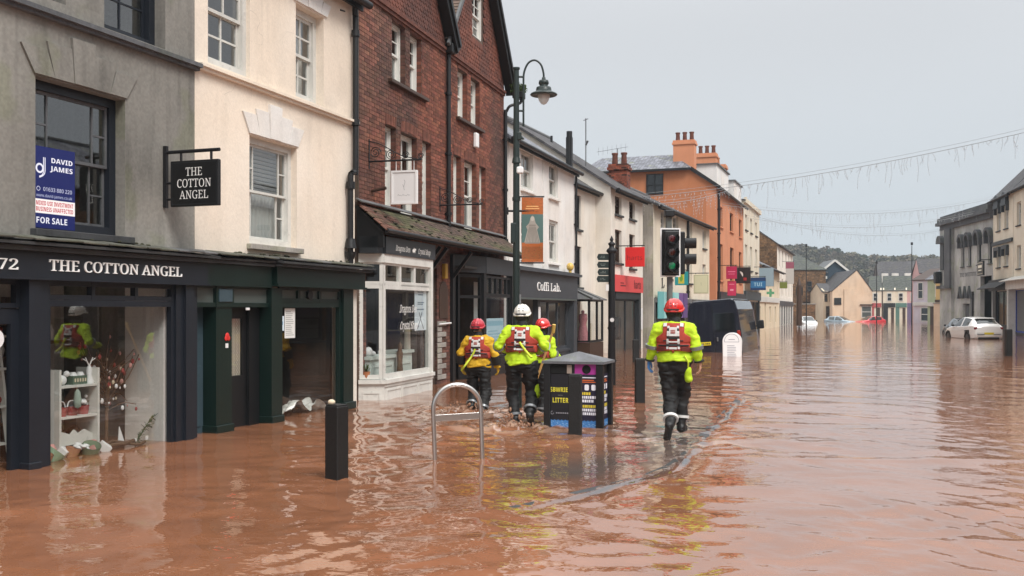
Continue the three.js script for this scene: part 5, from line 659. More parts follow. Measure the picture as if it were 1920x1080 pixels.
// ---------- street furniture ----------
reseed(201);
{ // street lamp with swan neck, banner and fittings
  const t = thing('street_lamp', 'tall dark green street lamp with swan-neck bracket beside Coffi Lab', 'street lamp', [-5.66, 0, -16.03], 19.7 * R), m = M.lampGreen;
  mb().cyl(0, 2.2, 0, 0.065, 0.052, 5.2, 16).cyl(0, 4.86, 0, 0.052, 0.045, 1.65, 16).cyl(0, 5.69, 0, 0.06, 0.06, 0.03, 16).cyl(0, 0.2, 0, 0.1, 0.09, 1.4, 16).cyl(0, 4.15, 0, 0.075, 0.06, 0.09, 16).cyl(0, 3.5, 0, 0.07, 0.07, 0.06, 14).build('pole', m, t);
  mb().tube([[0.12, 4.72, 0], [0.12, 5.4, 0], [0.13, 5.62, 0], [0.2, 5.78, 0], [0.31, 5.83, 0], [0.41, 5.76, 0], [0.455, 5.62, 0], [0.46, 5.5, 0]], 0.017, 48, 8).cyl(0.06, 5.55, 0, 0.018, 0.018, 0.12, 8, 0, 0, Math.PI / 2).cyl(0.06, 4.98, 0, 0.018, 0.018, 0.12, 8, 0, 0, Math.PI / 2).build('bracket_arm', m, t);
  const l = mb().lathe([[0.0, 5.55], [0.03, 5.54], [0.035, 5.5], [0.075, 5.49], [0.085, 5.46], [0.085, 5.43], [0.07, 5.415], [0.07, 5.39], [0.12, 5.375], [0.13, 5.34], [0.13, 5.31], [0.215, 5.27], [0.23, 5.25], [0.215, 5.235], [0.13, 5.25], [0.1, 5.255], [0.0, 5.26]], 32, mb().tf(0.46, 0, 0)).build('lamp_shade', m, t);
  mb().lathe([[0.1, 5.245], [0.1, 5.21], [0.08, 5.15], [0.045, 5.1], [0.0, 5.08]], 24, mb().tf(0.46, 0, 0)).build('lamp_glass', phy(lin(0.8, 0.8, 0.78), 0.45, { transmission: 0.5, thickness: 0 }), l);
  mb().rbox(-0.05, 2.93, -0.08, 0.09, 0.34, 0.3, 0.02).build('control_box', m, t); mb().rbox(0.06, 3.98, 0.02, 0.12, 0.12, 0.1, 0.03).build('sensor', M.signWhite, t); mb().rbox(0.05, 4.55, 0.02, 0.08, 0.14, 0.08, 0.02).bar([0.02, 4.6, 0], [0.12, 4.5, 0.04], 0.02).build('festoon_socket', m, t);
  mb().bar([-0.16, 3.3, 0], [0.3, 3.3, 0], 0.018).rbox(-0.15, 3.3, 0, 0.04, 0.12, 0.08, 0.01).build('clamp_arm', M.iron, t);
  mb().tube([[0.06, 1.9, 0.03], [0.065, 1.4, 0.05], [0.07, 1.0, 0.06]], 0.02, 12, 6).build('cable_tie', M.lead, t);
  const b = thing('street_banner', 'vertical orange and teal banner with a grey carved figure on the lamp post', 'banner', [-5.66, 0, -16.03], 19.7 * R);
  const art = print(0.36, 1.08, 700, (x, w, h) => {
    x.fillStyle = '#a4551f'; x.fillRect(0, 0, w, h); x.fillStyle = '#4f6a66'; x.fillRect(0, h * 0.26, w, h * 0.44); x.fillStyle = '#8a4a1c'; x.fillRect(0, h * 0.76, w, h * 0.2);
    for (let i = 0; i < 260; i++) { x.fillStyle = ['rgba(190,110,50,.25)', 'rgba(60,40,20,.22)', 'rgba(90,110,50,.2)'][i % 3]; x.fillRect(hash3(i, 1, 2) * w, h * (i % 2 ? hash3(i, 2, 2) * 0.24 : 0.74 + hash3(i, 3, 2) * 0.25), 16, 7); }
    const sk = (c, ox) => { x.fillStyle = c; x.beginPath(); x.moveTo(w * 0.5 + ox, h * 0.28); x.bezierCurveTo(w * 0.62 + ox, h * 0.3, w * 0.6, h * 0.36, w * 0.66, h * 0.4); x.lineTo(w * 0.8, h * 0.46); x.lineTo(w * 0.72, h * 0.5); x.lineTo(w * 0.86, h * 0.7); x.lineTo(w * 0.12, h * 0.7); x.lineTo(w * 0.27, h * 0.5); x.lineTo(w * 0.2, h * 0.45); x.lineTo(w * 0.34, h * 0.4); x.bezierCurveTo(w * 0.4, h * 0.36, w * 0.38, h * 0.3, w * 0.5, h * 0.28); x.fill(); };
    sk('#9c958c', 0); x.strokeStyle = '#625c55'; x.lineWidth = 4; for (let i = 0; i < 9; i++) { x.beginPath(); x.moveTo(w * (0.36 + i * 0.035), h * 0.46); x.lineTo(w * (0.2 + i * 0.075), h * 0.7); x.stroke(); } x.fillStyle = '#b4ada3'; x.beginPath(); x.ellipse(w * 0.5, h * 0.33, w * 0.09, h * 0.035, 0, 0, 7); x.fill(); x.fillStyle = '#857e75'; x.fillRect(w * 0.35, h * 0.42, w * 0.3, h * 0.03); x.fillRect(w * 0.15, h * 0.695, w * 0.7, h * 0.02);
    x.fillStyle = '#d9a76a'; x.fillRect(w * 0.22, h * 0.13, w * 0.56, 11); x.fillRect(w * 0.18, h * 0.165, w * 0.64, 11);
  });
  const g = new THREE.PlaneGeometry(0.36, 1.08, 8, 16), p = g.attributes.position; for (let i = 0; i < p.count; i++) p.setZ(i, 0.012 * Math.sin(p.getY(i) * 5 + p.getX(i) * 6)); g.computeVertexNormals(); g.translate(0.27, 2.985, 0.004); const g2 = g.clone(); g2.translate(0, 0, -0.006);
  const back = new THREE.Mesh(g2, std(lin(0.3, 0.1, 0.02), 0.8, { side: THREE.DoubleSide })); back.name = 'banner_back'; b.add(back); const fr = new THREE.Mesh(g, art); fr.name = 'banner_print'; b.add(fr); mb().bar([0.05, 3.54, 0], [0.47, 3.54, 0], 0.012).bar([0.05, 2.43, 0], [0.47, 2.43, 0], 0.012).build('banner_arm', M.iron, b);
}
{ // traffic signals: one head faces us, one faces across
  const t = thing('traffic_light', 'grey pole traffic light with one head facing us showing unlit green', 'traffic light', [-3.9, 0, -20.36], 21 * R);
  mb().cyl(0, 1.2, 0, 0.06, 0.06, 3.0, 16).cyl(0, 3.0, 0, 0.045, 0.045, 0.6, 12).build('pole', M.lead, t);
  const head = (g, name) => { mb().rbox(0, 0, 0.12, 0.3, 0.86, 0.2, 0.03).build(name, M.black, g); };
  const h1 = new THREE.Group(); h1.name = 'signal_head'; h1.position.set(-0.02, 2.79, 0.08); h1.rotation.y = 3 * R; t.add(h1); head(h1, 'housing');
  mb().prism(rect(-0.205, 0.205, -0.49, 0.49), 0.012, mb().tf(0, 0, 0.07), [rect(-0.178, 0.178, -0.462, 0.462)]).build('backing_border', M.signWhite, h1); mb().rbox(0, 0, 0.064, 0.4, 0.97, 0.012, 0.005).build('backing_board', M.black, h1);
  [[0.27, lin(0.07, 0.006, 0.008)], [0, lin(0.06, 0.012, 0.008)], [-0.27, lin(0.01, 0.24, 0.09)]].forEach(([y, c]) => { mb().sph(0, y, 0.195, 0.1, [1, 1, 0.35], 20).build('signal_lens', phy(c, 0.15, { clearcoat: 1 }), h1); const v = new THREE.CylinderGeometry(0.118, 0.118, 0.17, 20, 1, true, -Math.PI * 0.72, Math.PI * 1.44), q = mb(); q.add(v, q.tf(0, y, 0.29, Math.PI / 2, 0, Math.PI)); const vm = q.build('visor', M.blackDS, h1); });
  const h2 = new THREE.Group(); h2.name = 'signal_head'; h2.position.set(0.1, 2.79, -0.1); h2.rotation.y = 82 * R; t.add(h2); head(h2, 'housing'); mb().rbox(0, 0, 0.05, 0.36, 0.97, 0.02, 0.01).build('backing_board', M.black, h2);
  [0.22, -0.1].forEach((y) => { const v = new THREE.CylinderGeometry(0.125, 0.125, 0.24, 20, 1, true, -Math.PI * 0.72, Math.PI * 1.44), q = mb(); q.add(v, q.tf(0, y, 0.33, Math.PI / 2, 0, Math.PI)); q.build('visor', M.blackDS, h2); });
  mb().rbox(0.14, 2.5, 0.0, 0.12, 0.1, 0.1, 0.02).rbox(0.14, 2.92, 0, 0.12, 0.08, 0.1, 0.02).build('mounting_bracket', M.signWhite, t);
  const c = mb().rbox(-0.02, 3.58, 0.04, 0.19, 0.13, 0.24, 0.02).build('detector', M.black, t); mb().rbox(-0.02, 3.4, 0, 0.12, 0.24, 0.12, 0.02).build('detector_mount', M.lead, c);
}
{ // fingerpost
  const t = thing('finger_post', 'black cast finger post with four pointing arms outside the red shop', 'signpost', [-5.39, 0, -21.5], 19.7 * R);
  mb().lathe([[0.085, -0.5], [0.085, 0.5], [0.11, 0.53], [0.085, 0.57], [0.075, 1.2], [0.095, 1.24], [0.075, 1.28], [0.07, 2.86], [0.1, 2.89], [0.12, 2.92], [0.1, 2.96], [0.06, 2.99], [0.055, 3.03], [0.075, 3.06], [0.075, 3.09], [0.03, 3.12], [0.03, 3.14], [0.045, 3.16], [0.03, 3.2], [0.0, 3.26]], 18).build('post', M.iron, t);
  [2.79, 2.62, 2.46, 2.31].forEach((y, i) => { const len = [0.29, 0.29, 0.28, 0.3][i], a = mb().prism([[-0.06, -0.068], [-len, -0.068], [-len - 0.03, 0], [-len, 0.068], [-0.06, 0.068]], 0.03, mb().tf(0, y, -0.015 + i * 0.002)).build('finger_arm', M.lampGreen, t);
    panel('arm_text', print(0.2, 0.1, 500, (x, w, h) => { x.clearRect(0, 0, w, h); x.fillStyle = '#7f8782'; const rows = i === 3 ? 2 : 2; for (let r = 0; r < rows; r++) for (let k = 0; k < 7; k++) if (hash3(i, r, k) > 0.18) x.fillRect(20 + k * 9, 12 + r * 18, 7, 8); }, { cut: 1 }), a, -len / 2 - 0.05, y, 0.0185 + i * 0.002, 0.19, 0.085, 0, 0, 0); });
  mb().prism(circ(0, 0, 0.045, 20), 0.02, mb().tf(0, 1.42, 0.075)).build('sticker', M.signWhite, t); mb().rbox(-0.09, 2.12, 0.02, 0.08, 0.14, 0.02, 0.005).build('small_plate', M.signWhite, t);
}
{ // litter bin
  const t = thing('litter_bin', 'black twin litter bin with grey pyramid lid reading SBWRIEL LITTER', 'litter bin', [-3.98, 0, -13.95], 0.5 * R), w = 0.86, d = 0.62, H = 0.92;
  mb().b2(-w / 2 + 0.06, w / 2 - 0.06, -0.3, 0.9, -d / 2 + 0.03, d / 2 - 0.03).build('body', M.black, t);
  for (const sx of [-1, 1]) for (const sz of [-1, 1]) mb().rbox(sx * (w / 2 - 0.05), 0.3, sz * (d / 2 - 0.05), 0.1, 1.25, 0.1, 0.012).build('corner_post', M.black, t);
  const l = mb(); { const e = 0.02, W = w / 2 + e, D = d / 2 + e; const A = [-W, H, D], B = [W, H, D], C2 = [W, H, -D], E2 = [-W, H, -D], P = [0, H + 0.13, 0]; const tri = (a, b, c) => { const g = new THREE.BufferGeometry(); g.setAttribute('position', new THREE.Float32BufferAttribute([...a, ...b, ...c], 3)); g.computeVertexNormals(); l.add(g); }; tri(A, B, P); tri(B, C2, P); tri(C2, E2, P); tri(E2, A, P); l.b2(-W, W, H - 0.035, H - 0.001, -D, D); } l.build('lid', std(lin(0.17, 0.175, 0.19), 0.5, { map: rep(T.grime, 0.8) }), t);
  const y0 = 0.06, y1 = 0.72;
  const sea = (x, w2, h) => { x.fillStyle = '#3d79b8'; x.beginPath(); x.moveTo(0, h); x.lineTo(0, h * 0.88); for (let i = 0; i <= 20; i++) x.lineTo(w2 * i / 20, h * (0.875 + 0.012 * Math.sin(i * 2.1))); x.lineTo(w2, h); x.fill(); x.fillStyle = 'rgba(190,215,235,.6)'; for (let i = 0; i < 60; i++) x.fillRect(hash3(i, 4, 1) * w2, h * (0.89 + 0.1 * hash3(i, 4, 2)), 9, 3); };
  panel('print', print(0.34, 0.7, 600, (x, w2, h) => { x.fillStyle = '#15151c'; x.fillRect(0, 0, w2, h); txt(x, 'SBWRIEL', w2 * 0.5, h * 0.3, 50, '#e0d53a', 'sans-serif', { bold: 1, maxw: w2 * 0.86 }); x.fillStyle = '#8d8d80'; x.fillRect(w2 * 0.4, h * 0.4, w2 * 0.2, 3); txt(x, 'LITTER', w2 * 0.5, h * 0.5, 54, '#e0d53a', 'sans-serif', { bold: 1, maxw: w2 * 0.68 }); x.strokeStyle = '#9a9aa0'; x.lineWidth = 4; x.beginPath(); x.arc(w2 * 0.16, h * 0.74, 12, 0, 5); x.stroke(); for (let i = 0; i < 6; i++) { x.fillStyle = '#8f8f95'; x.fillRect(w2 * (0.32 + i * 0.09), h * 0.73, w2 * 0.06, 10); } sea(x, w2, h); }), t, -0.19, 0.37, d / 2 - 0.026, 0.35, 0.74);
  const recyc = (x, w2, h) => { x.fillStyle = '#1c1830'; x.fillRect(0, 0, w2, h); x.fillStyle = '#dcdce4'; x.fillRect(w2 * 0.1, h * 0.05, w2 * 0.8, 8); x.fillStyle = '#d0652a'; x.fillRect(w2 * 0.1, h * 0.1, w2 * 0.7, 8); x.fillRect(w2 * 0.14, h * 0.135, w2 * 0.74, 8); x.fillStyle = '#e8e8ee'; for (const k of [0.14, 0.42, 0.7]) { x.beginPath(); x.roundRect(w2 * k, h * 0.19, w2 * 0.18, h * 0.11, 10); x.fill(); } const L = [['CANS & BOTTLES', '#e0c93a', 0.36], ['A PHAPUR', '#e6e6ee', 0.43], ['YN IS LAWR', '#e6e6ee', 0.5], ['RECYCLE', '#e0c93a', 0.6], ['ME FOR', '#e6e6ee', 0.67], ['LIFE', '#e6e6ee', 0.74]]; for (const q of L) { x.fillStyle = q[1]; for (let i = 0, px = w2 * 0.12; px < w2 * (0.66 + 0.22 * hash3(q[2] * 100 | 0, 1, 1)); i++) { const ww = 8 + 10 * hash3(i, q[2] * 100 | 0, 3); x.fillRect(px, h * q[2] - 11, ww, 22); px += ww + 4; } } sea(x, w2, h); };
  panel('print', print(0.34, 0.7, 600, recyc), t, 0.19, 0.37, d / 2 - 0.026, 0.35, 0.74); panel('print', print(0.4, 0.7, 500, recyc), t, w / 2 - 0.056, 0.37, 0, 0.42, 0.74, 0, Math.PI / 2);
  panel('aperture_surround', std(lin(0.36, 0.03, 0.26), 0.5), t, 0.19, 0.81, d / 2 - 0.026, 0.34, 0.15); mb().cyl(0.19, 0.81, d / 2 - 0.028, 0.062, 0.062, 0.012, 24, Math.PI / 2).build('aperture', M.pit, t); mb().rbox(-0.2, 0.81, d / 2 - 0.03, 0.3, 0.14, 0.02, 0.01).build('aperture', M.pit, t); mb().b2(-0.09, -0.02, 0.75, 0.87, d / 2 - 0.018, d / 2 - 0.012).build('sticker', std(lin(0.3, 0.24, 0.2), 0.7), t);
}
{ // bollards
  const proto = thing('bollard', 'black square timber bollard nearest the camera, snail-like lump on top', 'bollard', [-4.94, 0, -8.73], -12 * R, 'timber bollards along the pavement');
  mb().rbox(0, 0.15, 0, 0.165, 1.12, 0.165, 0.012, 0, 0, 0, 2).build('post', M.bollard, proto); mb().rbox(0, 0.715, 0, 0.15, 0.02, 0.15, 0.008).build('cap', M.bollard, proto);
  const b2 = copyOf(proto, [-3.71, 0.06, -12.84], 8 * R, 'black timber bollard in front of the litter bin'); b2.scale.set(1.0, 1.02, 1.0);
  const b3 = copyOf(proto, [-3.91, 0.06, -17.63], 20 * R, 'black timber bollard between the bin and the lone right-hand rescuer'); b3.scale.set(1.02, 1, 1.02);
  const b4 = copyOf(proto, [-7.0, 0, -31.0], 20 * R, 'far black bollard before the red shop window'); b4.scale.set(1.2, 0.98, 1.2);
  const b5 = copyOf(proto, [4.43, 0.12, -39.42], 20 * R, 'black bollard standing right of the white car'); b5.scale.set(1.2, 1.15, 1.2);
  mb().sph(-0.04, 0.745, 0.03, 0.035, [1.1, 0.8, 1]).build('snail', M.cream3, proto);
}
{ // bike stand
  const t = thing('cycle_stand', 'stainless steel hoop cycle stand in the water', 'cycle stand', [-4.295, 0, -10.27], 55 * R), hw = 0.265, r = 0.025;
  const pts = [[-hw, -0.35, 0], [-hw, 0.2, 0], [-hw, 0.54, 0]]; for (let i = 1; i < 12; i++) { const a = Math.PI - Math.PI * i / 12; pts.push([hw * Math.cos(a), 0.56 + hw * Math.sin(a), 0]); } pts.push([hw, 0.54, 0], [hw, 0.2, 0], [hw, -0.35, 0]); mb().tube(pts, r, 90, 12).build('hoop', M.steel, t); mb().rbox(0, 0.47, 0, hw * 2 - 0.03, 0.075, 0.018, 0.004).build('cross_plate', M.steel, t); t.rotation.z = 2 * R; t.rotation.y = 34 * R;
}
{ // white A-board by the van
  const t = thing('pavement_sign', 'white round-topped pavement board standing before the dark van', 'signboard', [-4.75, 0, -36.1], 17 * R);
  const sh = [...rect(-0.3, 0.3, -0.5, 0.5).slice(0, 2), ...circ(0, 0.52, 0.3, 16, 0, Math.PI)], body = mb(); body.prism(sh, 0.06, body.tf(0, 0, 0.12, -0.1), null, 0.012).build('front_board', M.signWhite, t); mb().prism(sh, 0.05, mb().tf(0.12, 0, -0.35, 0.1), null, 0.012).build('back_board', M.signWhite, t);
  panel('print', print(0.54, 1.0, 200, (x, w, h) => { x.clearRect(0, 0, w, h); x.strokeStyle = '#4a4a6a'; x.lineWidth = 2; x.beginPath(); x.arc(w / 2, h * 0.27, w * 0.46, Math.PI, 0); x.lineTo(w * 0.96, h * 0.3); x.moveTo(w * 0.04, h * 0.27); x.lineTo(w * 0.04, h * 0.3); x.lineTo(w * 0.96, h * 0.3); x.stroke(); x.fillStyle = '#9a9aa8'; for (let i = 0; i < 7; i++) x.fillRect(w * 0.2, h * (0.42 + i * 0.06), w * (0.4 + 0.2 * hash3(i, 1, 5)), 3); x.fillRect(w * 0.3, h * 0.2, w * 0.4, 4); }, { cut: 1 }), t, 0, 0.31, 0.168, 0.54, 1.0, -0.1);
}
// ---------- projecting signs further along the left side ----------
function projSign(name, label, x, y, z, w, h, draw, o = {}) {
  const t = thing(name, label, 'sign', [x, 0, z], (o.turn ?? 0) * R), m = print(w, h, o.pxm || 200, draw); mb().rbox(0, y, 0, w, h, o.t || 0.1, 0.02).build('board', o.edge || M.charcoal, t); panel('print', m, t, 0, y, (o.t || 0.1) / 2 + 0.004, w - 0.02, h - 0.02); if (o.bar !== false) mb().bar([-w / 2 - 0.35, y + h / 2 + 0.06, 0], [w / 2, y + h / 2 + 0.06, 0], 0.02).bar([-w / 2 + 0.1, y + h / 2, 0], [-w / 2 + 0.1, y + h / 2 + 0.06, 0], 0.012).bar([w / 2 - 0.1, y + h / 2, 0], [w / 2 - 0.1, y + h / 2 + 0.06, 0], 0.012).build('bracket', M.iron, t); return t;
}
const fill = (c) => (x, w, h) => { x.fillStyle = c; x.fillRect(0, 0, w, h); };
projSign('hanging_sign', 'square red projecting sign over the red shop reading harts', -8.75, 3.68, -38.6, 0.76, 0.76, (x, w, h) => { fill('#d01c1a')(x, w, h); txt(x, 'harts', w / 2, h * 0.55, 50, '#7d1014', 'sans-serif', { maxw: w * 0.85 }); }, { edge: M.red });
projSign('hanging_sign', 'teal hanging sign with yellow panel under the signal heads', -7.9, 3.0, -44.0, 0.6, 0.6, (x, w, h) => { fill('#1f8f90')(x, w, h); x.fillStyle = '#c3b63c'; x.fillRect(w * 0.25, h * 0.1, w * 0.45, h * 0.8); x.fillStyle = '#6c9a35'; x.beginPath(); x.ellipse(w * 0.47, h * 0.5, w * 0.12, h * 0.25, 0, 0, 7); x.fill(); }, {});
projSign('hanging_sign', 'pale cream shield-shaped hanging sign on the long cream house', -8.05, 2.9, -50.2, 0.75, 0.95, (x, w, h) => { fill('#c9c7a6')(x, w, h); x.strokeStyle = '#9a9a78'; x.lineWidth = 4; x.strokeRect(8, 8, w - 16, h - 16); txt(x, '1', w / 2, h / 2, 40, '#a8a888', 'serif'); }, { edge: M.cream3 });
projSign('hanging_sign', 'magenta double hanging sign on the orange house', -7.7, 3.75, -58.8, 0.62, 0.72, (x, w, h) => { fill('#b01d4d')(x, w, h); x.fillStyle = '#e08aa5'; x.fillRect(w * 0.15, h * 0.4, w * 0.7, 8); x.fillRect(w * 0.2, h * 0.6, w * 0.6, 5); });
projSign('hanging_sign', 'lower magenta projecting sign beneath the double sign', -7.7, 2.85, -58.9, 0.5, 0.85, (x, w, h) => { fill('#c32e58')(x, w, h); x.fillStyle = '#e59db0'; x.fillRect(w * 0.2, h * 0.2, w * 0.6, 6); x.fillRect(w * 0.3, h * 0.55, w * 0.4, 20); }, { bar: false });
projSign('hanging_sign', 'dark hanging sign with white bird between magenta and blue signs', -7.65, 3.75, -63.6, 0.95, 1.0, (x, w, h) => { fill('#1d1617')(x, w, h); x.fillStyle = '#d8d2cb'; x.beginPath(); x.moveTo(w * 0.3, h * 0.25); x.quadraticCurveTo(w * 0.6, h * 0.3, w * 0.5, h * 0.6); x.quadraticCurveTo(w * 0.4, h * 0.45, w * 0.3, h * 0.25); x.fill(); x.fillStyle = '#a02020'; x.fillRect(w * 0.55, h * 0.65, w * 0.2, h * 0.18); });
projSign('hanging_sign', 'bright blue projecting sign with pale lettering left of the street', -7.3, 3.35, -69.0, 1.0, 0.85, (x, w, h) => { fill('#173a66')(x, w, h); x.fillStyle = '#2a6fa0'; x.fillRect(0, h * 0.28, w, h * 0.55); txt(x, 'TUI', w / 2, h * 0.55, 70, '#9cc4d6', 'sans-serif', { bold: 1 }); });
projSign('hanging_sign', 'grey-blue square sign behind the blue travel sign', -7.1, 3.9, -72.5, 1.0, 1.3, fill('#8fa3ac'));
{ const t = thing('pharmacy_cross', 'green pharmacy cross projecting from low cream house', 'sign', [-8.1, 0, -86]); mb().b2(-0.55, 0.55, 2.75, 3.1, -0.08, 0.08).b2(-0.17, 0.17, 2.38, 2.75, -0.081, 0.081).b2(-0.17, 0.17, 3.1, 3.47, -0.081, 0.081).build('cross', std(lin(0.1, 0.32, 0.17), 0.5), t); t.scale.set(0.55, 0.6, 0.6); t.position.y = 1.25; mb().bar([-0.6, 2.92, 0], [-0.5, 2.92, 0], 0.03).build('bracket', M.iron, t); }
projSign('hanging_sign', 'black square sign with white crossed emblem before the stone building', -7.7, 3.6, -114, 0.75, 0.9, (x, w, h) => { fill('#101012')(x, w, h); x.strokeStyle = '#ecebe8'; x.lineWidth = 16; for (const s of [-1, 1]) { x.beginPath(); x.moveTo(w * (0.5 - 0.25 * s), h * 0.3); x.lineTo(w * (0.5 + 0.25 * s), h * 0.72); x.stroke(); } });
projSign('hanging_sign', 'tall pale sign with mauve top on the far white house', -8.0, 5.3, -105, 0.8, 2.2, (x, w, h) => { fill('#b7b3ad')(x, w, h); x.fillStyle = '#8e4a5c'; x.fillRect(0, 0, w, h * 0.3); });
projSign('hanging_sign', 'small olive green sign near the far pharmacy', -8.0, 3.9, -97.5, 0.7, 0.6, fill('#6f7a32'));
for (const [x, z, h, l] of [[-6.3, -93, 4.6, 'slender dark pointed flag-like post before the pharmacy'], [-6.6, -108, 8.0, 'thin black lamp column before the far white house'], [0.2, -118, 6.6, 'thin black lamp column before the beige gabled house'], [3.6, -112, 8.2, 'thin dark lamp column in front of the far terrace']]) { const t = thing('lamp_column', l, 'lamp post', [x, 0, z]); mb().cyl(0, h / 2 - 0.2, 0, 0.065, 0.035, h + 0.4, 8).build('column', M.iron, t); if (h > 6) { mb().rbox(0, h + 0.2, 0, 0.22, 0.3, 0.22, 0.05).build('lantern', M.iron, t); } else mb().cyl(0, 2.0, 0, 0.26, 0.2, 3.6, 8).cyl(0, 4.2, 0, 0.2, 0.0, 0.8, 8).build('closed_parasol', M.brown, t); }
// ---------- icicle light strings across the street ----------
function icicles(label, a, b, sag, seed, n, len) {
  reseed(seed); const t = thing('light_string', label, 'light string', [0, 0, 0], 0, 'icicle light strings over the street'), P = (u) => V3(mix(a[0], b[0], u), mix(a[1], b[1], u) - sag * 4 * u * (1 - u), mix(a[2], b[2], u)), pts = []; for (let i = 0; i <= 40; i++) pts.push(P(i / 40).toArray());
  mb().tube(pts, 0.011, 120, 4).tube(pts.map((p) => [p[0], p[1] + 0.14, p[2]]), 0.006, 60, 4).build('carrier_wire', M.wire, t);
  const g = mb(), bulbs = mb(); for (let i = 0; i < n; i++) { const u = (i + rr(-0.2, 1.2)) / n, p = P(clamp(u, 0, 1)), L = len * Math.pow(rr(0.3, 1), 1.6) * (0.75 + 0.45 * noise3(i * 0.21, seed, 1)), dx = rr(-0.14, 0.14); if (noise3(i * 0.13, seed, 5) < -0.62) continue; const bx = p.x + dx * 0.5 + rr(-0.07, 0.07); g.bar([p.x, p.y, p.z], [bx, p.y - L / 2, p.z], 0.005, 4); g.bar([bx, p.y - L / 2, p.z], [p.x + dx, p.y - L, p.z], 0.005, 4); for (let k = 0.1; k < L; k += 0.16) bulbs.box(p.x + dx * k / L + rr(-0.02, 0.02), p.y - k, p.z, 0.018, 0.03, 0.018); }
  const m1 = g.build('drop_wire', M.wire, t); m1.userData.kind = 'stuff'; const m2 = bulbs.build('bulb', M.bulb, t); m2.userData.kind = 'stuff';
}
icicles('nearest icicle light string sweeping up to the right across the sky', [-9.3, 6.45, -42.6], [9.4, 8.9, -39.9], 0.45, 301, 150, 1.0);
icicles('second icicle light string spanning level over mid street', [-8.4, 7.7, -59.2], [8.1, 9.6, -79.8], 0.8, 302, 130, 1.2);
icicles('thin lower light string between the second and farthest strings', [-8.3, 7.9, -70], [7.3, 8.9, -83], 0.9, 303, 90, 0.8);
icicles('farthest icicle light string low over the hill', [-8.4, 8.6, -77], [5.5, 8.3, -92], 0.9, 304, 90, 1.1);
icicles('short icicle light string hanging over the orange gable end', [-9.4, 6.5, -46], [-7.6, 8.3, -57.2], 0.15, 305, 60, 1.0);
// ---------- vehicles ----------
reseed(401);
const TYRE = std(lin(0.012, 0.012, 0.012), 0.85), ALLOY = std(lin(0.12, 0.12, 0.13), 0.35, { metalness: 0.7 }), AUTO_GLASS = phy(lin(0.02, 0.026, 0.026), 0.03, { ior: 1.9 });
const carPaint = (c) => phy(c, 0.25, { clearcoat: 1, clearcoatRoughness: 0.04 });
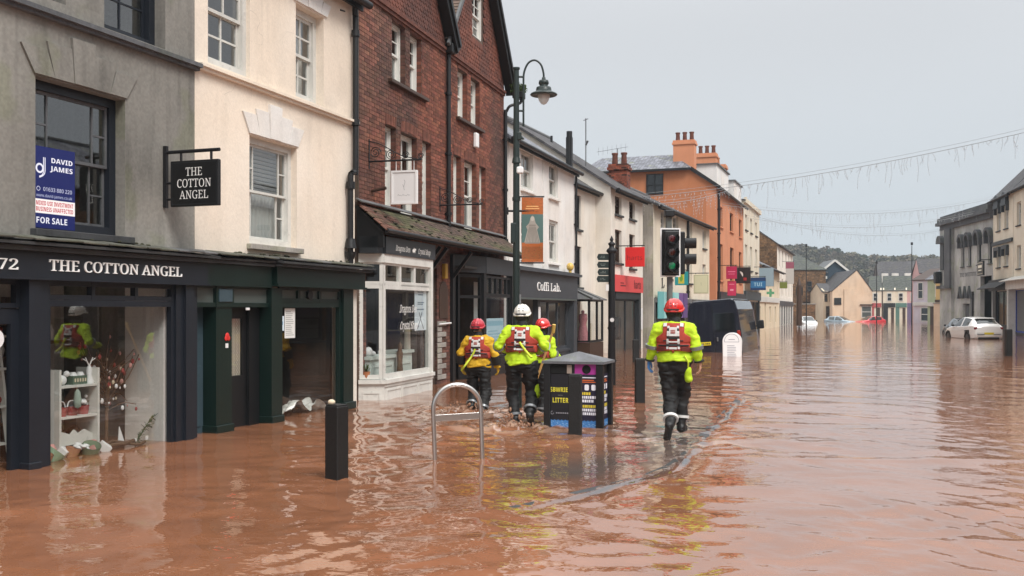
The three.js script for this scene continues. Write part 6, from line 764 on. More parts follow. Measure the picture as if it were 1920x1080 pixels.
// hatchback: local z towards the rear bumper, x to the right, y up from the road
function hatch(name, label, paint, pos, turn, sink, pitch = 0) {
  const t = thing(name, label, 'car', [pos[0], -sink, pos[1]], turn * R); t.rotation.x = pitch;
  // stations along the car: [z, half width, sill y, belt y, roof y (0 = none), roof half width]
  const st = [[-2.02, 0.55, 0.35, 0.62, 0.66, 0.5], [-1.95, 0.74, 0.24, 0.68, 0.72, 0.62], [-1.6, 0.84, 0.2, 0.78, 0.84, 0.7], [-1.05, 0.87, 0.2, 0.87, 0.95, 0.74], [-0.62, 0.875, 0.2, 0.91, 1.18, 0.64], [-0.15, 0.875, 0.2, 0.93, 1.4, 0.6], [0.3, 0.875, 0.2, 0.94, 1.46, 0.6], [0.9, 0.875, 0.2, 0.96, 1.44, 0.6], [1.4, 0.865, 0.2, 0.98, 1.36, 0.59], [1.72, 0.84, 0.22, 0.99, 1.16, 0.6], [1.92, 0.8, 0.26, 0.96, 1.02, 0.66], [2.0, 0.74, 0.34, 0.88, 0.9, 0.68], [2.03, 0.7, 0.4, 0.6, 0.62, 0.66]];
  const N = 26, ring = (s) => { const [z, w, y0, yb, yr, wr] = s, p = []; const prof = [[0, y0], [w * 0.85, y0], [w * 0.97, y0 + 0.07], [w, mix(y0, yb, 0.35)], [w * 1.0, mix(y0, yb, 0.7)], [w * 0.975, yb - 0.03], [w * 0.95, yb], [mix(w * 0.95, wr, 0.5), mix(yb, yr, 0.5)], [wr, yr - 0.05], [wr * 0.9, yr - 0.01], [wr * 0.55, yr + 0.02], [0, yr + 0.03]]; return prof.map(([x, y]) => V3(x, y, z)); };
  const fine = []; for (let i = 0; i + 1 < st.length; i++) for (let k = 0; k < 4; k++) fine.push(st[i].map((v, q) => { const a = st[Math.max(0, i - 1)][q], b = v, c = st[i + 1][q], d = st[Math.min(st.length - 1, i + 2)][q], u = k / 4; return q === 0 ? mix(b, c, u) : 0.5 * ((2 * b) + (-a + c) * u + (2 * a - 5 * b + 4 * c - d) * u * u + (-a + 3 * b - 3 * c + d) * u * u * u); })); fine.push(st[st.length - 1]);
  const rings = fine.map(ring), pos3 = [], glassP = [];
  const wheelZ = [-1.3, 1.22];
  const tri = (arr, a, b, c) => arr.push(...a.toArray(), ...b.toArray(), ...c.toArray());
  for (const s of [1, -1]) for (let i = 0; i + 1 < rings.length; i++) for (let j = 0; j < 11; j++) {
    const f = (v) => V3(v.x * s, v.y, v.z), a = f(rings[i][j]), b = f(rings[i + 1][j]), c = f(rings[i + 1][j + 1]), d = f(rings[i][j + 1]), zc = (a.z + b.z) / 2, yc = (a.y + b.y + c.y + d.y) / 4;
    const side = j >= 6 && j <= 7 && zc > -0.72 && zc < 1.3 && rings[i][10].y > 1.1, pillar = Math.abs(zc - 0.36) < 0.06, scr = j >= 9 ? (zc > -1.0 && zc < -0.18) || (zc > 1.42 && zc < 1.84) : false, inArch = j <= 3 && wheelZ.some((w) => Math.abs(zc - w) < 0.3) && yc < 0.62;
    const arr = (side && !pillar) || scr ? glassP : pos3; if (inArch && j > 0) continue;
    if (s > 0) { tri(arr, a, c, b); tri(arr, a, d, c); } else { tri(arr, a, b, c); tri(arr, a, c, d); }
  }
  const cap = (r, flip) => { const c = V3(0, (r[0].y + r[11].y) / 2, r[0].z); for (const s of [1, -1]) for (let j = 0; j < 11; j++) { const a = V3(r[j].x * s, r[j].y, r[j].z), b = V3(r[j + 1].x * s, r[j + 1].y, r[j + 1].z); (s > 0) !== flip ? tri(pos3, a, b, c) : tri(pos3, b, a, c); } }; cap(rings[0], true); cap(rings[rings.length - 1], false);
  const mk = (p) => { const g = new THREE.BufferGeometry(); g.setAttribute('position', new THREE.Float32BufferAttribute(p, 3)); g.computeVertexNormals(); return g; };
  mb().add(mk(pos3)).build('body', paint, t); mb().add(mk(glassP)).build('windows', AUTO_GLASS, t);
  for (const z of wheelZ) for (const s of [-1, 1]) { const w = mb().cyl(s * 0.76, 0.31, z, 0.31, 0.31, 0.2, 24, 0, 0, Math.PI / 2).build('wheel', TYRE, t); const r = mb(); r.cyl(s * 0.865, 0.31, z, 0.2, 0.2, 0.012, 20, 0, 0, Math.PI / 2); for (let k = 0; k < 5; k++) r.box(s * 0.872, 0.31 + 0.1 * Math.sin(k * 1.257), z + 0.1 * Math.cos(k * 1.257), 0.012, 0.045, 0.19, -k * 1.257 + 0, 0, 0); r.build('rim', ALLOY, w); mb().prism([...circ(0, 0, 0.37, 14, 0, Math.PI), ...circ(0, 0, 0.31, 14, 0, Math.PI).reverse()], 0.03, new THREE.Matrix4().makeRotationY(Math.PI / 2).setPosition(s > 0 ? 0.855 : -0.885, 0.31, z)).build('wheel_arch', M.black, t); mb().cyl(s * 0.55, 0.33, z, 0.35, 0.35, 0.2, 16, 0, 0, Math.PI / 2).build('wheel_well', M.pit, t); }
  for (const s of [-1, 1]) { mb().rbox(s * 0.93, 0.98, -0.5, 0.16, 0.13, 0.1, 0.04).build('door_mirror', M.black, t); mb().rbox(s * 0.62, 0.86, 1.935, 0.36, 0.13, 0.12, 0.04, 0, s * -0.28, s * -0.1).build('tail_light', phy(lin(0.16, 0.005, 0.012), 0.12), t); for (const z of [0.1, 0.75]) mb().rbox(s * 0.885, 0.82, z, 0.02, 0.025, 0.16, 0.008).build('door_handle', paint, t); mb().b2(s * 0.45 - 0.2, s * 0.45 + 0.2, 0.49, 0.52, 2.0, 2.06).build('reflector', M.black, t); }
  mb().rbox(0, 0.56, 2.035, 0.52, 0.115, 0.02, 0.005).build('number_plate', std(lin(0.62, 0.5, 0.02), 0.5), t); mb().cyl(0, 0.83, 1.985, 0.055, 0.055, 0.03, 18, Math.PI / 2).build('badge', ALLOY, t); mb().rbox(0, 0.3, 1.99, 1.15, 0.1, 0.06, 0.02).build('rear_valance', M.black, t); mb().rbox(0, 1.41, 1.44, 1.05, 0.03, 0.22, 0.012, 0.16).build('roof_spoiler', paint, t);
  return t;
}
hatch('parked_car', 'white hatchback standing wheel-deep in the flood on the right', carPaint(lin(0.75, 0.74, 0.71)), [5.3, -63.6], 19, 0.25);
hatch('parked_car', 'small white car half drowned near the navy house', carPaint(lin(0.72, 0.74, 0.74)), [-7.3, -121], 196, 0.62);
hatch('parked_car', 'pale blue car drowned to its windows before the beige gable', carPaint(lin(0.3, 0.4, 0.46)), [-4.3, -141.5], 240, 0.72);
hatch('parked_car', 'red car drowned to its windows before the beige gable', carPaint(lin(0.5, 0.03, 0.04)), [-0.6, -141.5], 130, 0.72);
hatch('parked_car', 'dark car mostly hidden behind the white hatchback', carPaint(lin(0.03, 0.035, 0.04)), [5.5, -74.5], 8, 0.42);
{ // van, listing to its left, seen from behind
  const t = thing('panel_van', 'dark navy panel van listing in the flood with yellow rear plate', 'van', [-5.66, -0.62, -39.1], -2 * R), paint = carPaint(lin(0.009, 0.012, 0.023)); t.rotation.order = 'YXZ'; t.rotation.z = 5 * R;
  const sec = [[-0.92, 0.35], [0.92, 0.35], [0.99, 0.5], [1.0, 1.25], [0.93, 2.2], [0.86, 2.5], [0.72, 2.6], [-0.72, 2.6], [-0.86, 2.5], [-0.93, 2.2], [-1.0, 1.25], [-0.99, 0.5]];
  mb().prism(sec, 3.9, mb().tf(0, 0, -3.9), null, 0.03).build('body', paint, t);
  const nose = mb(), S = [[-3.93, 1, 1], [-4.3, 0.99, 0.97], [-4.75, 0.97, 0.62], [-5.3, 0.93, 0.5], [-5.6, 0.85, 0.42]]; for (let i = 0; i + 1 < S.length; i++) { const A = sec.map(([x, y]) => V3(x * S[i][1], 0.35 + (y - 0.35) * S[i][2], S[i][0])), B = sec.map(([x, y]) => V3(x * S[i + 1][1], 0.35 + (y - 0.35) * S[i + 1][2], S[i + 1][0])); for (let j = 0; j < sec.length; j++) { const k = (j + 1) % sec.length; nose.quad(B[j].toArray(), A[j].toArray(), A[k].toArray(), B[k].toArray()); } } nose.build('bonnet', paint, t);
  const dz = 0.035; mb().b2(-0.008, 0.008, 0.62, 2.42, dz - 0.01, dz + 0.004).build('door_seam', M.pit, t); mb().rbox(0.46, 1.75, dz, 0.72, 0.7, 0.02, 0.08).build('rear_window', phy(lin(0.008, 0.01, 0.012), 0.06, { ior: 1.6 }), t);
  mb().rbox(0, 0.5, 0.08, 1.9, 0.22, 0.16, 0.05).build('rear_bumper', M.charcoal, t); mb().rbox(-0.42, 0.98, dz + 0.01, 0.54, 0.13, 0.02, 0.005).build('number_plate', std(lin(0.72, 0.56, 0.02), 0.5), t); panel('plate_text', print(0.5, 0.1, 300, (x, w, h) => { x.clearRect(0, 0, w, h); x.fillStyle = '#1a1a10'; for (let i = 0; i < 7; i++) x.fillRect(8 + i * 20 + (i > 3 ? 8 : 0), 6, 12, h - 12); }, { cut: 1 }), t, -0.42, 0.98, dz + 0.024, 0.46, 0.1); mb().rbox(0.12, 1.12, dz + 0.02, 0.06, 0.16, 0.03, 0.01).rbox(0.5, 1.02, dz + 0.01, 0.3, 0.04, 0.03, 0.01).build('door_handle', M.lead, t);
  for (const s of [-1, 1]) { mb().rbox(s * 0.93, 1.15, 0.0, 0.13, 0.5, 0.1, 0.03).build('tail_light', phy(lin(0.35, 0.025, 0.015), 0.2), t); mb().rbox(s * 1.17, 1.55, -4.3, 0.26, 0.36, 0.16, 0.05).bar([s * 0.9, 1.5, -4.3], [s * 1.1, 1.5, -4.3], 0.03).build('door_mirror', M.black, t); for (const z of [-0.85, -4.5]) { const w = mb().cyl(s * 0.86, 0.34, z, 0.34, 0.34, 0.24, 20, 0, 0, Math.PI / 2).build('wheel', TYRE, t); mb().cyl(s * 0.985, 0.34, z, 0.2, 0.2, 0.02, 18, 0, 0, Math.PI / 2).build('rim', ALLOY, w); } mb().rbox(s * 1.0, 0.75, -2, 0.03, 0.12, 3.3, 0.012).build('side_moulding', M.charcoal, t); mb().slab([s * 0.985, 1.35, -3.2], [s * 0.985, 1.35, -4.2], [s * 0.925, 2.1, -3.95], [s * 0.925, 2.1, -3.2], s > 0 ? -0.02 : 0.02).build('cab_window', AUTO_GLASS, t); mb().b2(s * 0.83 - 0.02, s * 0.83 + 0.02, 2.42, 2.6, -3.8, 0.03).build('roof_gutter', paint, t); }
}
// ---------- things shown in the shop windows ----------
reseed(501);
{
  const A = place.A, put = (t) => { A.add(t); return t; };
  const unit = put(thing('display_shelf', 'white open shelf unit in THE COTTON ANGEL window', 'shelf'));
  const x0 = -1.98, x1 = -1.36, z0 = -0.62, z1 = -0.3; mb().b2(x0, x0 + 0.03, -0.3, 0.97, z0, z1).b2(x1 - 0.03, x1, -0.3, 0.97, z0, z1).build('side_panel', M.whitePaint, unit); for (const y of [0.04, 0.41, 0.76]) mb().b2(x0 + 0.03, x1 - 0.03, y, y + 0.025, z0 + 0.01, z1 - 0.01).build('shelf_board', M.whitePaint, unit);
  mb().prism([[x0 + 0.03, 0.1], [x1 - 0.03, 0.1], [x1 - 0.03, 0.2], [x1 - 0.15, 0.26], [x1 - 0.25, 0.22], [-1.67, 0.27], [x0 + 0.25, 0.22], [x0 + 0.13, 0.26], [x0 + 0.03, 0.2]], 0.02, mb().tf(0, 0, z1 - 0.1)).build('scalloped_board', M.whitePaint, unit); scene.attach(unit);
  const item = (name, label, cat, x, y, z, build) => { const t = put(thing(name, label, cat, [x, y, z])); build(t); scene.attach(t); return t; };
  const colr = { green: std(lin(0.1, 0.14, 0.1), 0.7), red: std(lin(0.3, 0.05, 0.045), 0.8), white: M.signWhite, brown: M.wood, terr: std(lin(0.42, 0.2, 0.11), 0.8), rose: std(lin(0.5, 0.25, 0.22), 0.8) };
  item('toy_house', 'green toy house with domed roof on the top shelf', 'ornament', -1.58, 0.785, -0.44, (t) => { mb().b2(-0.11, 0.11, 0, 0.1, -0.06, 0.06).build('walls', colr.green, t); mb().cyl(-0.05, 0.11, 0, 0.06, 0.03, 0.06, 12).cyl(0.06, 0.11, 0, 0.06, 0.03, 0.06, 12).build('roof', M.signWhite, t); for (let i = 0; i < 5; i++) mb().b2(-0.09 + i * 0.04, -0.07 + i * 0.04, 0.03, 0.07, 0.06, 0.064).build('window', M.cream3, t); });
  item('china_ornament', 'white china animals at the left of the top shelf', 'ornament', -1.83, 0.785, -0.42, (t) => { mb().sph(0, 0.06, 0, 0.06, [1.2, 1, 0.8]).sph(0.06, 0.13, 0.02, 0.035).sph(-0.07, 0.05, 0.04, 0.04).build('body', M.signWhite, t); });
  item('reindeer_ornament', 'white reindeer figure with antlers on the top shelf right', 'ornament', -1.42, 0.785, -0.4, (t) => { mb().lathe([[0.05, 0], [0.055, 0.02], [0.03, 0.1], [0.035, 0.16], [0.02, 0.2], [0.0, 0.22]], 14).bar([0, 0.2, 0], [-0.06, 0.3, 0], 0.008).bar([0, 0.2, 0], [0.06, 0.3, 0], 0.008).bar([-0.04, 0.26, 0], [-0.1, 0.29, 0], 0.006).bar([0.04, 0.26, 0], [0.1, 0.29, 0], 0.006).build('figure', M.signWhite, t); });
  item('hanging_heart', 'pale green stocking ornament hanging from the top shelf', 'ornament', -1.72, 0.74, -0.29, (t) => { mb().lathe([[0.01, 0], [0.03, -0.03], [0.045, -0.12], [0.04, -0.2], [0.0, -0.22]], 12).build('body', std(lin(0.3, 0.36, 0.3), 0.8), t); });
  for (let i = 0; i < 3; i++) item('red_basket', ['left red basket on the middle shelf', 'middle red basket on the middle shelf', 'right red basket with white flowers on the middle shelf'][i], 'basket', -1.84 + i * 0.17, 0.435, -0.42, (t) => { mb().lathe([[0.06, 0], [0.075, 0.1], [0.07, 0.1], [0.055, 0.01]], 14).build('bowl', colr.red, t); mb().tube([[-0.07, 0.1, 0], [-0.04, 0.16, 0], [0.04, 0.16, 0], [0.07, 0.1, 0]], 0.008, 14, 6).build('handle', M.signWhite, t); if (i === 2) mb().sph(0.02, 0.13, 0, 0.03).sph(-0.03, 0.14, 0.02, 0.025).sph(0.05, 0.2, 0, 0.02).build('flowers', M.signWhite, t); });
  for (let i = 0; i < 2; i++) item('dark_ornament', i ? 'dark round ornament at the right of the bottom shelf' : 'dark round ornament at the left of the bottom shelf', 'ornament', -1.8 + i * 0.24, 0.065, -0.5, (t) => mb().sph(0, 0.12, 0, 0.1, [1, 1.1, 1]).build('body', M.brown, t));
  // heap of floated stock at the glass
  for (let i = 0; i < 10; i++) { const k = i % 5, x = -2.38 + i * 0.1 + rr(-0.03, 0.03), z = -0.12 - rr(0, 0.2), nm = ['terracotta pot', 'white paper flower', 'pale green basket', 'rose-coloured bag', 'white box'][k]; item(['terracotta_pot', 'paper_flower', 'small_basket', 'paper_bag', 'gift_box'][k], (i < 5 ? 'left-hand ' : 'right-hand ') + nm + ' in the jumble of floated stock behind the shop glass', ['pot', 'flower', 'basket', 'bag', 'box'][k], x, 0.0, z, (t) => { t.scale.setScalar(1.5); t.rotation.set(rr(-0.7, 0.7), rr(0, 6), rr(-0.7, 0.7)); if (k === 0) mb().lathe([[0.035, -0.03], [0.055, 0.07], [0.045, 0.07], [0.03, -0.02]], 12).build('pot', colr.terr, t); if (k === 1) { const g = mb(); for (let p = 0; p < 7; p++) g.sph(0.035 * Math.cos(p * 0.9), 0.06 + 0.015 * (p % 2), 0.035 * Math.sin(p * 0.9), 0.028, [1, 0.5, 1], 7); g.build('petals', M.signWhite, t); } if (k === 2) mb().lathe([[0.045, -0.05], [0.07, 0.08], [0.062, 0.08], [0.04, -0.04]], 14).build('basket', std(lin(0.24, 0.33, 0.22), 0.9), t); if (k === 3) mb().rbox(0, 0.04, 0, 0.1, 0.12, 0.06, 0.02).build('bag', colr.rose, t); if (k === 4) mb().rbox(0, 0.04, 0, 0.09, 0.07, 0.07, 0.006).build('box', M.signWhite, t); }); }
  for (const [a, b, r, l] of [[[-1.45, 0.02, -0.16], [-0.9, 0.06, -0.2], 0.025, 'longer driftwood branch floating behind the glass'], [[-1.35, 0.05, -0.24], [-0.75, 0.03, -0.16], 0.018, 'thinner driftwood branch across the longer one']]) item('driftwood', l, 'branch', 0, 0, 0, (t) => mb().tube([a, [mix(a[0], b[0], 0.3), a[1] + 0.03, a[2] - 0.03], [mix(a[0], b[0], 0.7), b[1] - 0.01, b[2] + 0.03], b], r, 20, 7).build('branch', M.wood, t));
  item('sail_ornament', 'white triangular sail ornament on the driftwood', 'ornament', -1.12, 0.05, -0.25, (t) => mb().prism([[0, 0], [0.11, 0], [0.02, 0.2]], 0.012).build('sail', M.signWhite, t));
  item('fir_branch', 'green fir branch leaning on the white end panel', 'branch', -0.75, 0.02, -0.22, (t) => { const g = mb(); g.bar([-0.1, 0, 0], [0.24, 0.3, -0.02], 0.008, 5); for (let i = 0; i < 70; i++) { const u = rnd(), x = mix(-0.1, 0.24, u), y = mix(0, 0.3, u); g.bar([x, y, -0.01], [x + rr(-0.05, 0.09), y + rr(-0.04, 0.05), rr(-0.05, 0.04)], 0.004, 4); } g.build('needles', std(lin(0.05, 0.085, 0.04), 0.9), t); mb().rbox(-0.12, 0.04, 0.02, 0.04, 0.04, 0.02, 0.01).rbox(0.06, 0.05, 0.04, 0.05, 0.05, 0.005, 0.002).build('price_tag', M.signWhite, t); });
  // twig tree hung with hearts and flowers
  item('twig_tree', 'bare twig display tree hung with small hearts and flowers', 'display tree', -0.98, 0, -0.55, (t) => { const g = mb(), tips = []; g.bar([0, -0.3, 0], [0.02, 0.75, 0], 0.022, 7); for (let i = 0; i < 40; i++) { const y = rr(0.45, 1.0), a = rr(0, 6.28), L = rr(0.2, 0.5), m = [L * 0.5 * Math.cos(a), y + rr(0.02, 0.14), L * 0.4 * Math.sin(a)], e = [L * Math.cos(a), y + rr(0, 0.4), L * 0.6 * Math.sin(a)]; g.tube([[0.01, y - 0.05, 0], m, e], 0.006, 8, 4); tips.push(e, m); } g.build('branches', M.wood, t); tips.forEach((p, i) => { if (i % 6 === 5) return; mb().sph(p[0], p[1] - 0.06, p[2], rr(0.012, 0.03), [1, 1.2, 0.6], 7).build('bauble', [colr.red, M.signWhite, colr.rose, M.cream3][i % 4], t); }); });
  item('wall_shelf', 'wooden shelf of white bottles at the back of the shop', 'shelf', -1.15, 1.22, -1.5, (t) => { mb().b2(-0.5, 0.5, 0, 0.04, -0.2, 0.1).build('board', M.wood, t); mb().b2(0.32, 0.38, -1.5, 0.9, -0.3, -0.26).build('upright', M.black, t); });
  for (let i = 0; i < 5; i++) item('white_bottle', ['first', 'second', 'third', 'fourth', 'fifth'][i] + ' white bottle from the left on the back shelf', 'bottle', -1.42 + i * 0.13, 1.26, -1.48, (t) => mb().lathe([[0.035, 0], [0.04, 0.1 + 0.02 * (i % 3)], [0.015, 0.15 + 0.02 * (i % 3)], [0.015, 0.2], [0, 0.2]], 12).build('bottle', M.signWhite, t));
  item('ladder_shelf', 'white ladder shelf leaning behind the shop door glass', 'shelf', -2.62, 0, -0.55, (t) => { for (const x of [-0.3, 0.12]) mb().beam([x, -0.3, 0.14], [x - 0.02, 1.55, -0.12], 0.035, 0.06).build('upright', M.whitePaint, t); for (const y of [0.2, 0.6, 1.0, 1.35]) mb().b2(-0.28, 0.1, y, y + 0.025, -0.18, 0.06).build('shelf_board', M.whitePaint, t); for (let i = 0; i < 8; i++) mb().sph(-0.22 + (i % 4) * 0.1, [0.25, 0.65, 1.05, 1.4][i >> 1] + 0.03, -0.04, 0.04, [1, 1, 1], 8).build('stock', i % 2 ? colr.red : M.signWhite, t); });
}
{ // white cabinet and oddments in the crystal shop bay
  const C = place.C, t = thing('display_cabinet', 'pale green-white panelled cabinet inside the crystal shop window', 'cabinet'); C.add(t);
  mb().b2(0.25, 1.4, -0.3, 0.72, -0.25, 0.1).b2(1.52, 2.35, -0.3, 0.78, -0.25, 0.1).b2(0.22, 1.43, 0.72, 0.78, -0.28, 0.14).b2(1.5, 2.38, 0.78, 0.84, -0.28, 0.14).build('carcass', std(lin(0.5, 0.54, 0.5), 0.6), t); for (const [a, b] of [[0.35, 0.8], [0.88, 1.32], [1.6, 2.28]]) mb().prism(rect(a, b, 0.0, 0.62), 0.015, mb().tf(0, 0, 0.1), [rect(a + 0.05, b - 0.05, 0.05, 0.57)]).build('door_moulding', std(lin(0.55, 0.58, 0.54), 0.6), t); scene.attach(t);
  const item = (n, l, c, f) => { const o = thing(n, l, c); C.add(o); f(o); scene.attach(o); };
  item('plant_pot', 'small potted plant on the left bay window ledge', 'plant', (o) => { mb().lathe([[0.05, 0.4], [0.07, 0.52], [0.06, 0.52]], 12, mb().tf(0.1, 0, 0.1)).build('pot', M.pot, o); const g = mb(); for (let i = 0; i < 20; i++) g.bar([0.1, 0.5, 0.1], [0.1 + rr(-0.1, 0.1), 0.5 + rr(0.05, 0.16), 0.1 + rr(-0.08, 0.08)], 0.006, 4); g.build('leaves', M.moss, o); });
  item('crystal_lamp', 'white rock ornament on the cabinet in the left bay pane', 'ornament', (o) => mb().sph(0.42, 0.86, 0.0, 0.09, [1, 1.1, 0.9], 7).sph(0.52, 0.83, 0.04, 0.06, [1.2, 0.8, 1], 6).build('rock', M.signWhite, o));
  item('figurine', 'slim dark figurine standing between the cabinets', 'ornament', (o) => mb().lathe([[0.06, 0.35], [0.07, 0.4], [0.05, 0.6], [0.06, 0.8], [0.035, 0.9], [0.045, 0.96], [0, 1.02]], 12, mb().tf(1.46, 0, 0.2)).build('figure', M.wood, o));
  item('dowel_stand', 'pale rolled fabric standing at the right of the bay window', 'fabric roll', (o) => mb().cyl(2.3, 0.8, 0.02, 0.07, 0.06, 0.95, 12).build('roll', M.offwhite, o));
}
{ // darker stock shelves deep in the two left-hand shops
  reseed(601); const sh = (P, label, x0, x1, z, ys) => { const t = thing('stock_shelf', label, 'shelf'); P.add(t); for (const y of ys) mb().b2(x0, x1, y, y + 0.03, z - 0.24, z).build('shelf_board', M.wood, t); for (const x of [x0, x1 - 0.03]) mb().b2(x, x + 0.03, -0.3, ys[ys.length - 1] + 0.35, z - 0.25, z - 0.002).build('upright', M.wood, t); const G = [mb(), mb(), mb(), mb()]; for (const y of ys) for (let x = x0 + 0.08; x < x1 - 0.1; x += rr(0.07, 0.16)) { const g = G[Math.floor(rnd() * 4)], h = rr(0.06, 0.22); rnd() < 0.5 ? g.b2(x, x + rr(0.04, 0.09), y + 0.03, y + 0.03 + h, z - 0.16, z - 0.06) : g.lathe([[0.03, 0], [0.045, h * 0.4], [0.02, h * 0.8], [0.025, h], [0, h]], 9, mb().tf(x + 0.03, y + 0.03, z - 0.1)); } G.forEach((g, i) => { if (g.g.length) { const m = g.build('stock', [M.signWhite, M.wood, M.teal, M.brown][i], t); m.userData.kind = 'stuff'; } }); scene.attach(t); };
  sh(place.A, 'dim shelf of mixed stock along the back wall of THE COTTON ANGEL', -2.5, -1.3, -1.62, [0.25, 0.65, 1.05, 1.45]); sh(place.A, 'second dim stock shelf behind the shop door', -4.2, -2.75, -1.62, [0.25, 0.65, 1.05, 1.45]); sh(place.B, 'dark shelf of stock inside the green shop window', 2.1, 4.1, -1.9, [0.2, 0.6, 1.0, 1.4]);
  const tb = thing('floating_cloth', 'crumpled white cloth half afloat at the green shop window', 'cloth'); place.B.add(tb); const cg = new THREE.PlaneGeometry(1.25, 0.42, 60, 24); cg.rotateX(-Math.PI / 2); const cp = cg.attributes.position; for (let i = 0; i < cp.count; i++) { const x = cp.getX(i), z = cp.getZ(i); cp.setXYZ(i, x, 0.07 + 0.12 * noise3(x * 4, 1, z * 7) + 0.05 * noise3(x * 13, 2, z * 15) - 0.25 * Math.max(0, Math.abs(x) - 0.4), z + 0.05 * noise3(x * 6, 5, z * 6)); } cg.computeVertexNormals(); cg.translate(3.2, 0.03, -0.38); mb().add(cg).build('cloth', M.whitePaint, tb); scene.attach(tb);
}
// ---------- people: each garment is one skin drawn round a posed skeleton ----------
function skinMesh(f, lo, hi, c) { // naive surface nets of a distance field
  const n = [0, 1, 2].map((k) => Math.max(2, Math.ceil((hi[k] - lo[k]) / c) + 1)), [nx, ny, nz] = n, D = new Float32Array(nx * ny * nz), at = (i, j, k) => (k * ny + j) * nx + i;
  for (let k = 0; k < nz; k++) for (let j = 0; j < ny; j++) for (let i = 0; i < nx; i++) D[at(i, j, k)] = f(lo[0] + i * c, lo[1] + j * c, lo[2] + k * c);
  const id = new Int32Array(nx * ny * nz).fill(-1), P = [], I = [];
  for (let k = 0; k < nz - 1; k++) for (let j = 0; j < ny - 1; j++) for (let i = 0; i < nx - 1; i++) {
    let sx = 0, sy = 0, sz = 0, m = 0, mask = 0; const v = [];
    for (let q = 0; q < 8; q++) { const d = D[at(i + (q & 1), j + ((q >> 1) & 1), k + (q >> 2))]; v.push(d); if (d < 0) mask |= 1 << q; }
    if (mask === 0 || mask === 255) continue;
    for (let a = 0; a < 8; a++) for (const b of [a | 1, a | 2, a | 4]) if (b !== a && (v[a] < 0) !== (v[b] < 0)) { const t = v[a] / (v[a] - v[b]); sx += mix(a & 1, b & 1, t); sy += mix((a >> 1) & 1, (b >> 1) & 1, t); sz += mix(a >> 2, b >> 2, t); m++; }
    id[at(i, j, k)] = P.length / 3; P.push(lo[0] + (i + sx / m) * c, lo[1] + (j + sy / m) * c, lo[2] + (k + sz / m) * c);
  }
  const quad = (a, b, c2, d, fl) => { if (a < 0 || b < 0 || c2 < 0 || d < 0) return; fl ? I.push(a, b, c2, a, c2, d) : I.push(a, c2, b, a, d, c2); };
  for (let k = 1; k < nz - 1; k++) for (let j = 1; j < ny - 1; j++) for (let i = 1; i < nx - 1; i++) {
    const d = D[at(i, j, k)] < 0;
    if (d !== D[at(i + 1, j, k)] < 0) quad(id[at(i, j - 1, k - 1)], id[at(i, j, k - 1)], id[at(i, j, k)], id[at(i, j - 1, k)], d);
    if (d !== D[at(i, j + 1, k)] < 0) quad(id[at(i - 1, j, k - 1)], id[at(i - 1, j, k)], id[at(i, j, k)], id[at(i, j, k - 1)], d);
    if (d !== D[at(i, j, k + 1)] < 0) quad(id[at(i - 1, j - 1, k)], id[at(i, j - 1, k)], id[at(i, j, k)], id[at(i - 1, j, k)], d);
  }
  const g = new THREE.BufferGeometry(); g.setAttribute('position', new THREE.Float32BufferAttribute(P, 3)); g.setIndex(I); g.computeVertexNormals(); return g;
}
const capd = (x, y, z, a, b, ra, rb) => { const bx = b[0] - a[0], by = b[1] - a[1], bz = b[2] - a[2], px = x - a[0], py = y - a[1], pz = z - a[2], t = clamp((px * bx + py * by + pz * bz) / (bx * bx + by * by + bz * bz || 1), 0, 1), dx = px - bx * t, dy = py - by * t, dz = pz - bz * t; return Math.sqrt(dx * dx + dy * dy + dz * dz) - mix(ra, rb, t); };
const smin = (a, b, k) => { const h = Math.max(k - Math.abs(a - b), 0) / k; return Math.min(a, b) - h * h * k * 0.25; };
const ell = (x, y, z, c, r) => { const q = Math.hypot((x - c[0]) / r[0], (y - c[1]) / r[1], (z - c[2]) / r[2]); return (q - 1) * Math.min(...r); };
const PM = {
  hivis: std(lin(0.6, 0.88, 0.015), 0.75, { map: rep(T.cloth, 0.25), bumpMap: rep(T.renderBump, 0.2), bumpScale: 0.003 }), amber: std(lin(0.74, 0.43, 0.012), 0.75, { map: rep(T.cloth, 0.25), bumpMap: rep(T.renderBump, 0.2), bumpScale: 0.003 }), trousers: std(lin(0.0045, 0.0045, 0.005), 0.7, { map: rep(T.cloth, 0.25), bumpMap: rep(T.renderBump, 0.22), bumpScale: 0.005 }),
  vest: std(lin(0.5, 0.055, 0.032), 0.7, { map: rep(T.cloth, 0.2) }), vestDark: std(lin(0.15, 0.018, 0.014), 0.8, { map: rep(T.cloth, 0.2) }), web: std(lin(0.62, 0.62, 0.6), 0.7), webBlack: std(lin(0.012, 0.012, 0.012), 0.7), reflect: std(lin(0.22, 0.23, 0.24), 0.35, { metalness: 0.4 }), skin: phy(lin(0.5, 0.27, 0.19), 0.55), boot: std(lin(0.01, 0.01, 0.011), 0.5, { map: rep(T.grime, 0.2) }), neoprene: std(lin(0.016, 0.016, 0.018), 0.8),
  helmetRed: phy(lin(0.6, 0.022, 0.018), 0.25, { clearcoat: 0.7 }), helmetPink: phy(lin(0.46, 0.024, 0.04), 0.25, { clearcoat: 0.7 }), helmetWhite: phy(lin(0.74, 0.72, 0.66), 0.25, { clearcoat: 0.7 }), blueGlove: std(lin(0.05, 0.2, 0.5), 0.5), gloveY: std(lin(0.55, 0.33, 0.02), 0.7), line: std(lin(0.6, 0.72, 0.05), 0.7), eye: std(lin(0.7, 0.7, 0.68), 0.2), bandBlack: std(lin(0.012, 0.012, 0.012), 0.7),
};
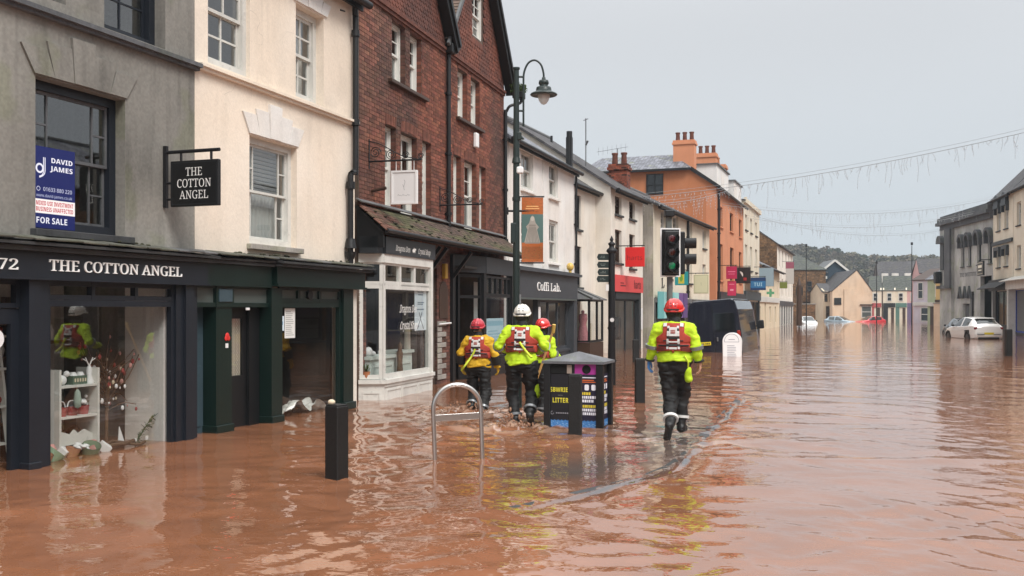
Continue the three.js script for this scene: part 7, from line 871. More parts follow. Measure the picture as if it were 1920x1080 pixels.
function hand(side, w, d, r, curl) { // five fingers on a palm, knuckles bent
  const dir = V3(...d).normalize(), fw = V3(0, 0, -1).addScaledVector(dir, dir.z).normalize(), inn = fw.clone().cross(dir).multiplyScalar(1), n = V3(-side, 0, 0); if (inn.dot(n) < 0) inn.negate();
  const at = (a, b, c) => [w[0] + dir.x * a + fw.x * b + inn.x * c, w[1] + dir.y * a + fw.y * b + inn.y * c, w[2] + dir.z * a + fw.z * b + inn.z * c], seg = [];
  for (let i = 0; i < 4; i++) { const b = 0.03 - i * 0.0195, L = [0.062, 0.072, 0.067, 0.05][i], b0 = at(0.085, b, 0.004), b1 = at(0.085 + L * 0.45, b * 1.08, 0.006 + curl * 0.02), b2 = at(0.085 + L * 0.8, b * 1.1, 0.012 + curl * 0.05), b3 = at(0.085 + L * (1.05 - curl * 0.3), b * 1.08, 0.018 + curl * 0.075); seg.push([b0, b1, r, r * 0.95], [b1, b2, r * 0.95, r * 0.9], [b2, b3, r * 0.88, r * 0.78], [at(0.03, b * 0.7, 0), b0, r * 1.25, r * 1.1]); }
  seg.push([at(0.02, 0.022, 0.008), at(0.05, 0.048, 0.02), r * 1.35, r * 1.1], [at(0.05, 0.048, 0.02), at(0.082, 0.056, 0.03), r * 1.08, r * 0.95], [at(0.082, 0.056, 0.03), at(0.104, 0.054, 0.036), r * 0.95, r * 0.8]);
  const palm = [[at(0.02, 0.018, 0), at(0.08, 0.02, 0), r * 1.5, r * 1.4], [at(0.02, -0.014, 0), at(0.08, -0.018, 0), r * 1.5, r * 1.35], [at(-0.04, 0, 0), at(0.03, 0, 0), 0.026, 0.026]];
  const f = (x, y, z) => { let a = 9; for (const q of palm) a = smin(a, capd(x, y, z, ...q), 0.014); for (let i = 0; i < seg.length; i++) a = smin(a, capd(x, y, z, ...seg[i]), 0.005); return a; };
  const c = at(0.06, 0, 0); return skinMesh(f, [c[0] - 0.14, c[1] - 0.14, c[2] - 0.14], [c[0] + 0.14, c[1] + 0.14, c[2] + 0.14], 0.0045);
}
function rescuer(o) {
  const t = thing('person', o.label, 'person', [o.pos[0], o.y || 0, o.pos[1]], (o.turn || 0) * R, undefined); t.scale.setScalar(o.scale || 1);
  const J = o.J, hx = 0.3;
  const torso = (x, y, z, k) => { const zz = (z - J.lean(y)) * 1.32; let d = capd(x * 0.94, y, zz, [0, 0.98, 0], [0, 1.34, 0], 0.178, 0.188); d = smin(d, capd(x, y, zz, [-0.155, 1.39, 0], [0.155, 1.39, 0], 0.084, 0.084), 0.12); return d * 0.86 - k; };
  const sleeve = (s, x, y, z, k) => { const a = J.sh[s], e = J.el[s], w = J.wr[s]; return smin(capd(x, y, z, a, e, 0.086 + k, 0.07 + k), capd(x, y, z, e, w, 0.07 + k, 0.054 + k), 0.03); };
  const wr = (x, y, z, q) => 0.015 * noise3(x * 8 + q, y * 14, z * 8) + 0.01 * (1 - 2 * Math.abs(noise3(x * 12 + 0.6 * Math.sin(y * 9), y * 24 + q, z * 12)));
  const jacket = (x, y, z) => {
    let d = torso(x, y, z, 0.004 + 0.03 * step01(1.13, 1.0, y)); d = smin(d, capd(x, y, z, [0, 1.4, J.lean(1.42)], [0, 1.5, J.lean(1.5)], 0.085, 0.072), 0.04); const hem = o.hem ?? 1.03; d = Math.max(d, hem + 0.015 * Math.sin(x * 16 + 1) - y); d = Math.max(d, y - 1.5);
    for (const s of [0, 1]) { const w = J.wr[s], e = J.el[s], l = Math.hypot(w[0] - e[0], w[1] - e[1], w[2] - e[2]); let q = sleeve(s, x, y, z, 0); q = Math.max(q, ((x - w[0]) * (w[0] - e[0]) + (y - w[1]) * (w[1] - e[1]) + (z - w[2]) * (w[2] - e[2])) / l); d = smin(d, q, 0.035); }
    return Math.abs(d) < 0.05 ? d + wr(x, y, z, o.seed) : d;
  };
  const legs = (x, y, z, k) => { let d = capd(x, y, z * 1.15, [-0.085, 0.98, 0], [0.085, 0.98, 0], 0.135 + k, 0.135 + k); for (const s of [0, 1]) { d = smin(d, capd(x, y, z, J.hip[s], J.kn[s], 0.122 + k, 0.1 + k), 0.035); d = smin(d, capd(x, y, z, J.kn[s], J.an[s], 0.098 + k, 0.084 + k), 0.02); } return d; };
  const trousers = (x, y, z) => { let d = legs(x, y, z, 0); d = smin(d, capd(x, y, (z - J.lean(y)) * 1.25, [0, 0.98, 0], [0, 1.14, 0], 0.165, 0.165), 0.04); d = Math.max(d, y - 1.12); for (const s of [0, 1]) { const a = J.an[s], kx = J.kn[s], l = Math.hypot(a[0] - kx[0], a[1] - kx[1], a[2] - kx[2]); if ((s ? x > 0.02 : x <= 0.02) && y < 0.5) d = Math.max(d, ((x - a[0]) * (a[0] - kx[0]) + (y - a[1]) * (a[1] - kx[1]) + (z - a[2]) * (a[2] - kx[2])) / l + 0.03); } return Math.abs(d) < 0.05 ? d + 0.014 * noise3(x * 8, y * 10 + o.seed, z * 8) + 0.013 * (1 - 2 * Math.abs(noise3(x * 9, y * 22 + 2 * x, z * 9 + o.seed))) : d; };
  const H = J.head, vestF = (x, y, z) => { let d = torso(x, y, z, 0.034 - 0.012 * step01(0.02, 0.0, Math.abs(y - 1.215)) - 0.008 * step01(0.012, 0.0, Math.abs(Math.abs(x) - 0.1)) * step01(1.21, 1.19, y)); d = Math.max(d, 1.115 - y + 0.01 * Math.cos(x * 12), y - 1.475); d = Math.max(d, Math.min(y - 1.27, Math.abs(x) - 0.135 - 0.1 * step01(1.36, 1.27, y))); d = Math.max(d, -(capd(x, y, z, [0, 1.44, J.lean(1.44)], [0, 1.56, J.lean(1.5)], 0.086, 0.086))); return d; };
  // body: one continuous figure under the clothes, head and bare hands included
  const bodyF = (x, y, z) => { let d = torso(x, y, z, -0.03); for (const s of [0, 1]) { d = smin(d, sleeve(s, x, y, z, -0.032), 0.03); } d = smin(d, legs(x, y, z, -0.035), 0.03); d = smin(d, capd(x, y, z, [0, 1.4, J.lean(1.4)], [H[0], H[1] - 0.06, H[2] + 0.02], 0.058, 0.055), 0.03); d = smin(d, ell(x, y, z, [H[0], H[1] + 0.025, H[2]], [0.078, 0.105, 0.097]), 0.02); d = smin(d, ell(x, y, z, [H[0], H[1] - 0.06, H[2] - 0.03], [0.058, 0.06, 0.07]), 0.03); d = smin(d, capd(x, y, z, [H[0], H[1] + 0.01, H[2] - 0.095], [H[0], H[1] - 0.03, H[2] - 0.118], 0.01, 0.014), 0.015); for (const s of [-1, 1]) { d = smin(d, ell(x, y, z, [H[0] + s * 0.08, H[1] - 0.005, H[2] + 0.005], [0.012, 0.03, 0.02]), 0.008); d = Math.max(d, -(Math.hypot(x - H[0] - s * 0.032, y - H[1] - 0.012, z - H[2] + 0.1) - 0.013)); } d = Math.max(d, -capd(x, y, z, [H[0] - 0.022, H[1] - 0.062, H[2] - 0.108], [H[0] + 0.022, H[1] - 0.062, H[2] - 0.108], 0.004, 0.004)); return d; };
  const B = mb().add(skinMesh(bodyF, [-0.55, -0.02, -0.6], [0.55, 1.82, 0.5], 0.0135)), dirOf = (s) => [0, 1, 2].map((k) => J.wr[s][k] - J.el[s][k]), hd = [0, 1].map((s) => hand(s ? 1 : -1, J.wr[s], dirOf(s), o.gloves?.[s] ? 0.0112 : 0.0095, 0.55));
  [0, 1].forEach((s) => { if (!o.gloves?.[s]) B.add(hd[s]); }); B.build('body', PM.skin, t);
  [0, 1].forEach((s) => { if (o.gloves?.[s]) mb().add(hd[s]).build('glove', o.gloves[s], t); });
  mb().sph(H[0] - 0.032, H[1] + 0.012, H[2] - 0.088, 0.012).sph(H[0] + 0.032, H[1] + 0.012, H[2] - 0.088, 0.012).build('eye', PM.eye, t);
  const jk = mb().add(skinMesh(jacket, [-0.56, 0.78, -0.6], [0.56, 1.56, 0.4], 0.0125)).build('jacket', o.jacket, t);
  mb().add(skinMesh(trousers, [-0.42, 0.0, -0.55], [0.42, 1.16, 0.5], 0.0125)).build('trousers', PM.trousers, t);
  // sleeve bands
  for (const s of [0, 1]) { const a = J.el[s], b = J.wr[s], A = V3(...a), Bv = V3(...b), d = Bv.clone().sub(A), q = new THREE.Quaternion().setFromUnitVectors(V3(0, 1, 0), d.clone().normalize()); const ring = (u, w, r, m, n) => { const g = new THREE.CylinderGeometry(r * 0.96, r, w, 22, 1); mb().add(g, new THREE.Matrix4().compose(A.clone().addScaledVector(d, u), q, V3(1, 1, 1))).build(n, m, jk); }; if (o.cuffs) ring(0.38, 0.16, 0.083, PM.bandBlack, 'elbow_patch'); else { ring(0.1, 0.045, 0.09, PM.reflect, 'reflective_band'); ring(0.94, 0.022, 0.066, PM.bandBlack, 'cuff'); } }
  // ankle bands and boots
  for (const s of [0, 1]) { const k = J.kn[s], a = J.an[s], f = J.toe[s], he = J.heel[s], A = V3(...a), d = A.clone().sub(V3(...k)).normalize(), q = new THREE.Quaternion().setFromUnitVectors(V3(0, 1, 0), d); mb().add(new THREE.CylinderGeometry(0.098, 0.102, 0.035, 22), new THREE.Matrix4().compose(A.clone().addScaledVector(d, -0.06), q, V3(1, 1, 1))).build('ankle_band', o.bands ? PM.web : PM.reflect, t);
    const bf = (x, y, z) => { let e = capd(x, y, z, [a[0] - d.x * 0.05, a[1] - d.y * 0.05, a[2] - d.z * 0.05], he, 0.07, 0.046); e = smin(e, capd(x, y, z, he, f, 0.046, 0.042), 0.04); e = smin(e, capd(x, y, z, a, f, 0.055, 0.04), 0.03); return Math.abs(e) < 0.03 ? e + 0.004 * noise3(x * 30, y * 30, z * 30) : e; }; const lo = [0, 1, 2].map((i) => Math.min(a[i], he[i], f[i]) - 0.12), hi = [0, 1, 2].map((i) => Math.max(a[i], he[i], f[i]) + 0.14); mb().add(skinMesh(bf, lo, hi, 0.011)).build('boot', PM.boot, t); }
  // buoyancy vest and what is sewn on it
  const vest = mb().add(skinMesh(vestF, [-0.34, 1.06, -0.34], [0.34, 1.52, 0.34], 0.0115)).build('buoyancy_vest', PM.vest, t), sz = (x, y) => { for (let z = 0.33; z > -0.1; z -= 0.004) if (vestF(x, y, z) < 0.001) return z; return 0.12; };
  const strip = (x, y, w, h, m, n, dz = 0.006, dp = 0.012) => { const a = sz(x, y - h * 0.4), b = sz(x, y + h * 0.4), an = Math.atan2(b - a, h * 0.8), l = sz(x - w * 0.4, y), r = sz(x + w * 0.4, y), yaw = -Math.atan2(r - l, w * 0.8); return mb().rbox(x, y, (a + b) / 2 + dz, w, h, dp, 0.004, an, clamp(yaw, -0.6, 0.6), 0).build(n, m, vest); };
  for (const s of [-1, 1]) { const xs = s * 0.072; for (let i = 0; i < 9; i++) strip(xs - s * 0.012 * (i / 8), 1.16 + i * 0.033, 0.03, 0.033, i % 3 === 1 ? PM.webBlack : PM.web, 'webbing'); strip(s * 0.105, 1.452, 0.045, 0.05, PM.web, 'shoulder_patch'); strip(s * 0.135, 1.19, 0.13, 0.022, PM.webBlack, 'waist_belt', 0.006); strip(s * 0.155, 1.145, 0.12, 0.045, PM.vestDark, 'foam_pad', 0.004); strip(s * 0.1, 1.25, 0.06, 0.016, PM.webBlack, 'buckle_strap', 0.004); }
  strip(0, 1.365, 0.1, 0.115, PM.web, 'label', 0.012); for (const y of [1.385, 1.365, 1.35]) strip(0, y, 0.06, 0.009, PM.vest, 'label_print', 0.0195, 0.004);
  strip(0, 1.285, 0.11, 0.03, PM.webBlack, 'harness_ring', 0.012); strip(0, 1.235, 0.12, 0.02, PM.web, 'webbing', 0.008); strip(0, 1.195, 0.11, 0.03, PM.webBlack, 'waist_belt'); strip(0, 1.155, 0.1, 0.026, PM.web, 'label', 0.008); strip(0, 1.115, 0.03, 0.04, PM.vest, 'tag', 0.02);
  // neck, helmet
  mb().lathe([[0.062, -0.03], [0.078, 0], [0.074, 0.06], [0.07, 0.085], [0.05, 0.09]], 22, mb().tf(H[0] * 0.5, 1.47, J.lean(1.5) + 0.004, -0.1)).build('collar', PM.neoprene, t);
  const hc = [H[0], H[1] + 0.035, H[2]], helm = (x, y, z) => { const dx = x - hc[0], dy = y - hc[1], dz = z - hc[2]; let r = 0.006 * step01(0.014, 0.004, Math.abs(Math.abs(dx) - 0.052)) + 0.004 * step01(0.012, 0.004, Math.abs(dx)); let d = ell(x, y, z, hc, [0.124 + r, 0.128 + r, 0.146 + r]); d = Math.max(d, -0.012 - 0.03 * step01(-0.02, 0.1, dz) - dy); const rim = Math.max(Math.abs(dy + 0.006 + 0.035 * step01(-0.02, 0.1, dz)) - 0.012, ell(x, y, z, hc, [0.134, 0.3, 0.158])); d = smin(d, rim, 0.01); d = smin(d, Math.max(Math.abs(dy + 0.002) - 0.007, Math.hypot(dx / 0.1, (dz + 0.12) / 0.062) * 0.062 - 0.062), 0.012); return d; };
  const hm = mb().add(skinMesh(helm, [hc[0] - 0.17, hc[1] - 0.08, hc[2] - 0.21], [hc[0] + 0.17, hc[1] + 0.17, hc[2] + 0.19], 0.0075)).build('helmet', o.helmet, t);
  const hs = (x, y) => { for (let z = 0.2; z > -0.05; z -= 0.003) if (helm(hc[0] + x, hc[1] + y, hc[2] + z) < 0) return z; return 0.1; };
  for (const s of [-1, 1]) for (const [y, w] of [[0.03, 0.03], [0.065, 0.026]]) mb().rbox(hc[0] + s * 0.028, hc[1] + y, hc[2] + hs(s * 0.028, y), w, 0.008, 0.012, 0.003, 0.4).build('vent', PM.webBlack, hm); mb().rbox(hc[0], hc[1] - 0.02, hc[2] + hs(0, -0.015), 0.16, 0.02, 0.012, 0.004).build('headband', PM.webBlack, hm); mb().rbox(hc[0], hc[1] - 0.062, hc[2] + 0.108, 0.1, 0.05, 0.03, 0.012).build('nape_cradle', PM.webBlack, hm);
  for (const s of [-1, 1]) mb().tube([[hc[0] + s * 0.11, hc[1] - 0.02, hc[2] + 0.02], [hc[0] + s * 0.09, hc[1] - 0.1, hc[2] - 0.02], [hc[0] + s * 0.03, hc[1] - 0.165, hc[2] - 0.06]], 0.009, 12, 5).tube([[hc[0] + s * 0.09, hc[1] - 0.03, hc[2] + 0.09], [hc[0] + s * 0.085, hc[1] - 0.09, hc[2] + 0.03], [hc[0] + s * 0.07, hc[1] - 0.12, hc[2] - 0.02]], 0.007, 12, 5).build('chin_strap', PM.webBlack, hm);
  if (o.hood) mb().add(skinMesh((x, y, z) => Math.max(smin(ell(x, y, z, [H[0], H[1] - 0.01, H[2] + 0.012], [0.092, 0.105, 0.1]), capd(x, y, z, [0, 1.46, J.lean(1.5)], H, 0.07, 0.07), 0.03), z - H[2] - 0.2, -(z - H[2] + 0.05)), [H[0] - 0.14, H[1] - 0.2, H[2] - 0.1], [H[0] + 0.14, H[1] + 0.12, H[2] + 0.15], 0.01)).build('hood', PM.neoprene, t);
  if (o.strap) mb().tube(o.strap.map(([x, y, z]) => [x, y, z ?? sz(x, y) + 0.03]), 0.017, 30, 8).build('tow_strap', PM.line, t);
  if (o.bag) mb().add(skinMesh((x, y, z) => capd(x, y, z, o.bag[0], o.bag[1], 0.04, 0.05) + 0.01 * noise3(x * 20, y * 20, z * 20), o.bag[1].map((v, i) => Math.min(v, o.bag[0][i]) - 0.11), o.bag[0].map((v, i) => Math.max(v, o.bag[1][i]) + 0.11), 0.011)).build('throw_bag', PM.hivis, t);
  if (o.extra) o.extra(t);
  return t;
}
const up = (k) => (y) => k * (y - 1.0);
rescuer({ label: 'rescuer in red helmet and lime jacket walking alone right of the litter bin', pos: [-2.42, -12.95], y: 0.0, turn: 4, scale: 1.0, seed: 1, jacket: PM.hivis, helmet: PM.helmetRed, hem: 0.985, bands: true, hood: true, gloves: [PM.blueGlove, null], bag: [[0.175, 0.88, 0.04], [0.185, 0.76, 0.03]],
  J: { lean: up(-0.06), head: [-0.01, 1.63, -0.06], sh: [[-0.195, 1.4, -0.02], [0.195, 1.4, -0.02]], el: [[-0.285, 1.19, 0.0], [0.28, 1.18, 0.03]], wr: [[-0.325, 0.985, -0.04], [0.315, 0.975, 0.0]], hip: [[-0.1, 0.93, 0], [0.1, 0.93, 0]], kn: [[-0.06, 0.5, -0.03], [0.08, 0.53, -0.2]], an: [[-0.015, 0.23, 0.28], [0.065, 0.2, -0.16]], heel: [[-0.02, 0.2, 0.38], [0.07, 0.11, -0.12]], toe: [[-0.06, 0.03, 0.27], [0.085, 0.09, -0.33]] },
  extra: (t) => mb().tube([[0.14, 1.06, 0.13], [0.185, 0.98, 0.11], [0.175, 0.9, 0.06]], 0.012, 16, 6).build('bag_strap', PM.line, t) });
rescuer({ label: 'rescuer in white helmet and lime jacket wading left of the litter bin', pos: [-4.83, -13.9], y: -0.08, turn: 10, scale: 1.0, seed: 5, jacket: PM.hivis, helmet: PM.helmetWhite, hem: 0.93, hood: true, gloves: [PM.webBlack, PM.webBlack], bag: [[0.215, 0.62, -0.02], [0.225, 0.49, -0.02]], strap: [[0.0, 1.26], [0.04, 1.2], [0.1, 1.12], [0.18, 1.04, 0.2]],
  J: { lean: up(-0.1), head: [0.0, 1.645, -0.08], sh: [[-0.2, 1.41, -0.03], [0.2, 1.41, -0.03]], el: [[-0.34, 1.2, 0.02], [0.345, 1.21, 0.0]], wr: [[-0.27, 1.12, -0.26], [0.2, 1.11, -0.3]], hip: [[-0.12, 0.92, 0], [0.12, 0.92, 0]], kn: [[-0.14, 0.5, -0.1], [0.14, 0.52, -0.06]], an: [[-0.08, 0.14, 0.02], [0.16, 0.26, 0.22]], heel: [[-0.08, 0.06, 0.06], [0.165, 0.22, 0.29]], toe: [[-0.1, 0.04, -0.15], [0.17, 0.08, 0.17]] } });
rescuer({ label: 'rescuer in dark red helmet and amber yellow jacket wading by the crystal shop', pos: [-6.12, -15.45], y: -0.2, turn: 6, scale: 0.95, seed: 9, jacket: PM.amber, helmet: PM.helmetPink, hem: 0.95, gloves: [PM.gloveY, PM.gloveY], cuffs: true, strap: [[0.0, 1.27], [-0.03, 1.2], [-0.08, 1.12], [-0.17, 0.98, 0.24], [-0.25, 0.9, 0.16]],
  J: { lean: up(-0.05), head: [-0.02, 1.63, -0.05], sh: [[-0.195, 1.4, -0.02], [0.195, 1.4, -0.02]], el: [[-0.31, 1.17, 0.0], [0.3, 1.17, 0.0]], wr: [[-0.31, 0.95, -0.08], [0.32, 0.95, -0.1]], hip: [[-0.11, 0.92, 0], [0.11, 0.92, 0]], kn: [[-0.11, 0.5, -0.12], [0.13, 0.52, -0.02]], an: [[-0.09, 0.28, 0.1], [0.13, 0.22, 0.18]], heel: [[-0.09, 0.24, 0.17], [0.13, 0.17, 0.25]], toe: [[-0.1, 0.14, 0.02], [0.14, 0.1, 0.08]] } });
const pole = thing('wading_pole', 'pale wooden wading pole held by the rescuer behind the white-helmeted one', 'pole', [0, 0, 0]);
rescuer({ label: 'rescuer in red helmet mostly hidden behind the white-helmeted rescuer', pos: [-5.22, -16.0], y: -0.2, turn: -18, scale: 0.95, seed: 14, jacket: PM.hivis, helmet: PM.helmetRed, hem: 1.0, hood: true, gloves: [PM.webBlack, PM.webBlack],
  J: { lean: up(-0.05), head: [0.0, 1.63, -0.06], sh: [[-0.19, 1.4, -0.02], [0.19, 1.4, -0.02]], el: [[-0.27, 1.17, 0.0], [0.27, 1.17, 0.0]], wr: [[-0.24, 1.08, -0.24], [0.26, 1.1, -0.22]], hip: [[-0.1, 0.92, 0], [0.1, 0.92, 0]], kn: [[-0.1, 0.5, -0.06], [0.11, 0.52, 0.02]], an: [[-0.1, 0.14, 0.06], [0.12, 0.16, 0.12]], heel: [[-0.1, 0.06, 0.1], [0.12, 0.1, 0.18]], toe: [[-0.11, 0.05, -0.12], [0.13, 0.05, -0.02]] } });
mb().bar([-5.22, 0.35, -15.62], [-4.83, 1.36, -15.5], 0.02, 8).build('shaft', std(lin(0.5, 0.3, 0.1), 0.6), pole);
mb().cyl(-4.84, 1.34, -15.5, 0.028, 0.03, 0.14, 10, 0.25, 0, -0.2).build('grip', std(lin(0.55, 0.36, 0.08), 0.6), pole);
// ---------- flood water, pavement, hill ----------
{
  mb().b2(-400, 400, -1.4, -0.62, -900, 60).build('ground', std(lin(0.12, 0.1, 0.085), 0.95), scene).userData.kind = 'structure';
  mb().b2(-9.4, -2.6, -0.62, -0.1, -100, 5).build('pavement', std(lin(0.2, 0.2, 0.2), 0.9, { map: rep(T.grime, 2) }), scene).userData.kind = 'structure';
  // line of the kerb, over which the flood runs as a low standing step
  const kerb = [[-2.31, -21], [-2.31, -19.35], [-2.24, -18.0], [-2.12, -14.4], [-1.96, -11.63], [-1.97, -10.2], [-2.2, -9.46], [-2.38, -8.94], [-2.54, -8.47], [-2.8, -7.83], [-3.0, -7.2]];
  const kerbX = (z) => { for (let i = 0; i + 1 < kerb.length; i++) if (z >= kerb[i][1] && z <= kerb[i + 1][1]) return mix(kerb[i][0], kerb[i + 1][0], (z - kerb[i][1]) / (kerb[i + 1][1] - kerb[i][1])); return null; };
  reseed(101);
  const comp = []; // swell components: wavelength, direction, phase
  for (let i = 0; i < 46; i++) { const L = 0.3 * Math.pow(6.5, rnd()), a = rr(0, Math.PI * 2) * 0.5 + (rnd() < 0.5 ? 0 : Math.PI), bias = 0.5 + rr(-1.1, 1.1); const th = rnd() < 0.6 ? 1.57 + bias : a; comp.push([2 * Math.PI / L * Math.cos(th), 2 * Math.PI / L * Math.sin(th), rr(0, 6.28), L * 0.0034 * rr(0.5, 1)]); }
  const comp2 = []; for (let i = 0; i < 22; i++) { const L = 0.17 * Math.pow(2.6, rnd()), th = rr(0, 6.28) * 0.35 + 0.5 + (rnd() < 0.3 ? 1.6 : 0); comp2.push([2 * Math.PI / L * Math.cos(th), 2 * Math.PI / L * Math.sin(th), rr(0, 6.28), L * 0.0042 * rr(0.5, 1)]); }
  const feet = [[-2.4, -12.7, 0.55, 1], [-4.85, -13.6, 0.85, 1.7], [-6.15, -15.1, 0.9, 1.6], [-5.0, -15.6, 0.6, 1.2], [-4.3, -10.3, 0.4, 0.3], [-4.94, -8.73, 0.35, 0.25], [-3.9, -13.7, 0.6, 0.5], [-3.7, -12.8, 0.3, 0.5]];
  const height = (x, z) => {
    // warp bends the crests so that they never run as straight corduroy
    const wx = x + 0.35 * noise3(x * 0.7, z * 0.7, 1) + 0.1 * noise3(x * 2.1, z * 2.1, 2), wz = z + 0.35 * noise3(x * 0.7, z * 0.7, 3) + 0.1 * noise3(x * 2.1, z * 2.1, 4);
    let amp = 0.5 + 0.35 * noise3(x * 0.35, z * 0.35, 5), h = 0;
    amp *= x > -1.8 ? mix(0.8, 0.5, step01(-1.8, 0.5, x)) : 1; amp *= mix(1, 0.7, step01(-14, -24, z));
    amp *= x < -5.2 ? mix(0.9, 0.42, clamp((-5.2 - x) / 2.6, 0, 1)) : 1;
    for (const f of feet) { const d2 = ((x - f[0]) ** 2 + (z - f[1]) ** 2) / (f[2] * f[2] * 5); amp += f[3] * 0.55 * Math.exp(-d2); }
    for (const c of comp) h += c[3] * Math.sin(c[0] * wx + c[1] * wz + c[2]);
    h *= amp; const near = step01(-26, -9, z) * clamp(0.55 + 0.6 * noise3(x * 0.8 + 7, z * 0.8, 14), 0.1, 1.2) * (x < -5.2 ? mix(1, 0.3, clamp((-5.2 - x) / 2, 0, 1)) : 1); if (near > 0.01) { let q = 0; for (const c of comp2) q += c[3] * Math.sin(c[0] * wx + c[1] * wz + c[2]); h += q * near; }
    for (const f of feet) { const d = Math.hypot(x - f[0], z - f[1]), q = d / f[2]; if (q < 4) h += f[3] * 0.018 * Math.exp(-q * 1.1) * Math.cos(d * 17 + 2 * noise3(x * 2, z * 2, 9)) + f[3] * 0.03 * Math.exp(-q * q * 2) * noise3(x * 11, z * 11, 7); }
    const k = kerbX(z);
    if (k !== null) { const d = x - k + 0.05 * noise3(z * 1.3, 4, 2) + 0.02 * noise3(z * 5, 1, 2), s = step01(-21, -17, z) * step01(-7.2, -8.6, z), w = 0.55 + 0.45 * noise3(z * 0.9, 7, 7);
      const sheet = step01(0.1, -0.15, d) * step01(-1.9, -0.8, d); h = h * mix(1, 0.35, s * sheet) + s * (0.008 * step01(0.035, -0.015, d) * step01(-1.4, -0.1, d) * (0.7 + 0.3 * w) - 0.006 * Math.exp(-((d - 0.06) ** 2) / 0.002) + 0.012 * w * Math.exp(-((d - 0.26) ** 2) / 0.008)); }
    // wake lines spreading over the road
    const r = Math.hypot(x + 3.2, z + 20); for (const [R0, w, a] of [[9.2, 0.16, 0.012], [11.6, 0.14, 0.012], [12.5, 0.12, 0.01], [14.3, 0.15, 0.009]]) { const q = (r - R0 + 0.4 * noise3(x * 0.5, z * 0.5, 12)) / w; if (x > -1.8 && Math.abs(q) < 4) h += a * Math.exp(-q * q) * step01(-1.8, -0.5, x); }
    return h;
  };
  const xs = [], zs = []; for (let x = -8.9; x < 9; x += x < -3.1 ? 0.045 : x < -1.7 ? 0.03 : x < 1.5 ? 0.04 : 0.055) xs.push(x); for (let z = -3.5, d = 0.03; z > -75; z -= d, d *= 1.0058) zs.push(z);
  const nx = xs.length, nz = zs.length, pos = new Float32Array(nx * nz * 3), colr = new Float32Array(nx * nz * 3), uv = new Float32Array(nx * nz * 2), idx = new Uint32Array((nx - 1) * (nz - 1) * 6);
  const silt = [0.25, 0.105, 0.053], stone = [0.085, 0.078, 0.073], edgeC = [0.035, 0.04, 0.046], foam = [0.52, 0.36, 0.27];
  let o = 0;
  for (let j = 0; j < nz; j++) for (let i = 0; i < nx; i++) {
    const x = xs[i], z = zs[j], k = j * nx + i, fade = step01(-75, -45, z), edge = step01(-8.9, -8.7, x) * step01(9, 8.6, x);
    pos[k * 3] = x; pos[k * 3 + 1] = height(x, z) * mix(0.35, 1, fade) * edge; pos[k * 3 + 2] = z; uv[k * 2] = x; uv[k * 2 + 1] = z;
    // silt cloud; thin clear water over the raised paving shows the grey stone
    const kx = kerbX(z); let t = 0; if (kx !== null) { const d = x - kx; t = step01(0.05, -0.06, d) * step01(-1.9, -0.5, d + 0.4 * noise3(x * 1.2, z * 1.2, 3)) * step01(-18, -15, z) * step01(-8.5, -9.6, z) * clamp(0.75 + 0.5 * noise3(x * 2.2, z * 1.1, 6), 0, 1); }
    let kl = 0, fo = 0; if (kx !== null) { const d = x - kx + 0.05 * noise3(z * 1.3, 4, 2) + 0.02 * noise3(z * 5, 1, 2); kl = Math.exp(-((d - 0.01) ** 2) / 0.003) * step01(-19.5, -17, z) * step01(-7.6, -8.6, z) * clamp(0.75 + 0.6 * noise3(z * 2, 3, 3), 0.2, 1); }
    for (const f of feet) if (f[3] > 0.9) { const d = Math.hypot(x - f[0], z - f[1]) / f[2]; if (d < 3) fo = Math.max(fo, Math.exp(-d * d * 0.5) * step01(0.1, 0.5, noise3(x * 6, z * 6, 31) + 0.5 * noise3(x * 15, z * 15, 32) + 0.25) * 0.75); }
    const s = 1 + 0.16 * noise3(x * 0.5, z * 0.35, 15) + 0.1 * noise3(x * 1.6 + 3, z * 1.2, 18) + 0.05 * noise3(x * 5, z * 4, 19);
    for (let c = 0; c < 3; c++) { let v = mix(silt[c] * s, stone[c], t * 0.92); v = mix(v, edgeC[c], kl); colr[k * 3 + c] = mix(v, foam[c], fo); }
    if (i < nx - 1 && j < nz - 1) { idx.set([k, k + 1, k + nx, k + 1, k + nx + 1, k + nx], o); o += 6; }
  }
  const g = new THREE.BufferGeometry(); g.setAttribute('position', new THREE.BufferAttribute(pos, 3)); g.setAttribute('color', new THREE.BufferAttribute(colr, 3)); g.setAttribute('uv', new THREE.BufferAttribute(uv, 2)); g.setIndex(new THREE.BufferAttribute(idx, 1)); g.computeVertexNormals();
  const fine = dtex(1024, (u, v) => { let a = 0; for (let k = 0; k < 3; k++) { const p = [14, 30, 61][k], q = 1 - Math.abs(tnoise(u * p + 0.6 * tnoise(u * 9, v * 9, 9, k), v * p * 1 + 0.6 * tnoise(u * 9, v * 9, 9, k + 4), p, 151 + k)); a += q * [0.5, 0.3, 0.2][k]; } return a; }, false);
  const wm = new THREE.MeshPhysicalMaterial({ color: 0xffffff, vertexColors: true, roughness: 0.012, ior: 2.05, bumpMap: rep(fine, 3.0, 1.9), bumpScale: 0.002 });
  const m = new THREE.Mesh(g, wm); m.name = 'flood_water'; m.receiveShadow = true; m.userData.kind = 'structure'; scene.add(m);
  const far = mb(); const zE = zs[nz - 1], xE = xs[nx - 1]; const q = (a, b, c, d) => far.quad([a, 0, d], [b, 0, d], [b, 0, c], [a, 0, c]);
  q(-300, 300, -700, zE); q(-300, -8.9, zE, 30); q(xE, 300, zE, 30); q(-8.9, xE, -3.5, 30);
  const fm = new THREE.MeshPhysicalMaterial({ color: lin(...silt), roughness: 0.02, ior: 2.05, bumpMap: rep(fine, 9, 3.2), bumpScale: 0.003 });
  const fw = far.build('flood_water', fm, scene); fw.userData.kind = 'structure';
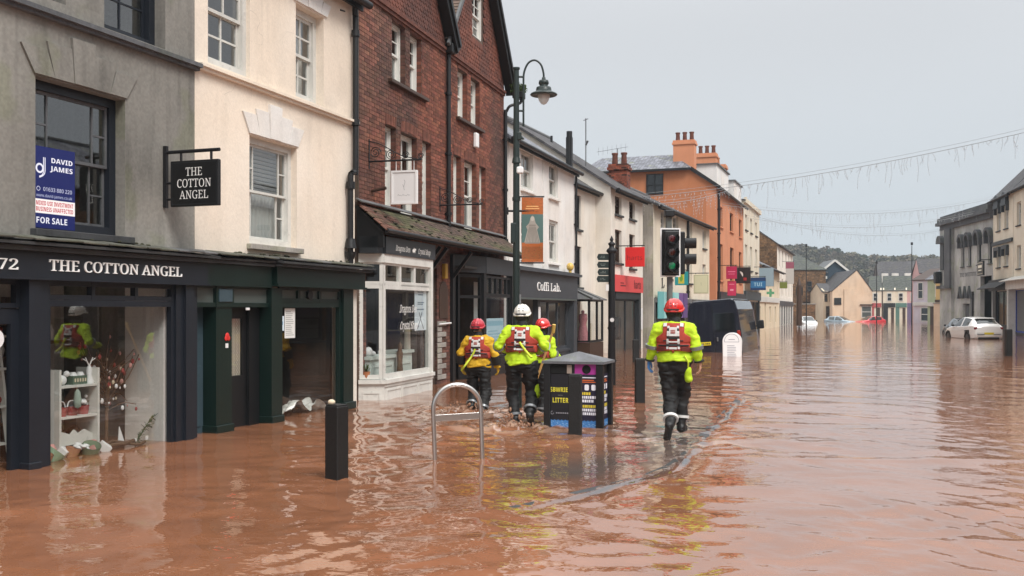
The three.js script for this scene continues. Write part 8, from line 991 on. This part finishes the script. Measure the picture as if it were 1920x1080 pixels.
  { // kerb stones at the very surface: long dark wet granite blocks along the bend
    const K = new THREE.Group(); K.name = 'kerb'; K.userData.kind = 'structure'; scene.add(K); const km = std(lin(0.035, 0.038, 0.042), 0.42, { map: rep(T.grime, 0.5), bumpMap: rep(T.renderBump, 0.3), bumpScale: 0.006 });
    reseed(141); for (let z = -19.2; z < -7.9; z += 0.62) { const z1 = Math.min(-7.9, z + 0.6), a = kerbX(z), b = kerbX(z1), L = Math.hypot(b - a, z1 - z); mb().rbox((a + b) / 2 - 0.06, -0.0745 + rr(-0.003, 0.003), (z + z1) / 2, 0.15, 0.155, L - 0.004, 0.025, rr(-0.008, 0.008), Math.atan2(b - a, z1 - z), -0.08, 3).build('kerb_stone', km, K); }
  }
  // splashes thrown up by wading boots
  reseed(131); const sp = mb(); for (const f of [[-4.85, -13.45, 60, 0.22], [-4.7, -13.6, 30, 0.15], [-6.1, -15.2, 70, 0.26], [-6.35, -15.1, 30, 0.2]]) for (let i = 0; i < f[2]; i++) { const a = rr(0, 6.28), r = f[3] * Math.sqrt(rnd()), hh = (1 - r / f[3]) * rr(0, 0.26); sp.sph(f[0] + r * Math.cos(a), 0.01 + hh, f[1] + r * Math.sin(a), rr(0.006, 0.022), [1, rr(0.8, 2), 1], 6); }
  const s = sp.build('splash', phy(lin(0.5, 0.3, 0.2), 0.1, { ior: 1.33, transmission: 0.5, thickness: 0.02 }), scene); tag(s, 'muddy splashes around the boots of the two wading rescuers', 'splash', null, 'stuff');
}
{ // wooded hill
  reseed(151);
  const prof = (x) => 0.56 * mix(31, 19, step01(-60, 60, x)) + 8 * step01(-90, -160, x) * -1 + 3 * noise3(x * 0.03, 1, 1);
  const g = new THREE.PlaneGeometry(900, 420, 120, 40); g.rotateX(-Math.PI / 2); const p = g.attributes.position;
  const hz = (x, z) => prof(x) * step01(-330, -470, z) * (1 + 0.08 * noise3(x * 0.02, z * 0.02, 2)) + 6 * step01(-250, -350, z) - 2;
  for (let i = 0; i < p.count; i++) { const x = p.getX(i), z = p.getZ(i) - 430; p.setXYZ(i, x, hz(x, z), z); } g.computeVertexNormals();
  const hill = new THREE.Mesh(g, std(lin(0.075, 0.08, 0.045), 1, { map: rep(T.grime, 60) })); hill.name = 'hill'; hill.userData.kind = 'structure'; scene.add(hill);
  // bare winter crowns: many thin leaf-and-twig flakes in an uneven cloud, with a trunk
  const crown = (seed, pine) => { reseed(seed); const b = mb(); b.cyl(0, 1.2, 0, 0.28, 0.16, 3.0, 5); for (let c = 0; c < 9; c++) { const cx = rr(-1.5, 1.5) * (pine ? 0.5 : 1), cy = rr(2.0, 6.4), cz = rr(-1.5, 1.5) * (pine ? 0.5 : 1), r = rr(0.7, 1.4) * (pine ? (7.2 - cy) / 4 : 1); for (let i = 0; i < 16; i++) { const a = rr(0, 6.28), e = rr(-1, 1), q = r * Math.cbrt(rnd()), s = Math.sqrt(1 - e * e); b.add(new THREE.PlaneGeometry(rr(0.3, 0.8), rr(0.3, 0.8)), b.tf(cx + q * s * Math.cos(a), cy + q * e * 0.9, cz + q * s * Math.sin(a), rr(-1.5, 1.5), rr(0, 3), rr(-1, 1))); } } return b.geo(); };
  const cm = std(lin(1, 1, 1), 1, { side: THREE.DoubleSide }), m4 = new THREE.Matrix4(), qn = new THREE.Quaternion(), c = new THREE.Color();
  for (let v = 0; v < 4; v++) {
    const n = 900, im = new THREE.InstancedMesh(crown(160 + v, v === 3), cm, v === 3 ? 160 : n); reseed(170 + v);
    for (let i = 0; i < im.count; i++) { const z = -300 - 200 * Math.sqrt(rnd()), x = rr(-150, 190), s = rr(0.8, 1.35) * (v === 3 ? 1.15 : 1); qn.setFromAxisAngle(V3(0, 1, 0), rr(0, 6.28)); m4.compose(V3(x, hz(x, z) - 0.6, z), qn, V3(s * 1.15, s, s * 1.15)); im.setMatrixAt(i, m4); const d = rr(0.7, 1.25), k = rnd(); v === 3 ? c.setRGB(0.03 * d, 0.042 * d, 0.022 * d) : c.setRGB(mix(0.085, 0.1, k) * d, mix(0.08, 0.072, k) * d, mix(0.042, 0.05, k) * d); im.setColorAt(i, c); }
    im.name = numbered('woodland'); tag(im, ['brown bare winter woodland', 'olive winter woodland', 'grey-green winter woodland', 'dark conifers scattered'][v] + ' on the hill behind the town', 'woodland', null, 'stuff'); scene.add(im);
  }
}
camera.updateProjectionMatrix();
scene.traverse((o) => { if (o.isMesh && !o.isInstancedMesh && o.castShadow === false && o.material !== M.glass) o.receiveShadow = true; });
renderer.render(scene, camera);
